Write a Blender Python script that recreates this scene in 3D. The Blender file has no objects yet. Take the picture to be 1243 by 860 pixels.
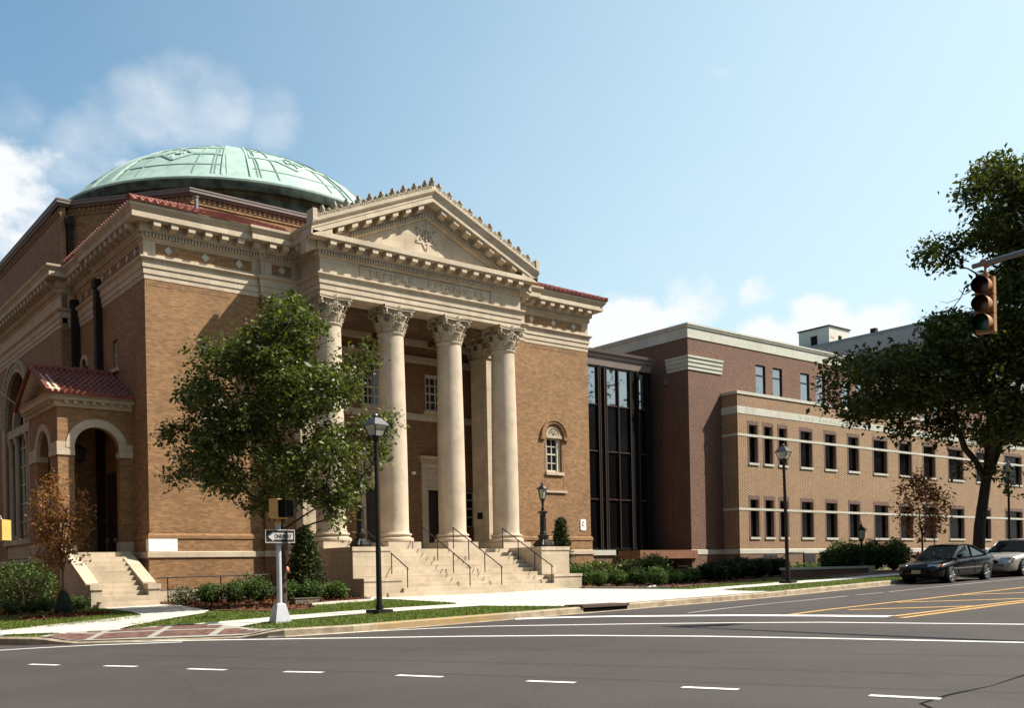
import bpy, bmesh, math, random
import numpy as np
from mathutils import Vector, Matrix, Quaternion

C = bpy.context.collection
rng = random.Random(11)
R = math.radians
PI = math.pi

# ------------------------------------------------------------ camera, world, sun, exposure
cam = bpy.data.objects.new("camera", bpy.data.cameras.new("camera"))
C.objects.link(cam)
cam.data.sensor_width = 36.0
cam.data.lens = 36.0 * 1197.0 / 1243.0
cam.data.shift_y = (692.0 - 430.0) / 1243.0
cam.data.clip_start = 0.1
cam.data.clip_end = 5000
cam.location = (0, 0, 1.6)
_f = Vector((.6266, .7793, 0)).normalized()
_r = Vector((_f.y, -_f.x, 0))
_u = Vector((0, 0, 1))
_ro = 0.02
_r2 = _r * math.cos(_ro) + _u * math.sin(_ro) * -1.0
_u2 = _u * math.cos(_ro) + _r * math.sin(_ro)
cam.matrix_world = Matrix(((_r2.x, _u2.x, -_f.x, 0), (_r2.y, _u2.y, -_f.y, 0), (_r2.z, _u2.z, -_f.z, 1.6), (0, 0, 0, 1)))
bpy.context.scene.camera = cam

SUN = Vector((.547, -.393, .740)).normalized()      # direction towards the sun
sun = bpy.data.objects.new("sun", bpy.data.lights.new("sun", 'SUN'))
C.objects.link(sun)
sun.data.energy = 5.0
sun.data.angle = R(.53)
sun.data.color = (1.0, .925, .80)
sun.rotation_euler = SUN.to_track_quat('Z', 'Y').to_euler()

world = bpy.data.worlds.new("World")
bpy.context.scene.world = world
world.use_nodes = True

def build_world():
    nt = world.node_tree
    nt.nodes.clear()
    N = nt.nodes.new
    L = nt.links.new
    out = N('ShaderNodeOutputWorld')
    bg = N('ShaderNodeBackground')
    sky = N('ShaderNodeTexSky')
    sky.sky_type = 'NISHITA'
    sky.sun_disc = False
    sky.sun_elevation = math.asin(SUN.z)
    sky.sun_rotation = math.atan2(SUN.x, SUN.y)
    sky.air_density = 1.15
    sky.dust_density = 2.2
    sky.ozone_density = 1.6
    bg.inputs['Strength'].default_value = .088
    tc = N('ShaderNodeTexCoord')
    def math_(op, a, b=None, c=None, clamp=False):
        n = N('ShaderNodeMath'); n.operation = op; n.use_clamp = clamp
        for i, v in enumerate((a, b, c)):
            if v is None: continue
            if isinstance(v, (int, float)): n.inputs[i].default_value = v
            else: L(v, n.inputs[i])
        return n.outputs[0]
    # clouds: masks round fixed compass directions, broken up by noise
    mp = N('ShaderNodeMapping')
    mp.inputs['Scale'].default_value = (1, 1, 1.5)
    L(tc.outputs['Generated'], mp.inputs[0])
    def cloud_layer(clouds, scale, rough, amp_noise, lo, hi, top):
        mask = None
        for d, ro, ri, amp in clouds:
            vm = N('ShaderNodeVectorMath'); vm.operation = 'DOT_PRODUCT'
            nrm = N('ShaderNodeVectorMath'); nrm.operation = 'NORMALIZE'
            L(tc.outputs['Generated'], nrm.inputs[0])
            L(nrm.outputs[0], vm.inputs[0])
            vm.inputs[1].default_value = Vector(d).normalized()
            mr = N('ShaderNodeMapRange'); mr.interpolation_type = 'SMOOTHSTEP'
            L(vm.outputs['Value'], mr.inputs[0])
            mr.inputs[1].default_value = math.cos(R(ro)); mr.inputs[2].default_value = math.cos(R(ri))
            mr.inputs[3].default_value = 0; mr.inputs[4].default_value = amp
            mask = mr.outputs[0] if mask is None else math_('MAXIMUM', mask, mr.outputs[0])
        nz = N('ShaderNodeTexNoise')
        nz.inputs['Scale'].default_value = scale
        nz.inputs['Detail'].default_value = 12
        nz.inputs['Roughness'].default_value = rough
        L(mp.outputs[0], nz.inputs['Vector'])
        dens = math_('ADD', math_('MULTIPLY', math_('SUBTRACT', nz.outputs[0], .5), amp_noise), math_('SUBTRACT', mask, .5))
        mr = N('ShaderNodeMapRange'); mr.interpolation_type = 'SMOOTHSTEP'
        L(dens, mr.inputs[0])
        mr.inputs[1].default_value = lo; mr.inputs[2].default_value = hi; mr.inputs[3].default_value = 0; mr.inputs[4].default_value = top
        return mr.outputs[0]
    cl = math_('MAXIMUM', cloud_layer(CLOUDS, 13, .58, 2.3, -.08, .55, 1.0), cloud_layer(SOFT_CLOUDS, 11, .55, 1.5, -.25, .75, .78))
    # thin high veil
    nz2 = N('ShaderNodeTexNoise')
    nz2.inputs['Scale'].default_value = 3.2
    nz2.inputs['Detail'].default_value = 5
    L(mp.outputs[0], nz2.inputs['Vector'])
    veil = N('ShaderNodeMapRange'); L(nz2.outputs[0], veil.inputs[0])
    veil.inputs[1].default_value = .45; veil.inputs[2].default_value = .75
    veil.inputs[3].default_value = 0; veil.inputs[4].default_value = .06
    fac = math_('MINIMUM', math_('ADD', cl, veil.outputs[0]), .95)
    hs = N('ShaderNodeHueSaturation')
    hs.inputs['Hue'].default_value = .484
    hs.inputs['Saturation'].default_value = 1.12
    hs.inputs['Value'].default_value = 1.0
    L(sky.outputs[0], hs.inputs['Color'])
    # paler, hazier sky towards the sun's side
    vm = N('ShaderNodeVectorMath'); vm.operation = 'DOT_PRODUCT'
    nrm = N('ShaderNodeVectorMath'); nrm.operation = 'NORMALIZE'
    L(tc.outputs['Generated'], nrm.inputs[0]); L(nrm.outputs[0], vm.inputs[0])
    vm.inputs[1].default_value = Vector((SUN.x, SUN.y, -.25)).normalized()
    hz = N('ShaderNodeMapRange'); hz.interpolation_type = 'SMOOTHSTEP'
    L(vm.outputs['Value'], hz.inputs[0])
    hz.inputs[1].default_value = -.60; hz.inputs[2].default_value = .50; hz.inputs[3].default_value = 0; hz.inputs[4].default_value = .74
    hm = N('ShaderNodeMixRGB'); L(hz.outputs[0], hm.inputs[0]); L(hs.outputs[0], hm.inputs[1]); hm.inputs[2].default_value = (4.7, 5.95, 6.25, 1)
    mix = N('ShaderNodeMixRGB')
    L(fac, mix.inputs[0]); L(hm.outputs[0], mix.inputs[1])
    mix.inputs[2].default_value = (5.6, 5.7, 5.75, 1)
    L(mix.outputs[0], bg.inputs['Color'])
    L(bg.outputs[0], out.inputs[0])

def pixdir(x, y):
    dx = x - 621.5; dy = y - 692.
    u = (dx - dy * .02) / 1197; v = (dx * .02 + dy) / 1197
    return (.6266 + .7793 * u, .7793 - .6266 * u, -v)

SOFT_CLOUDS = [(pixdir(225, 118), 3.4, .2, .76), (pixdir(268, 124), 2.8, .2, .66), (pixdir(178, 132), 3.0, .2, .66), (pixdir(140, 150), 2.6, .2, .50), (pixdir(330, 138), 2.6, .2, .48), (pixdir(5, 150), 3.2, .2, .42), (pixdir(110, 205), 3.6, .3, .70)]
CLOUDS = [(pixdir(0, 300), 7.0, 2.0, 1.0), (pixdir(90, 245), 4.8, .3, .80),
          (pixdir(760, 412), 3.8, 1.0, 1.05), (pixdir(840, 374), 2.9, .3, .82), (pixdir(700, 420), 4.0, .8, 1.1), (pixdir(917, 359), 1.6, .1, .55),
          (pixdir(995, 415), 3.6, .8, 1.0), (pixdir(925, 430), 3.4, .8, 1.0), (pixdir(1070, 408), 3.2, .5, .85)]
build_world()
vs = bpy.context.scene.view_settings
vs.view_transform = 'Standard'
vs.look = 'None'
vs.gamma = 1
vs.exposure = 1.02
vs.use_curve_mapping = False

# ------------------------------------------------------------ helpers
class MB:
    """collects faces; build() links them as ONE mesh object"""
    def __init__(s): s.v = []; s.f = []
    def add(s, vs_, fs):
        b = len(s.v); s.v += [tuple(p) for p in vs_]; s.f += [tuple(i + b for i in f) for f in fs]
        return s
    def face(s, *pts):
        return s.add(pts, [tuple(range(len(pts)))])
    def box(s, x0, x1, y0, y1, z0, z1):
        v = [(x0, y0, z0), (x1, y0, z0), (x1, y1, z0), (x0, y1, z0), (x0, y0, z1), (x1, y0, z1), (x1, y1, z1), (x0, y1, z1)]
        return s.add(v, [(0, 3, 2, 1), (4, 5, 6, 7), (0, 1, 5, 4), (1, 2, 6, 5), (2, 3, 7, 6), (3, 0, 4, 7)])
    def obox(s, c, ax, hx, hy, z0, z1):
        """box in plan turned by angle ax about c"""
        ca, sa = math.cos(ax), math.sin(ax)
        P_ = [(c[0] + a * hx * ca - b * hy * sa, c[1] + a * hx * sa + b * hy * ca) for a, b in ((-1, -1), (1, -1), (1, 1), (-1, 1))]
        return s.prism(P_, z0, z1)
    def prism(s, poly, z0, z1):
        n = len(poly)
        v = [(x, y, z0) for x, y in poly] + [(x, y, z1) for x, y in poly]
        f = [tuple(reversed(range(n))), tuple(range(n, 2 * n))] + [(i, (i + 1) % n, (i + 1) % n + n, i + n) for i in range(n)]
        return s.add(v, f)
    def slab(s, pts, n, t):
        """polygon pts (3D) extruded by vector n*t"""
        n = Vector(n) * t; k = len(pts)
        v = [Vector(p) for p in pts] + [Vector(p) + n for p in pts]
        f = [tuple(reversed(range(k))), tuple(range(k, 2 * k))] + [(i, (i + 1) % k, (i + 1) % k + k, i + k) for i in range(k)]
        return s.add(v, f)
    def tube(s, pts, rad, n=8, cap=True):
        pts = [Vector(p) for p in pts]
        if not isinstance(rad, (list, tuple)): rad = [rad] * len(pts)
        rings = []; ref = None
        for i, p in enumerate(pts):
            d = (pts[min(i + 1, len(pts) - 1)] - pts[max(i - 1, 0)])
            d = d.normalized() if d.length > 1e-9 else Vector((0, 0, 1))
            if ref is None:
                ref = d.orthogonal().normalized()
            ref = (ref - d * ref.dot(d))
            ref = ref.normalized() if ref.length > 1e-6 else d.orthogonal().normalized()
            b = d.cross(ref)
            rings.append([p + (ref * math.cos(2 * PI * k / n) + b * math.sin(2 * PI * k / n)) * rad[i] for k in range(n)])
        v = [q for r_ in rings for q in r_]
        f = []
        for i in range(len(rings) - 1):
            for k in range(n):
                a = i * n + k; b_ = i * n + (k + 1) % n
                f.append((a, b_, b_ + n, a + n))
        if cap:
            f.append(tuple(reversed(range(n)))); m = (len(rings) - 1) * n
            f.append(tuple(m + k for k in range(n)))
        return s.add(v, f)
    def lathe(s, prof, c=(0, 0, 0), n=24, cap=True, a0=0):
        v = []; f = []
        for r_, z in prof:
            for k in range(n):
                a = a0 + 2 * PI * k / n
                v.append((c[0] + r_ * math.cos(a), c[1] + r_ * math.sin(a), c[2] + z))
        for i in range(len(prof) - 1):
            for k in range(n):
                a = i * n + k; b = i * n + (k + 1) % n
                f.append((a, b, b + n, a + n))
        if cap:
            f.append(tuple(reversed(range(n)))); m = (len(prof) - 1) * n
            f.append(tuple(m + k for k in range(n)))
        return s.add(v, f)
    def sweep(s, path, prof, closed=False):
        """profile (offset outwards = right of the path, z) along a plan polyline with mitred corners"""
        n = len(path); k = len(prof)
        secs = []
        for i, p in enumerate(path):
            p = Vector(p)
            d0 = (p - Vector(path[i - 1])).normalized() if (i > 0 or closed) else None
            d1 = (Vector(path[(i + 1) % n]) - p).normalized() if (i < n - 1 or closed) else None
            if d0 is None: d0 = d1
            if d1 is None: d1 = d0
            n0 = Vector((d0.y, -d0.x)); n1 = Vector((d1.y, -d1.x))
            m = (n0 + n1) / max(1 + n0.dot(n1), .2)
            secs.append([(p.x + m.x * o, p.y + m.y * o, z) for o, z in prof])
        v = [q for sec in secs for q in sec]
        f = []
        for i in range(n if closed else n - 1):
            j = (i + 1) % n
            for a in range(k - 1):
                f.append((i * k + a, j * k + a, j * k + a + 1, i * k + a + 1))
        if not closed:
            f.append(tuple(range(k))); f.append(tuple((n - 1) * k + a for a in reversed(range(k))))
        return s.add(v, f)
    def build(s, name, mat, parent=None, smooth=False, angle=None):
        me = bpy.data.meshes.new(name)
        me.from_pydata(s.v, [], s.f)
        bm = bmesh.new(); bm.from_mesh(me)
        bmesh.ops.recalc_face_normals(bm, faces=bm.faces)
        bm.to_mesh(me); bm.free()
        if smooth:
            me.polygons.foreach_set('use_smooth', [True] * len(me.polygons))
            if angle:
                me.set_sharp_from_angle(angle=R(angle))
        o = bpy.data.objects.new(name, me)
        if mat: me.materials.append(mat)
        C.objects.link(o)
        if parent:
            o.parent = parent
            o.matrix_parent_inverse = world_of(parent).inverted()
        return o

def world_of(o):
    m = o.matrix_basis.copy()
    while o.parent:
        m = o.parent.matrix_basis @ o.matrix_parent_inverse @ m
        o = o.parent
    return m

def tag(o, label=None, cat=None, group=None, kind=None):
    if label: o['label'] = label
    if cat: o['category'] = cat
    if group: o['group'] = group
    if kind: o['kind'] = kind
    return o

def thing(name, label, cat, loc=(0, 0, 0), group=None):
    o = bpy.data.objects.new(name, None)
    C.objects.link(o)
    o.location = loc
    o.empty_display_size = .3
    return tag(o, label, cat, group)

def structure(o): return tag(o, kind='structure')

def copy_tree(o, parent=None):
    c = o.copy(); C.objects.link(c)
    if parent:
        c.parent = parent; c.matrix_parent_inverse = o.matrix_parent_inverse.copy()
    for ch in list(o.children):
        copy_tree(ch, c)
    return c

def wall_panel(mb, O, U, Nn, L, z0, z1, ops=(), depth=.2, seg=14):
    """wall face from O along U (unit, horizontal); outward normal Nn; openings (u0,u1,z0,z1,arched)"""
    O = Vector((O[0], O[1], 0)); U = Vector((U[0], U[1], 0)); Nn = Vector((Nn[0], Nn[1], 0))
    pt = lambda u, z, d=0: tuple(O + U * u + Vector((0, 0, z)) - Nn * d)
    us = sorted(set([0, L] + [o[0] for o in ops] + [o[1] for o in ops]))
    zs = sorted(set([z0, z1] + [o[2] for o in ops] + [o[3] for o in ops]))
    for a, b in zip(us, us[1:]):
        for c, d in zip(zs, zs[1:]):
            mu, mz = (a + b) / 2, (c + d) / 2
            if any(o[0] < mu < o[1] and o[2] < mz < o[3] for o in ops): continue
            mb.face(pt(a, c), pt(b, c), pt(b, d), pt(a, d))
    for o in ops:
        u0, u1, a, b = o[:4]
        arch = len(o) > 4 and o[4]
        if arch:
            r = (u1 - u0) / 2; zc = b - r; uc = (u0 + u1) / 2
            arc = [(uc - r * math.cos(PI * k / seg), zc + r * math.sin(PI * k / seg)) for k in range(seg + 1)]
            h = seg // 2
            for k in range(h): mb.face(pt(u0, b), pt(*arc[k]), pt(*arc[k + 1]))
            for k in range(h, seg): mb.face(pt(u1, b), pt(*arc[k]), pt(*arc[k + 1]))
            out = [(u0, a)] + arc + [(u1, a)]
        else:
            out = [(u0, a), (u0, b), (u1, b), (u1, a)]
        for p, q in zip(out, out[1:] + out[:1]):
            mb.face(pt(*p), pt(*q), pt(q[0], q[1], depth), pt(p[0], p[1], depth))

def arch_ring(mb, O, U, Nn, uc, zc, r0, r1, d0, d1, a0=0, a1=PI, seg=20):
    """flat arch band between radii, from depth -d0 (behind wall) to +d1 proud"""
    O = Vector((O[0], O[1], 0)); U = Vector((U[0], U[1], 0)); Nn = Vector((Nn[0], Nn[1], 0))
    pt = lambda r, a, d: tuple(O + U * (uc - r * math.cos(a)) + Vector((0, 0, zc + r * math.sin(a))) + Nn * d)
    for k in range(seg):
        A = a0 + (a1 - a0) * k / seg; B = a0 + (a1 - a0) * (k + 1) / seg
        v = [pt(r0, A, -d0), pt(r1, A, -d0), pt(r1, A, d1), pt(r0, A, d1), pt(r0, B, -d0), pt(r1, B, -d0), pt(r1, B, d1), pt(r0, B, d1)]
        f = [(3, 2, 6, 7), (1, 5, 6, 2), (0, 3, 7, 4)]
        if k == 0: f.append((0, 1, 2, 3))
        if k == seg - 1: f.append((4, 7, 6, 5))
        mb.add(v, f)

def wbox(mb, O, U, Nn, u0, u1, z0, z1, d0, d1):
    """box on a wall: u range, z range, from d0 to d1 outwards of the wall plane"""
    O = Vector((O[0], O[1], 0)); U = Vector((U[0], U[1], 0)); Nn = Vector((Nn[0], Nn[1], 0))
    v = [tuple(O + U * u + Nn * d + Vector((0, 0, z))) for z in (z0, z1) for d in (d0, d1) for u in (u0, u1)]
    mb.add(v, [(0, 1, 3, 2), (4, 6, 7, 5), (0, 4, 5, 1), (2, 3, 7, 6), (0, 2, 6, 4), (1, 5, 7, 3)])

def text_mesh(name, txt, size, mat, parent, loc, rot, depth=.01, align='LEFT', spacing=1.0, width=None, bold=0):
    cu = bpy.data.curves.new(name, 'FONT')
    cu.body = txt; cu.size = size; cu.extrude = depth; cu.align_x = align; cu.space_character = spacing; cu.offset = bold
    cu.resolution_u = 3
    t = bpy.data.objects.new(name, cu)
    C.objects.link(t)
    dg = bpy.context.evaluated_depsgraph_get()
    me = bpy.data.meshes.new_from_object(t.evaluated_get(dg))
    bpy.data.objects.remove(t)
    if width:
        xs = [v.co.x for v in me.vertices]
        k = width / (max(xs) - min(xs))
        for v in me.vertices: v.co.x *= k
    M = Matrix.Translation(loc) @ rot
    me.transform(M)
    me.materials.clear(); me.materials.append(mat)
    o = bpy.data.objects.new(name, me)
    C.objects.link(o)
    if parent:
        o.parent = parent; o.matrix_parent_inverse = world_of(parent).inverted()
    return o
FRONT = Matrix.Rotation(PI / 2, 4, 'X')          # text standing up, read from -Y

# ------------------------------------------------------------ materials
def newmat(name):
    m = bpy.data.materials.new(name); m.use_nodes = True
    nt = m.node_tree; nt.nodes.clear()
    out = nt.nodes.new('ShaderNodeOutputMaterial'); b = nt.nodes.new('ShaderNodeBsdfPrincipled')
    nt.links.new(b.outputs[0], out.inputs[0])
    return m, nt, b

def wallcoord(nt):
    """(u, z, 0) in metres on upright walls; (x, y, 0) on level faces"""
    N = nt.nodes.new; L = nt.links.new
    g = N('ShaderNodeNewGeometry')
    sp = N('ShaderNodeSeparateXYZ'); L(g.outputs['Position'], sp.inputs[0])
    sn = N('ShaderNodeSeparateXYZ'); L(g.outputs['Normal'], sn.inputs[0])
    def m(op, a, b=None):
        n = N('ShaderNodeMath'); n.operation = op
        for i, v in enumerate((a, b)):
            if v is None: continue
            if isinstance(v, (int, float)): n.inputs[i].default_value = v
            else: L(v, n.inputs[i])
        return n.outputs[0]
    ax = m('GREATER_THAN', m('ABSOLUTE', sn.outputs[0]), .72)
    up = m('GREATER_THAN', m('ABSOLUTE', sn.outputs[2]), .8)
    u = m('ADD', m('MULTIPLY', sp.outputs[0], m('SUBTRACT', 1, ax)), m('MULTIPLY', sp.outputs[1], ax))
    v = m('ADD', m('MULTIPLY', sp.outputs[2], m('SUBTRACT', 1, up)), m('MULTIPLY', sp.outputs[1], up))
    c = N('ShaderNodeCombineXYZ'); L(u, c.inputs[0]); L(v, c.inputs[1])
    return c.outputs[0], g, m

ALB = .74      # overall reflectance level: real-world base colours
def rgba(c, k=None):
    k = ALB if k is None else k
    return (c[0] * k, c[1] * k, c[2] * k, 1)

def noise_fac(nt, scale, detail=4, lo=.35, hi=.7, vec=None, rough=.55, stretch=None):
    N = nt.nodes.new; L = nt.links.new
    if vec is None:
        g = N('ShaderNodeNewGeometry'); vec = g.outputs['Position']
    if stretch:
        mp = N('ShaderNodeMapping'); mp.inputs['Scale'].default_value = stretch; L(vec, mp.inputs[0]); vec = mp.outputs[0]
    n = N('ShaderNodeTexNoise'); n.inputs['Scale'].default_value = scale; n.inputs['Detail'].default_value = detail; n.inputs['Roughness'].default_value = rough
    L(vec, n.inputs['Vector'])
    mr = N('ShaderNodeMapRange'); L(n.outputs[0], mr.inputs[0]); mr.inputs[1].default_value = lo; mr.inputs[2].default_value = hi
    return mr.outputs[0]

def mixc(nt, fac, a, b, mode='MIX'):
    n = nt.nodes.new('ShaderNodeMixRGB'); n.blend_type = mode
    for i, v in enumerate((fac, a, b)):
        if isinstance(v, (int, float)): n.inputs[i].default_value = v
        elif isinstance(v, tuple): n.inputs[i].default_value = rgba(v, 1 if mode == 'MULTIPLY' else None)
        else: nt.links.new(v, n.inputs[i])
    return n.outputs[0]

def bump(nt, b, h, strength=.3, dist=.01):
    n = nt.nodes.new('ShaderNodeBump'); n.inputs['Strength'].default_value = strength; n.inputs['Distance'].default_value = dist
    nt.links.new(h, n.inputs['Height']); nt.links.new(n.outputs[0], b.inputs['Normal'])

def mat_brick(name, c1, c2, mortar, w=.213, h=.0677, ms=.009, offset=.5, var=.35, stain=.25, rough=.85):
    m, nt, b = newmat(name)
    vec, g, mm = wallcoord(nt)
    t = nt.nodes.new('ShaderNodeTexBrick')
    t.offset = offset
    t.inputs['Color1'].default_value = rgba(c1); t.inputs['Color2'].default_value = rgba(c2); t.inputs['Mortar'].default_value = rgba(mortar)
    t.inputs['Scale'].default_value = 1; t.inputs['Brick Width'].default_value = w; t.inputs['Row Height'].default_value = h
    t.inputs['Mortar Size'].default_value = ms; t.inputs['Mortar Smooth'].default_value = .3; t.inputs['Bias'].default_value = -.1
    nt.links.new(vec, t.inputs['Vector'])
    col = mixc(nt, noise_fac(nt, .9, 5, .3, .75), t.outputs[0], mixc(nt, 1.0, t.outputs[0], (1 - stain, 1 - stain * 1.05, 1 - stain * 1.15), 'MULTIPLY'))
    # blotchy colour from brick to brick
    col = mixc(nt, noise_fac(nt, 14, 2, .40, .60, stretch=(.36, .36, 1.05)), col, mixc(nt, 1.0, col, (1 - var * 1.5, 1 - var * 1.65, 1 - var * 1.8), 'MULTIPLY'))
    nt.links.new(col, b.inputs['Base Color'])
    b.inputs['Roughness'].default_value = rough
    bump(nt, b, t.outputs[1], -.35, .006)
    return m

def mat_plain(name, c, c2=None, scale=3, rough=.7, metallic=0, spec=None, bumpk=0, detail=5, stretch=None, lo=.35, hi=.7):
    m, nt, b = newmat(name)
    if c2 is not None:
        f = noise_fac(nt, scale, detail, lo, hi, stretch=stretch)
        nt.links.new(mixc(nt, f, c, c2), b.inputs['Base Color'])
        if bumpk: bump(nt, b, f, bumpk, .01)
    else:
        b.inputs['Base Color'].default_value = rgba(c)
    b.inputs['Roughness'].default_value = rough; b.inputs['Metallic'].default_value = metallic
    if spec is not None: b.inputs['Specular IOR Level'].default_value = spec
    return m

def mat_stone(name, c1, c2, w=1.05, h=.36, ms=.006, joint=(.30, .25, .18), stain=(.30, .24, .16)):
    m, nt, b = newmat(name)
    vec, g, mm = wallcoord(nt)
    t = nt.nodes.new('ShaderNodeTexBrick')
    t.inputs['Color1'].default_value = rgba(c1); t.inputs['Color2'].default_value = rgba(c2); t.inputs['Mortar'].default_value = rgba(joint)
    t.inputs['Scale'].default_value = 1; t.inputs['Brick Width'].default_value = w; t.inputs['Row Height'].default_value = h
    t.inputs['Mortar Size'].default_value = ms; t.inputs['Mortar Smooth'].default_value = .5
    nt.links.new(vec, t.inputs['Vector'])
    f1 = noise_fac(nt, 1.6, 6, .42, .85)
    col = mixc(nt, mm('MULTIPLY', f1, .62), t.outputs[0], stain)
    # soot and rain marks in broad uneven runs
    f7 = noise_fac(nt, .8, 7, .52, .74, stretch=(1, 1, .5), rough=.7)
    col = mixc(nt, mm('MULTIPLY', f7, .34), col, (.27, .215, .15))
    f2 = noise_fac(nt, 9, 5, .3, .8)
    col = mixc(nt, mm('MULTIPLY', f2, .22), col, (.42, .34, .24))
    f3 = noise_fac(nt, 3.0, 5, .55, .8, stretch=(1, 1, .12))
    col = mixc(nt, mm('MULTIPLY', f3, .42), col, stain)
    nt.links.new(col, b.inputs['Base Color']); b.inputs['Roughness'].default_value = .8
    bump(nt, b, f2, .15, .01)
    return m

def mat_leaf(name, c1, c2, trans=.25, rough=.5, spec=.35, c3=None):
    m, nt, b = newmat(name)
    g = nt.nodes.new('ShaderNodeNewGeometry')
    rp = nt.nodes.new('ShaderNodeValToRGB')
    rp.color_ramp.elements[0].color = rgba(c1); rp.color_ramp.elements[1].color = rgba(c2)
    if c3:
        e = rp.color_ramp.elements.new(.88); e.color = rgba(c2); rp.color_ramp.elements[-1].color = rgba(c3)
    nt.links.new(g.outputs['Random Per Island'], rp.inputs[0])
    nt.links.new(rp.outputs[0], b.inputs['Base Color'])
    b.inputs['Roughness'].default_value = rough
    b.inputs['Specular IOR Level'].default_value = spec
    tr = nt.nodes.new('ShaderNodeBsdfTranslucent')
    nt.links.new(mixc(nt, 1.0, rp.outputs[0], (1.3, 1.5, .6), 'MULTIPLY'), tr.inputs[0])
    mx = nt.nodes.new('ShaderNodeMixShader'); mx.inputs[0].default_value = trans
    nt.links.new(b.outputs[0], mx.inputs[1]); nt.links.new(tr.outputs[0], mx.inputs[2])
    out = [n for n in nt.nodes if n.type == 'OUTPUT_MATERIAL'][0]
    nt.links.new(mx.outputs[0], out.inputs[0])
    return m

M = {}
M['brick'] = mat_brick('buff_brick', (.45, .240, .096), (.27, .133, .052), (.32, .205, .11), var=.15, stain=.26)
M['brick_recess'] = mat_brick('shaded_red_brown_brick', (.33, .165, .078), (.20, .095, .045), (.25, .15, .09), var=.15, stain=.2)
M['ceiling'] = mat_plain('brown_timber_ceiling', (.20, .125, .075), (.14, .085, .05), 2, .7)
M['brick_red'] = mat_brick('dark_red_brick', (.215, .098, .058), (.165, .070, .043), (.22, .14, .10), var=.2, stain=.15)
M['stone'] = mat_stone('limestone', (.68, .565, .42), (.58, .47, .34))
M['stone_col'] = mat_stone('limestone_shaft', (.62, .505, .385), (.61, .495, .375), w=30, h=30, ms=0.0)
M['stone_orn'] = mat_stone('carved_limestone', (.52, .44, .32), (.47, .39, .28), w=30, h=30, ms=0, stain=(.20, .15, .10))
M['stone_dark'] = mat_plain('weathered_stone', (.36, .29, .20), (.20, .15, .10), 4, .85)
M['inscr_pale'] = mat_plain('shallow_cut_letters', (.44, .42, .35), (.40, .38, .32), 5, .9)
M['inscr'] = mat_plain('incised_stone_shade', (.33, .27, .19), (.27, .22, .15), 5, .9)
M['precast'] = mat_stone('precast_concrete', (.60, .60, .52), (.56, .56, .48), w=1.5, h=3, ms=.01, joint=(.34, .33, .28), stain=(.42, .41, .34))
M['white'] = mat_plain('white_paint', (1.08, 1.07, 1.03), (1.0, .99, .95), 6, .5)
M['cream'] = mat_plain('cream_paint', (.68, .62, .50), (.60, .54, .42), 6, .5)
M['concrete'] = mat_plain('concrete', (.66, .62, .54), (.56, .52, .44), 2.2, .9, bumpk=.1, detail=8, lo=.4, hi=.8)
M['kerb'] = mat_plain('old_kerb_concrete', (.48, .40, .28), (.24, .18, .12), 3.5, .9, bumpk=.3, detail=8)
M['kerb_yellow'] = mat_plain('worn_yellow_kerb', (.44, .29, .10), (.36, .27, .17), 4, .85, bumpk=.3, detail=8, lo=.38, hi=.6)
M['tile'] = mat_plain('clay_roof_tile', (.30, .072, .038), (.13, .034, .024), 3.4, .7, detail=8)
M['metal_dark'] = mat_plain('dark_bronze_metal', (.016, .012, .011), (.026, .020, .018), 5, .55, spec=.18)
M['iron'] = mat_plain('black_iron', (.012, .011, .011), (.024, .021, .02), 8, .5, spec=.25)
M['lamp_grey'] = mat_plain('weathered_lamp_roof', (.10, .105, .115), (.06, .06, .065), 9, .4, spec=.5)
M['wood_dark'] = mat_plain('dark_wood_door', (.022, .013, .012), (.035, .02, .016), 4, .5)
M['pipe'] = mat_plain('dark_copper_pipe', (.018, .011, .008), (.03, .018, .012), 4, .75, spec=.2)
M['brown_metal'] = mat_plain('brown_metal_fascia', (.20, .155, .135), (.17, .13, .112), 2, .5)
M['canopy'] = mat_plain('rust_brown_panel', (.25, .11, .05), (.20, .085, .04), 3, .6)
M['grey_wall'] = mat_plain('grey_painted_wall', (.36, .345, .33), (.31, .295, .28), .6, .85)
M['white_wall'] = mat_plain('pale_render', (.62, .62, .55), (.56, .56, .49), .8, .85)
M['galv'] = mat_plain('galvanised_metal', (.27, .275, .29), (.20, .205, .22), 6, .45, metallic=.4)
M['silver_pole'] = mat_plain('silver_painted_post', (.55, .56, .60), (.48, .49, .53), 6, .4)
M['sig_yellow_shaded'] = mat_plain('shaded_signal_yellow', (.40, .175, .04), (.31, .13, .03), 8, .55)  # signal yellow with the shade of the side in view put into the colour
M['ped_yellow_sunlit'] = mat_plain('sunlit_pedestrian_yellow', (.80, .46, .13), (.70, .38, .10), 8, .5)  # brighter copy of the signal yellow, sunlight put into the colour
M['sig_black'] = mat_plain('matt_black', (.006, .006, .006), None, rough=.8, spec=.1)
M['sign_black'] = mat_plain('sign_black', (.012, .011, .011), None, rough=.45)
M['sign_white'] = mat_plain('sign_white', (.62, .61, .58), None, rough=.45)
M['lens_r'] = mat_plain('unlit_red_lens', (.10, .008, .006), None, rough=.2)
M['lens_y'] = mat_plain('unlit_amber_lens', (.14, .05, .006), None, rough=.2)
M['lens_g'] = mat_plain('green_lens', (.01, .11, .06), None, rough=.2)
M['bark'] = mat_plain('bark', (.060, .042, .030), (.025, .018, .013), 8, .95, bumpk=.6, stretch=(1, 1, .25))
M['bark_pale'] = mat_plain('pale_bark', (.20, .14, .09), (.11, .075, .05), 8, .9, stretch=(1, 1, .3))
M['mulch'] = mat_plain('bark_mulch', (.16, .062, .030), (.055, .022, .014), 14, .95, bumpk=.9, detail=9)
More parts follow.
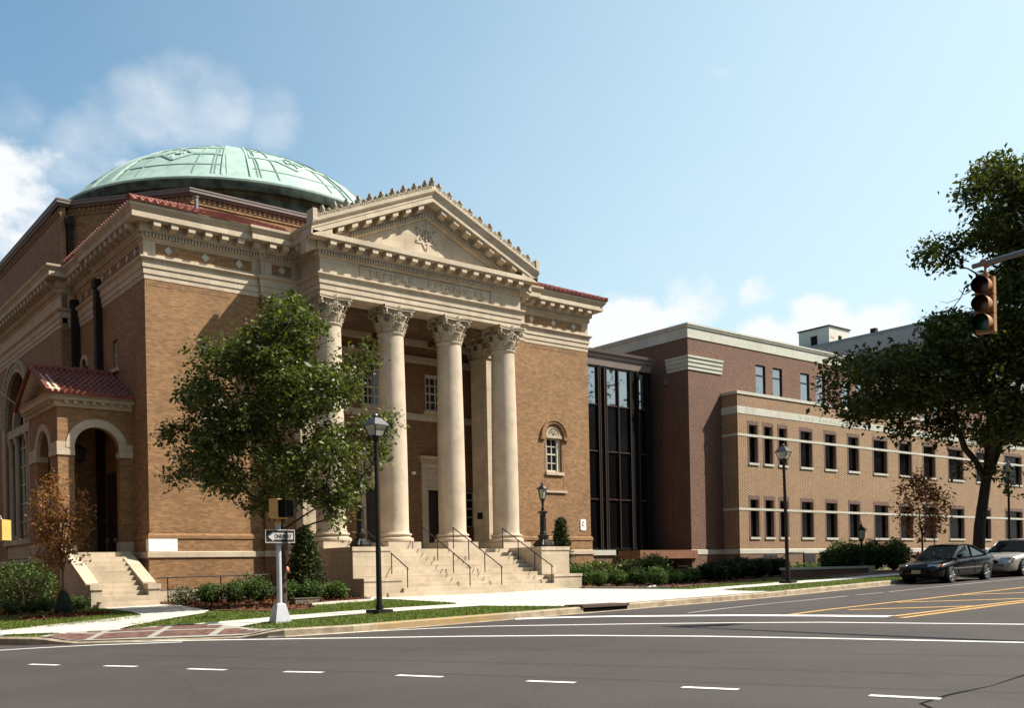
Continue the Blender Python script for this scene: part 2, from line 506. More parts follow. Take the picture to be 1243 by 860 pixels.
M['bag'] = mat_plain('green_plastic', (.012, .036, .022), (.007, .02, .013), 5, .55, spec=.2)
M['rubber'] = mat_plain('tyre_rubber', (.012, .012, .012), None, rough=.7)
M['alloy'] = mat_plain('wheel_alloy', (.50, .51, .53), (.42, .43, .45), 9, .3, metallic=.5)
M['chrome'] = mat_plain('chrome_trim', (.5, .5, .5), None, rough=.18, metallic=.9)
M['plate'] = mat_plain('number_plate', (.48, .42, .30), (.38, .32, .22), 30, .5)
M['amber'] = mat_plain('amber_lens', (.55, .16, .03), None, rough=.2)
M['tail_red'] = mat_plain('red_lens', (.25, .012, .012), None, rough=.2)
M['skin_grille'] = mat_plain('grille_mesh', (.035, .03, .03), (.05, .042, .042), 40, .6)
M['dark_void'] = mat_plain('dark_recess', (.006, .006, .006), None, rough=.95, spec=.05)
M['orange'] = mat_plain('orange_marker', (.6, .2, .08), None, rough=.5)

def mat_annex():
    """Flemish-bond brick: pale stretchers, dark headers"""
    m, nt, b = newmat('patterned_brick')
    vec, g, mm = wallcoord(nt)
    sp = nt.nodes.new('ShaderNodeSeparateXYZ'); nt.links.new(vec, sp.inputs[0])
    per, hh = .325, .0677
    row = mm('FLOOR', mm('DIVIDE', sp.outputs[1], hh))
    uu = mm('ADD', mm('DIVIDE', sp.outputs[0], per), mm('MULTIPLY', mm('MODULO', row, 2), .5))
    fu = mm('FRACT', uu); fv = mm('FRACT', mm('DIVIDE', sp.outputs[1], hh))
    head = mm('LESS_THAN', fu, .36)
    mort = mm('MAXIMUM', mm('LESS_THAN', fv, .13), mm('MAXIMUM', mm('LESS_THAN', mm('ABSOLUTE', mm('SUBTRACT', fu, .36)), .016), mm('LESS_THAN', fu, .02)))
    wn = nt.nodes.new('ShaderNodeTexWhiteNoise'); wn.noise_dimensions = '2D'
    cb = nt.nodes.new('ShaderNodeCombineXYZ'); nt.links.new(mm('FLOOR', uu), cb.inputs[0]); nt.links.new(row, cb.inputs[1])
    nt.links.new(cb.outputs[0], wn.inputs['Vector'])
    light = mixc(nt, wn.outputs['Value'], (.48, .31, .165), (.39, .24, .125))
    dark = mixc(nt, wn.outputs['Value'], (.10, .050, .034), (.07, .036, .026))
    col = mixc(nt, mort, mixc(nt, head, light, dark), (.34, .23, .145))
    col = mixc(nt, noise_fac(nt, .7, 5, .35, .75), col, mixc(nt, 1.0, col, (.84, .82, .80), 'MULTIPLY'))
    nt.links.new(col, b.inputs['Base Color']); b.inputs['Roughness'].default_value = .85
    return m
M['annex'] = mat_annex()
M['brick_base'] = mat_brick('brown_base_brick', (.25, .145, .075), (.20, .112, .058), (.22, .15, .095), var=.2, stain=.15)
M['lintel'] = mat_plain('purple_brick_trim', (.155, .085, .068), (.12, .065, .055), 7, .85)

def mat_glass(name, c, spec, rough=.06, wob=.0):
    m, nt, b = newmat(name)
    b.inputs['Base Color'].default_value = rgba(c); b.inputs['Roughness'].default_value = rough; b.inputs['Specular IOR Level'].default_value = spec
    return m
M['glass_dark'] = mat_glass('dark_tinted_glass', (.006, .005, .006), .07)
M['glass_refl'] = mat_glass('reflective_glass', (.03, .04, .05), 1.0, .02)
M['glass_refl'].node_tree.nodes['Principled BSDF'].inputs['IOR'].default_value = 2.3
M['glass_win'] = mat_glass('window_glass', (.02, .024, .028), .5, .04)
M['glass_car'] = mat_glass('car_glass', (.015, .02, .022), .8, .03)
M['glass_lamp'] = mat_glass('lamp_glass', (.42, .44, .38), .5, .25)

def mat_carpaint(name, c, metal, rough=.25):
    m, nt, b = newmat(name)
    b.inputs['Base Color'].default_value = rgba(c); b.inputs['Metallic'].default_value = metal; b.inputs['Roughness'].default_value = rough
    b.inputs['Coat Weight'].default_value = .35; b.inputs['Coat Roughness'].default_value = .05
    return m
M['car_black'] = mat_carpaint('black_car_paint', (.003, .003, .0035), 0, .2)
M['car_black'].node_tree.nodes['Principled BSDF'].inputs['Coat Weight'].default_value = .12
M['car_black'].node_tree.nodes['Principled BSDF'].inputs['Specular IOR Level'].default_value = .3
M['car_silver'] = mat_carpaint('silver_car_paint', (.50, .47, .42), .55, .35)

def mat_copper():
    m, nt, b = newmat('verdigris_copper')
    f = noise_fac(nt, .55, 6, .3, .75)
    col = mixc(nt, f, (.40, .535, .475), (.285, .42, .365))
    f2 = noise_fac(nt, 3.0, 7, .52, .74, stretch=(1, 1, .35))
    nd = nt.nodes.new('ShaderNodeMath'); nd.operation = 'MULTIPLY'; nt.links.new(f2, nd.inputs[0]); nd.inputs[1].default_value = .45
    col = mixc(nt, nd.outputs[0], col, (.13, .24, .19))
    f3 = noise_fac(nt, 1.2, 3, .5, .7)
    nd = nt.nodes.new('ShaderNodeMath'); nd.operation = 'MULTIPLY'; nt.links.new(f3, nd.inputs[0]); nd.inputs[1].default_value = .3
    col = mixc(nt, nd.outputs[0], col, (.52, .66, .59))
    f4 = noise_fac(nt, 2.2, 6, .60, .74, stretch=(1, 1, .18))
    nd = nt.nodes.new('ShaderNodeMath'); nd.operation = 'MULTIPLY'; nt.links.new(f4, nd.inputs[0]); nd.inputs[1].default_value = .4
    col = mixc(nt, nd.outputs[0], col, (.16, .15, .10))
    nt.links.new(col, b.inputs['Base Color']); b.inputs['Roughness'].default_value = .75
    return m
M['copper'] = mat_copper()
M['copper_seam'] = mat_plain('dark_copper_seam', (.15, .24, .195), (.25, .38, .32), 2.5, .8, detail=6)
M['copper_dark'] = mat_plain('dark_copper_stain', (.045, .085, .062), (.012, .016, .013), 2.0, .8, detail=7, lo=.42, hi=.62)

def mat_asphalt():
    m, nt, b = newmat('asphalt')
    f = noise_fac(nt, .32, 6, .3, .72)
    col = mixc(nt, f, (.068, .055, .050), (.039, .032, .030))
    f2 = noise_fac(nt, 55, 3, .42, .78)
    nd = nt.nodes.new('ShaderNodeMath'); nd.operation = 'MULTIPLY'; nt.links.new(f2, nd.inputs[0]); nd.inputs[1].default_value = .5
    col = mixc(nt, nd.outputs[0], col, (.125, .110, .103))
    # long wheel-track wear along the street
    f3 = noise_fac(nt, 1.0, 4, .45, .75, stretch=(.05, .9, 1))
    nd = nt.nodes.new('ShaderNodeMath'); nd.operation = 'MULTIPLY'; nt.links.new(f3, nd.inputs[0]); nd.inputs[1].default_value = .55
    col = mixc(nt, nd.outputs[0], col, (.066, .057, .055))
    # fine cracks
    v = nt.nodes.new('ShaderNodeTexVoronoi'); v.feature = 'DISTANCE_TO_EDGE'; v.inputs['Scale'].default_value = .16
    g = nt.nodes.new('ShaderNodeNewGeometry')
    nz = nt.nodes.new('ShaderNodeTexNoise'); nz.inputs['Scale'].default_value = 1.3; nz.inputs['Detail'].default_value = 5
    nt.links.new(g.outputs['Position'], nz.inputs['Vector'])
    ad = nt.nodes.new('ShaderNodeVectorMath'); ad.operation = 'MULTIPLY_ADD'
    nt.links.new(nz.outputs['Color'], ad.inputs[0]); ad.inputs[1].default_value = (.9, .9, 0); nt.links.new(g.outputs['Position'], ad.inputs[2])
    nt.links.new(ad.outputs[0], v.inputs['Vector'])
    mr = nt.nodes.new('ShaderNodeMapRange'); nt.links.new(v.outputs['Distance'], mr.inputs[0])
    mr.inputs[1].default_value = .0015; mr.inputs[2].default_value = .004; mr.inputs[3].default_value = .28; mr.inputs[4].default_value = 0
    col = mixc(nt, mr.outputs[0], col, (.030, .027, .026))
    # darker oil-stained and repaired patches
    f5 = noise_fac(nt, .9, 6, .60, .68, rough=.65)
    nd = nt.nodes.new('ShaderNodeMath'); nd.operation = 'MULTIPLY'; nt.links.new(f5, nd.inputs[0]); nd.inputs[1].default_value = .5
    col = mixc(nt, nd.outputs[0], col, (.042, .035, .033))
    # pale grit
    f6 = noise_fac(nt, 150, 2, .66, .74)
    nd = nt.nodes.new('ShaderNodeMath'); nd.operation = 'MULTIPLY'; nt.links.new(f6, nd.inputs[0]); nd.inputs[1].default_value = .6
    col = mixc(nt, nd.outputs[0], col, (.26, .24, .22))
    nt.links.new(col, b.inputs['Base Color']); b.inputs['Roughness'].default_value = .82; b.inputs['Specular IOR Level'].default_value = .3
    bump(nt, b, f2, .25, .004)
    return m
M['asphalt'] = mat_asphalt()

def mat_paint(name, c, wear=.5):
    m, nt, b = newmat(name)
    f = noise_fac(nt, 16, 6, .52, .70)
    nd = nt.nodes.new('ShaderNodeMath'); nd.operation = 'MULTIPLY'; nt.links.new(f, nd.inputs[0]); nd.inputs[1].default_value = wear
    nt.links.new(mixc(nt, nd.outputs[0], c, (.16, .145, .138)), b.inputs['Base Color']); b.inputs['Roughness'].default_value = .7
    return m
M['line_white'] = mat_paint('white_road_paint', (.92, .90, .84), .5)
M['line_faint'] = mat_paint('worn_white_road_paint', (.46, .44, .42), .9)
M['line_yellow'] = mat_paint('yellow_road_paint', (.68, .40, .11), .65)

def mat_grass():
    m, nt, b = newmat('mown_lawn')
    f = noise_fac(nt, .8, 6, .36, .66)
    col = mixc(nt, f, (.085, .140, .024), (.150, .165, .045))
    f2 = noise_fac(nt, 22, 4, .35, .7)
    nd = nt.nodes.new('ShaderNodeMath'); nd.operation = 'MULTIPLY'; nt.links.new(f2, nd.inputs[0]); nd.inputs[1].default_value = .55
    col = mixc(nt, nd.outputs[0], col, (.030, .055, .012))
    f3 = noise_fac(nt, 1.7, 4, .54, .68)
    nd = nt.nodes.new('ShaderNodeMath'); nd.operation = 'MULTIPLY'; nt.links.new(f3, nd.inputs[0]); nd.inputs[1].default_value = .7
    col = mixc(nt, nd.outputs[0], col, (.28, .20, .09))
    nt.links.new(col, b.inputs['Base Color']); b.inputs['Roughness'].default_value = .95
    bump(nt, b, f2, .8, .03)
    return m
M['grass'] = mat_grass()
M['paver'] = mat_brick('red_paver', (.24, .115, .085), (.19, .085, .062), (.17, .12, .10), w=.2, h=.1, ms=.008, var=.3)
M['paver_band'] = mat_plain('grey_paver_band', (.40, .38, .32), (.31, .295, .25), 5, .9, detail=7)
M['leaf_green'] = mat_leaf('green_leaves', (.036, .054, .010), (.130, .155, .030), .26, .48, .38, (.30, .29, .085))
M['leaf_dark'] = mat_leaf('dark_green_leaves', (.034, .046, .010), (.095, .110, .024), .28, .55, .25, (.19, .17, .045))
M['leaf_red'] = mat_leaf('reddish_leaves', (.24, .085, .038), (.44, .19, .075), .32, .6, .2, (.24, .25, .07))
M['leaf_red2'] = mat_leaf('dull_red_leaves', (.26, .08, .045), (.42, .17, .08), .32, .6, .2, (.20, .25, .06))
M['leaf_shrub'] = mat_leaf('shrub_leaves', (.045, .088, .020), (.105, .165, .036), .22, .55, .25, (.15, .21, .055))
M['leaf_pale'] = mat_leaf('grey_green_leaves', (.06, .085, .045), (.11, .135, .07), .15, .6, .2)
M['leaf_conifer'] = mat_leaf('conifer_needles', (.035, .050, .018), (.075, .090, .030), .12, .7, .15, (.12, .11, .045))
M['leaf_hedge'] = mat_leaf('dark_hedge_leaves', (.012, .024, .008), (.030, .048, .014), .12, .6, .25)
M['leaf_cover'] = mat_leaf('ground_cover_leaves', (.07, .11, .03), (.14, .19, .06), .2, .6, .2)
M['blade'] = mat_leaf('grass_blades', (.095, .155, .028), (.190, .230, .052), .34, .6, .2, (.32, .26, .10))
M['leaf_off'] = mat_leaf('street_tree_leaves', (.02, .04, .01), (.05, .08, .02), .2, .6, .2)

# ------------------------------------------------------------ terrain functions
KP = [(300, 19.4), (36, 19.4), (25, 18.7), (10.6, 18.7), (9.2, 19.1), (7.0, 20.75), (5.1, 22.45), (4.2, 24.2), (3.7, 28), (3.7, 300)]
def kdist(X, Y):
    """signed distance behind the kerb line, nearest point and tangent"""
    best = (1e9, 1, None, None)
    for (x0, y0), (x1, y1) in zip(KP, KP[1:]):
        dx, dy = x1 - x0, y1 - y0
        t = max(0, min(1, ((X - x0) * dx + (Y - y0) * dy) / (dx * dx + dy * dy)))
        px, py = x0 + t * dx, y0 + t * dy
        d = math.hypot(X - px, Y - py)
        if d < best[0] - 1e-9:
            best = (d, -1 if dx * (Y - py) - dy * (X - px) > 0 else 1, (px, py), (dx, dy))
    return best[0] * best[1], best[2], best[3]
def road(X, Y): return .12 + .0187 * X + .005 * max(0, X - 25) + (.0 if X < 80 else 0)
def ramp(X, Y):
    t = (X - 7.1) * .79 + (Y - 20.7) * -.61
    return max(0, min(1, (2.5 - abs(t)) / .7))
def ground(X, Y):
    d = max(0, kdist(X, Y)[0])
    zb = .71 + .019 * max(0, X - 28) + .006 * max(0, 12 - X)
    k = road(X, Y) + .15
    t = min(1, d / 10.5)
    z = k + (max(zb, k + .02) - k) * t
    return z - ramp(X, Y) * .13 * max(0, 1 - d / 1.6)

# road and far ground: one sheet to the horizon
def sheet(name, xs, ys, zf, mat):
    mb = MB()
    n = len(ys)
    mb.v = [(x, y, zf(x, y)) for x in xs for y in ys]
    mb.f = [(i * n + j, (i + 1) * n + j, (i + 1) * n + j + 1, i * n + j + 1) for i in range(len(xs) - 1) for j in range(n - 1)]
    return structure(mb.build(name, mat, smooth=True))
gx = [-1500, -300, -100, -40, -20, -8] + list(range(0, 61, 2)) + [70, 80, 100, 130, 200, 400, 1500]
gy = [-1500, -300, -80, -30, -14, -8, -4] + list(range(0, 31, 2)) + [40, 60, 100, 300, 1500]
def gz_road(x, y):
    x = max(-60, min(130, x))
    return road(x, y) - (.0 if -14 <= y else 0)
sheet('road', gx, gy, gz_road, M['asphalt'])

# lawn: the whole block behind the kerb
def build_block():
    mb = MB()
    xs = list(np.arange(3.5, 12, .25)) + list(np.arange(12, 46, .4)) + list(np.arange(46, 140, 2.0))
    ys = list(np.arange(18.5, 26, .25)) + list(np.arange(26, 40, .5)) + list(np.arange(40, 101, 5.0))
    ok = {}
    for i, x in enumerate(xs):
        for j, y in enumerate(ys):
            d, p, t = kdist(x, y)
            if d < -.45: continue
            X, Y = x, y
            if d < .06 or (d < .2 and x < 46):
                tl = math.hypot(*t)
                X, Y = p[0] - (-t[1]) / tl * .08 * -1, p[1] - t[0] / tl * .08
                # push .08 m behind the line
                if kdist(X, Y)[0] < 0: X, Y = 2 * p[0] - X, 2 * p[1] - Y
            ok[(i, j)] = len(mb.v)
            mb.v.append((X, Y, ground(X, Y) - .012))
    for i in range(len(xs) - 1):
        for j in range(len(ys) - 1):
            q = [(i, j), (i + 1, j), (i + 1, j + 1), (i, j + 1)]
            if all(k in ok for k in q): mb.f.append(tuple(ok[k] for k in q))
    structure(mb.build('lawn', M['grass'], smooth=True))
build_block()

def build_kerb():
    pts = []
    for (x0, y0), (x1, y1) in zip(KP, KP[1:]):
        L_ = math.hypot(x1 - x0, y1 - y0); n = max(1, int(L_ / (.3 if L_ < 30 else (.6 if L_ < 100 else 6))))
        pts += [(x0 + (x1 - x0) * k / n, y0 + (y1 - y0) * k / n) for k in range(n)]
    pts.append(KP[-1])
    segs = {'kerb': (MB(), M['kerb']), 'painted_kerb': (MB(), M['kerb_yellow'])}
    for a, b in zip(pts, pts[1:]):
        mx, my = (a[0] + b[0]) / 2, (a[1] + b[1]) / 2
        yel = 11.3 < mx < 14.9 and my < 20
        mb = segs['painted_kerb' if yel else 'kerb'][0]
        d = Vector((b[0] - a[0], b[1] - a[1])).normalized()
        nn = Vector((d.y, -d.x))          # to the road side or the block side
        if kdist(mx + nn.x * .2, my + nn.y * .2)[0] < 0: nn = -nn
        V = []
        for p in (a, b):
            zr = road(*p); zt = ground(p[0] + nn.x * .1, p[1] + nn.y * .1) + .004
            # a little settled and chipped
            w = .012 * math.sin(p[0] * 2.1) + .008 * math.sin(p[0] * 5.3 + 1)
            for o, z in ((-.02, zr - .1), (-.02 + w * .4, max(zt - .03, zr + .006)), (.02 + w * .4, zt), (.16, zt), (.16, zt - .2)):
                V.append((p[0] + nn.x * o, p[1] + nn.y * o, z))
        mb.add(V, [(k, k + 1, k + 6, k + 5) for k in range(4)])
    for k, (mb, m) in segs.items(): structure(mb.build(k, m))
    # thin concrete gutter along the kerb foot
    mb = MB()
    for a, b in zip(pts, pts[1:]):
        if a[0] < 9.3 and a[1] > 19: continue
        if a[0] > 120: continue
        d = Vector((b[0] - a[0], b[1] - a[1])).normalized(); nn = Vector((d.y, -d.x))
        if kdist(a[0] + nn.x * .2, a[1] + nn.y * .2)[0] > 0: nn = -nn
        mb.face((a[0], a[1], road(*a) + .005), (a[0] + nn.x * .28, a[1] + nn.y * .28, road(*a) + .004), (b[0] + nn.x * .28, b[1] + nn.y * .28, road(*b) + .004), (b[0], b[1], road(*b) + .005))
    structure(mb.build('gutter', M['kerb']))
build_kerb()

def drape(name, poly, mat, dz, step=.6, edge=0, zf=ground):
    """polygon in plan laid on the ground"""
    bm = bmesh.new()
    f = bm.faces.new([bm.verts.new((x, y, 0)) for x, y in poly])
    bmesh.ops.triangulate(bm, faces=[f])
    for ax in (0, 1):
        lo = min(p[ax] for p in poly); hi = max(p[ax] for p in poly)
        st = step if hi - lo < 40 else 1.5
        k = lo + st
        while k < hi:
            n = (1, 0, 0) if ax == 0 else (0, 1, 0)
            co = (k, 0, 0) if ax == 0 else (0, k, 0)
            bmesh.ops.bisect_plane(bm, geom=bm.verts[:] + bm.edges[:] + bm.faces[:], plane_co=co, plane_no=n)
            k += st
    for v in bm.verts: v.co.z = zf(v.co.x, v.co.y) + dz
    if edge:
        bmesh.ops.recalc_face_normals(bm, faces=bm.faces)
        r_ = bmesh.ops.extrude_edge_only(bm, edges=[e for e in bm.edges if e.is_boundary])
        for v in r_['geom']:
            if isinstance(v, bmesh.types.BMVert): v.co.z -= edge
    me = bpy.data.meshes.new(name); bm.to_mesh(me); bm.free()
    me.materials.append(mat)
    o = bpy.data.objects.new(name, me); C.objects.link(o)
    return structure(o)

def wig(poly, amp=.06, n=6, seed=1):
    """soften polygon edges so bed and lawn borders are not ruler-straight"""
    r_ = random.Random(seed); out = []
    for a, b in zip(poly, poly[1:] + poly[:1]):
        L_ = math.hypot(b[0] - a[0], b[1] - a[1]); k = max(1, min(n * 3, int(L_ / .5)))
        for i in range(k):
            t = i / k
            out.append((a[0] + (b[0] - a[0]) * t + (r_.uniform(-amp, amp) if i else 0), a[1] + (b[1] - a[1]) * t + (r_.uniform(-amp, amp) if i else 0)))
    return out

PLAZA = [(17.5, 18.86), (25.4, 18.86), (25.7, 20.4), (26.3, 21.5), (26.3, 28.6), (26.6, 29.75), (17.2, 29.75), (17.15, 27.2), (16.85, 23.6), (16.4, 23.0), (16.2, 22.2), (16.3, 21.4), (16.9, 20.2)]
WALK_L = [(8.9, 20.8), (10.3, 21.1), (12.0, 21.45), (14.0, 21.6), (16.4, 21.6), (16.4, 22.95), (14.0, 22.9), (11.5, 22.55), (10.0, 22.25), (8.45, 22.2), (8.7, 21.4)]
WALK_R = [(26.2, 21.55), (60, 21.55), (110, 21.6), (110, 23.0), (60, 22.95), (26.2, 22.9)]
WALK_S = [(9.6, 32.95), (9.2, 29), (8.75, 26.6), (8.35, 25.2), (7.6, 24.75), (6.4, 24.6), (4.9, 25.2), (4.0, 26.3), (4.3, 24.3), (5.2, 23.5), (5.75, 22.9), (6.3, 22.85), (6.9, 22.6), (6.55, 23.15), (7.6, 23.9), (9.0, 24.6), (9.95, 25.4), (10.5, 26.4), (10.9, 28.5), (11.4, 31.0), (11.45, 32.95)]
drape('plaza', PLAZA, M['concrete'], .014, .4)
drape('sidewalk', WALK_L, M['concrete'], .018, .3)
drape('sidewalk', WALK_R, M['concrete'], .011, 1.5)
drape('path', WALK_S, M['concrete'], .022, .25)
# brick paver ramp at the corner, with pale bands
RAMP = [(5.25, 22.45), (7.1, 20.78), (9.15, 19.25), (9.05, 20.3), (8.75, 21.4), (8.2, 22.25), (7.3, 22.4), (6.4, 22.95), (5.9, 22.95)]
drape('ramp', RAMP, M['paver_band'], .027, .2)
def paver_cells():
    a = Vector((-.79, .61)); n = Vector((.61, .79)); o = Vector((9.1, 19.35))
    us = [.14, 1.25, 1.42, 2.55, 2.72, 3.85, 4.02, 4.95]; vs2 = [.1, .78, .92, 1.62, 1.76, 2.5]
    i = 0
    for k in range(0, len(us) - 1, 2):
        for j in range(0, len(vs2) - 1, 2):
            quad = [o + a * us[k] + n * vs2[j], o + a * us[k + 1] + n * vs2[j], o + a * us[k + 1] + n * vs2[j + 1], o + a * us[k] + n * vs2[j + 1]]
            def inside(p):
                c = False
                for (x0, y0), (x1, y1) in zip(RAMP, RAMP[1:] + RAMP[:1]):
                    if (y0 > p.y) != (y1 > p.y) and p.x < (x1 - x0) * (p.y - y0) / (y1 - y0) + x0: c = not c
                return c
            if all(inside(q) for q in quad):
                drape('pavers', [tuple(q) for q in quad], M['paver'], .033, .2)
            else:
                # keep the part of the cell that lies on the ramp
                cells = []
                S = 6
                for p in range(S):
                    for r_ in range(4):
                        A = us[k] + (us[k + 1] - us[k]) * p / S; B = us[k] + (us[k + 1] - us[k]) * (p + 1) / S
                        Cc = vs2[j] + (vs2[j + 1] - vs2[j]) * r_ / 4; D = vs2[j] + (vs2[j + 1] - vs2[j]) * (r_ + 1) / 4
                        qq = [o + a * A + n * Cc, o + a * B + n * Cc, o + a * B + n * D, o + a * A + n * D]
                        if all(inside(q) for q in qq): cells.append(qq)
                if cells:
                    mb = MB()
                    for qq in cells: mb.face(*[(q.x, q.y, ground(q.x, q.y) + .033) for q in qq])
                    structure(mb.build('pavers', M['paver']))
paver_cells()

# mulch beds
BED_F = [(11.5, 32.9), (11.5, 31.2), (11.05, 28.6), (10.65, 26.5), (11.0, 25.5), (11.4, 24.5), (12.2, 24.3), (12.9, 24.9), (13.4, 26.3), (14.7, 26.9), (16.3, 27.5), (17.15, 28.9), (17.3, 30.2), (17.3, 34.7), (11.8, 34.7)]
BED_L = [(4.2, 32.6), (5.2, 32.0), (6.4, 32.2), (7.9, 32.7), (8.7, 33.6), (9.15, 34.4), (9.15, 37.2), (4.2, 42)]
BED_R = [(26.6, 28.6), (26.55, 25.6), (27.1, 24.6), (28.5, 24.75), (31, 24.9), (34, 24.8), (34, 27.6), (44, 29), (60, 29), (90, 30), (90, 34), (27.6, 34.7), (27.5, 29.7)]
drape('mulch', wig(BED_F, .07, seed=2), M['mulch'], .02, .6)
drape('mulch', wig(BED_L, .07, seed=3), M['mulch'], .02, .6)
drape('mulch', wig(BED_R, .07, seed=4), M['mulch'], .022, 1.2)
drape('mulch', wig([(7.55 + 1.25 * math.cos(a * PI / 8), 29.3 + 1.15 * math.sin(a * PI / 8)) for a in range(16)], .08, seed=5), M['mulch'], .024, .4)
drape('mulch', wig([(36.2, 22.98), (43, 22.98), (46, 23.4), (46, 26), (36.2, 26)], .06, seed=8), M['mulch'], .026, .8)
drape('mulch', wig([(46.2 + 1.6 * math.cos(a * PI / 8), 20.6 + .75 * math.sin(a * PI / 8)) for a in range(16)], .08, seed=6), M['mulch'], .024, .5)

# bed edging kerb of the front bed
def edging():
    mb = MB()
    for path in ([(13.5, 26.25), (14.7, 26.85), (16.3, 27.42), (17.1, 28.8)], [(26.62, 28.5), (26.56, 25.6), (27.1, 24.55)], [(26.7, 25.2), (28.4, 26.4)]):
        for a, b in zip(path, path[1:]):
            d = Vector((b[0] - a[0], b[1] - a[1])).normalized(); n = Vector((d.y, -d.x)) * .06
            za, zb_ = ground(*a) , ground(*b)
            v = [(a[0] + n.x, a[1] + n.y, za - .05), (a[0] - n.x, a[1] - n.y, za - .05), (a[0] - n.x, a[1] - n.y, za + .07), (a[0] + n.x, a[1] + n.y, za + .07)]
            v += [(b[0] + n.x, b[1] + n.y, zb_ - .05), (b[0] - n.x, b[1] - n.y, zb_ - .05), (b[0] - n.x, b[1] - n.y, zb_ + .07), (b[0] + n.x, b[1] + n.y, zb_ + .07)]
            mb.add(v, [(0, 1, 2, 3), (7, 6, 5, 4), (0, 4, 5, 1), (1, 5, 6, 2), (2, 6, 7, 3), (3, 7, 4, 0)])
    structure(mb.build('bed_edging', M['concrete']))
edging()

# ------------------------------------------------------------ painted road markings (each 4 mm above the asphalt)
def stripe(mb, pts, w, z=.006, wob=.0):
    P_ = []
    pts = [Vector(p) for p in pts]
    # densify
    D = [pts[0]]
    for a, b in zip(pts, pts[1:]):
        k = max(1, int((b - a).length / 1.0))
        D += [a + (b - a) * (i / k) for i in range(1, k + 1)]
    for i, p in enumerate(D):
        d = (D[min(i + 1, len(D) - 1)] - D[max(i - 1, 0)]).normalized(); n = Vector((d.y, -d.x))
        k = w / 2 + rng.uniform(-wob, wob)
        P_.append((p + n * k, p - n * k))
    for (a, b), (c, d) in zip(P_, P_[1:]):
        mb.face(*[(q.x, q.y, road(q.x, q.y) + z) for q in (a, b, d, c)])
def marking(name, lines, w, mat, z=.006, wob=.006):
    mb = MB()
    for l in lines: stripe(mb, l, w, z, wob)
    structure(mb.build(name, mat))
marking('crosswalk_line', [[(5.75, 22.05), (7.4, 20.3), (9.46, 17.62), (11.2, 15.3), (12.34, 13.48), (13.3, 11.3), (13.92, 9.29), (14.5, 7.1), (14.9, 5.6), (15.6, 2.5)]], .17, M['line_white'])
marking('crosswalk_line', [[(4.1, 21.6), (5.0, 21.35), (5.95, 20.9), (7.3, 19.8)], [(8.9, 19.25), (10.87, 18.5), (12.3, 17.75), (13.18, 17.04), (14.88, 14.7), (16.1, 12.8), (16.89, 11.26), (17.83, 7.87), (18.6, 4.5)]], .15, M['line_white'], .006, .01)
marking('stop_line', [[(14.9, 18.45), (15.6, 17.95), (16.55, 16.8), (17.9, 14.2), (18.45, 12.4), (18.75, 10.95)]], .50, M['line_white'], .010, .012)
marking('parking_lane_line', [[(18.2, 15.9), (20, 16.2), (22, 16.4), (26.06, 16.55)], [(26.5, 16.55), (28.0, 16.55)], [(28.3, 16.55), (37.6, 16.7), (60, 16.9), (100, 17.2)]], .11, M['line_faint'], .007, .008)
marking('centre_line', [[(18.6, 13.25), (20.2, 13.45), (23.1, 13.6), (31.2, 13.75), (60, 14.0), (110, 14.3)], [(18.9, 10.95), (23, 11.0), (60, 11.0)], [(18.5, 10.55), (23, 10.68), (60, 10.7)]], .16, M['line_yellow'], .007, .006)
marking('median_hatching', [[(20.4, 12.95), (22.5, 11.05)], [(23.4, 13.45), (25.9, 11.1)], [(27.0, 13.6), (29.6, 11.1)], [(31.0, 13.65), (33.6, 11.1)], [(36, 13.7), (38.6, 11.1)]], .21, M['line_yellow'], .0085, .006)
dash = [((3.96, 17.63), (4.24, 16.99)), ((4.7, 16.11), (5.0, 15.51)), ((5.39, 14.4), (5.68, 13.71)), ((6.12, 12.71), (6.41, 12.14)), ((6.86, 10.96), (7.11, 10.29)), ((7.5, 9.08), (7.73, 8.49)), ((8.18, 7.25), (8.39, 6.65)), ((8.81, 5.38), (9.0, 4.75)), ((3.2, 19.4), (3.5, 18.75)), ((9.4, 3.5), (9.6, 2.9)), ((9.95, 1.7), (10.15, 1.1))]
marking('lane_dashes', [[a, b] for a, b in dash], .11, M['line_white'], .006, .004)
def seam():
    mb = MB()
    pts = [(8.0, 4.0), (8.6, 4.75), (9.3, 4.85), (10.1, 4.8), (11.5, 5.0), (13.2, 5.2), (16, 5.1)]
    stripe(mb, [(x + rng.uniform(-.04, .04), y + rng.uniform(-.04, .04)) for x, y in pts], .034, .005, .014)
    structure(mb.build('road_seam', M['sig_black']))
seam()
# opposite side of the street (behind the photographer)
def far_side():
    mb = MB()
    xs = [-40 + 10 * i for i in range(19)]
    for a, b in zip(xs, xs[1:]):
        za, zb_ = road(max(a, -60), 0) + .14, road(max(b, -60), 0) + .14
        mb.face((a, -60, za), (b, -60, zb_), (b, -3.4, zb_), (a, -3.4, za))
        mb.face((a, -3.4, za), (b, -3.4, zb_), (b, -3.4, zb_ - .2), (a, -3.4, za - .2))
    structure(mb.build('lawn', M['grass']))
far_side()

# ------------------------------------------------------------ TEMPLE
XL, XR, YF, XM = 11.82, 33.12, 35.0, 22.5
PL, PR, YP = 17.75, 27.4, 33.2           # portico architrave face
ZW = 2.49                                 # top of the water table / portico floor
temple = thing('temple', 'buff brick temple with green copper dome and four-column stone portico', 'temple', (22.5, 45, .7))
PATH = [(11.3, 60), (11.3, 43.8), (11.95, 43.8), (11.95, 40.4), (XL, 40.4), (XL, YF), (16.15, YF), (16.15, 34.86), (PL, 34.86), (PL, YP), (PR, YP), (PR, 34.86), (29.0, 34.86), (29.0, YF), (XR, YF), (XR, 60)]
WING_L = PATH[:9]; WING_R = PATH[11:]

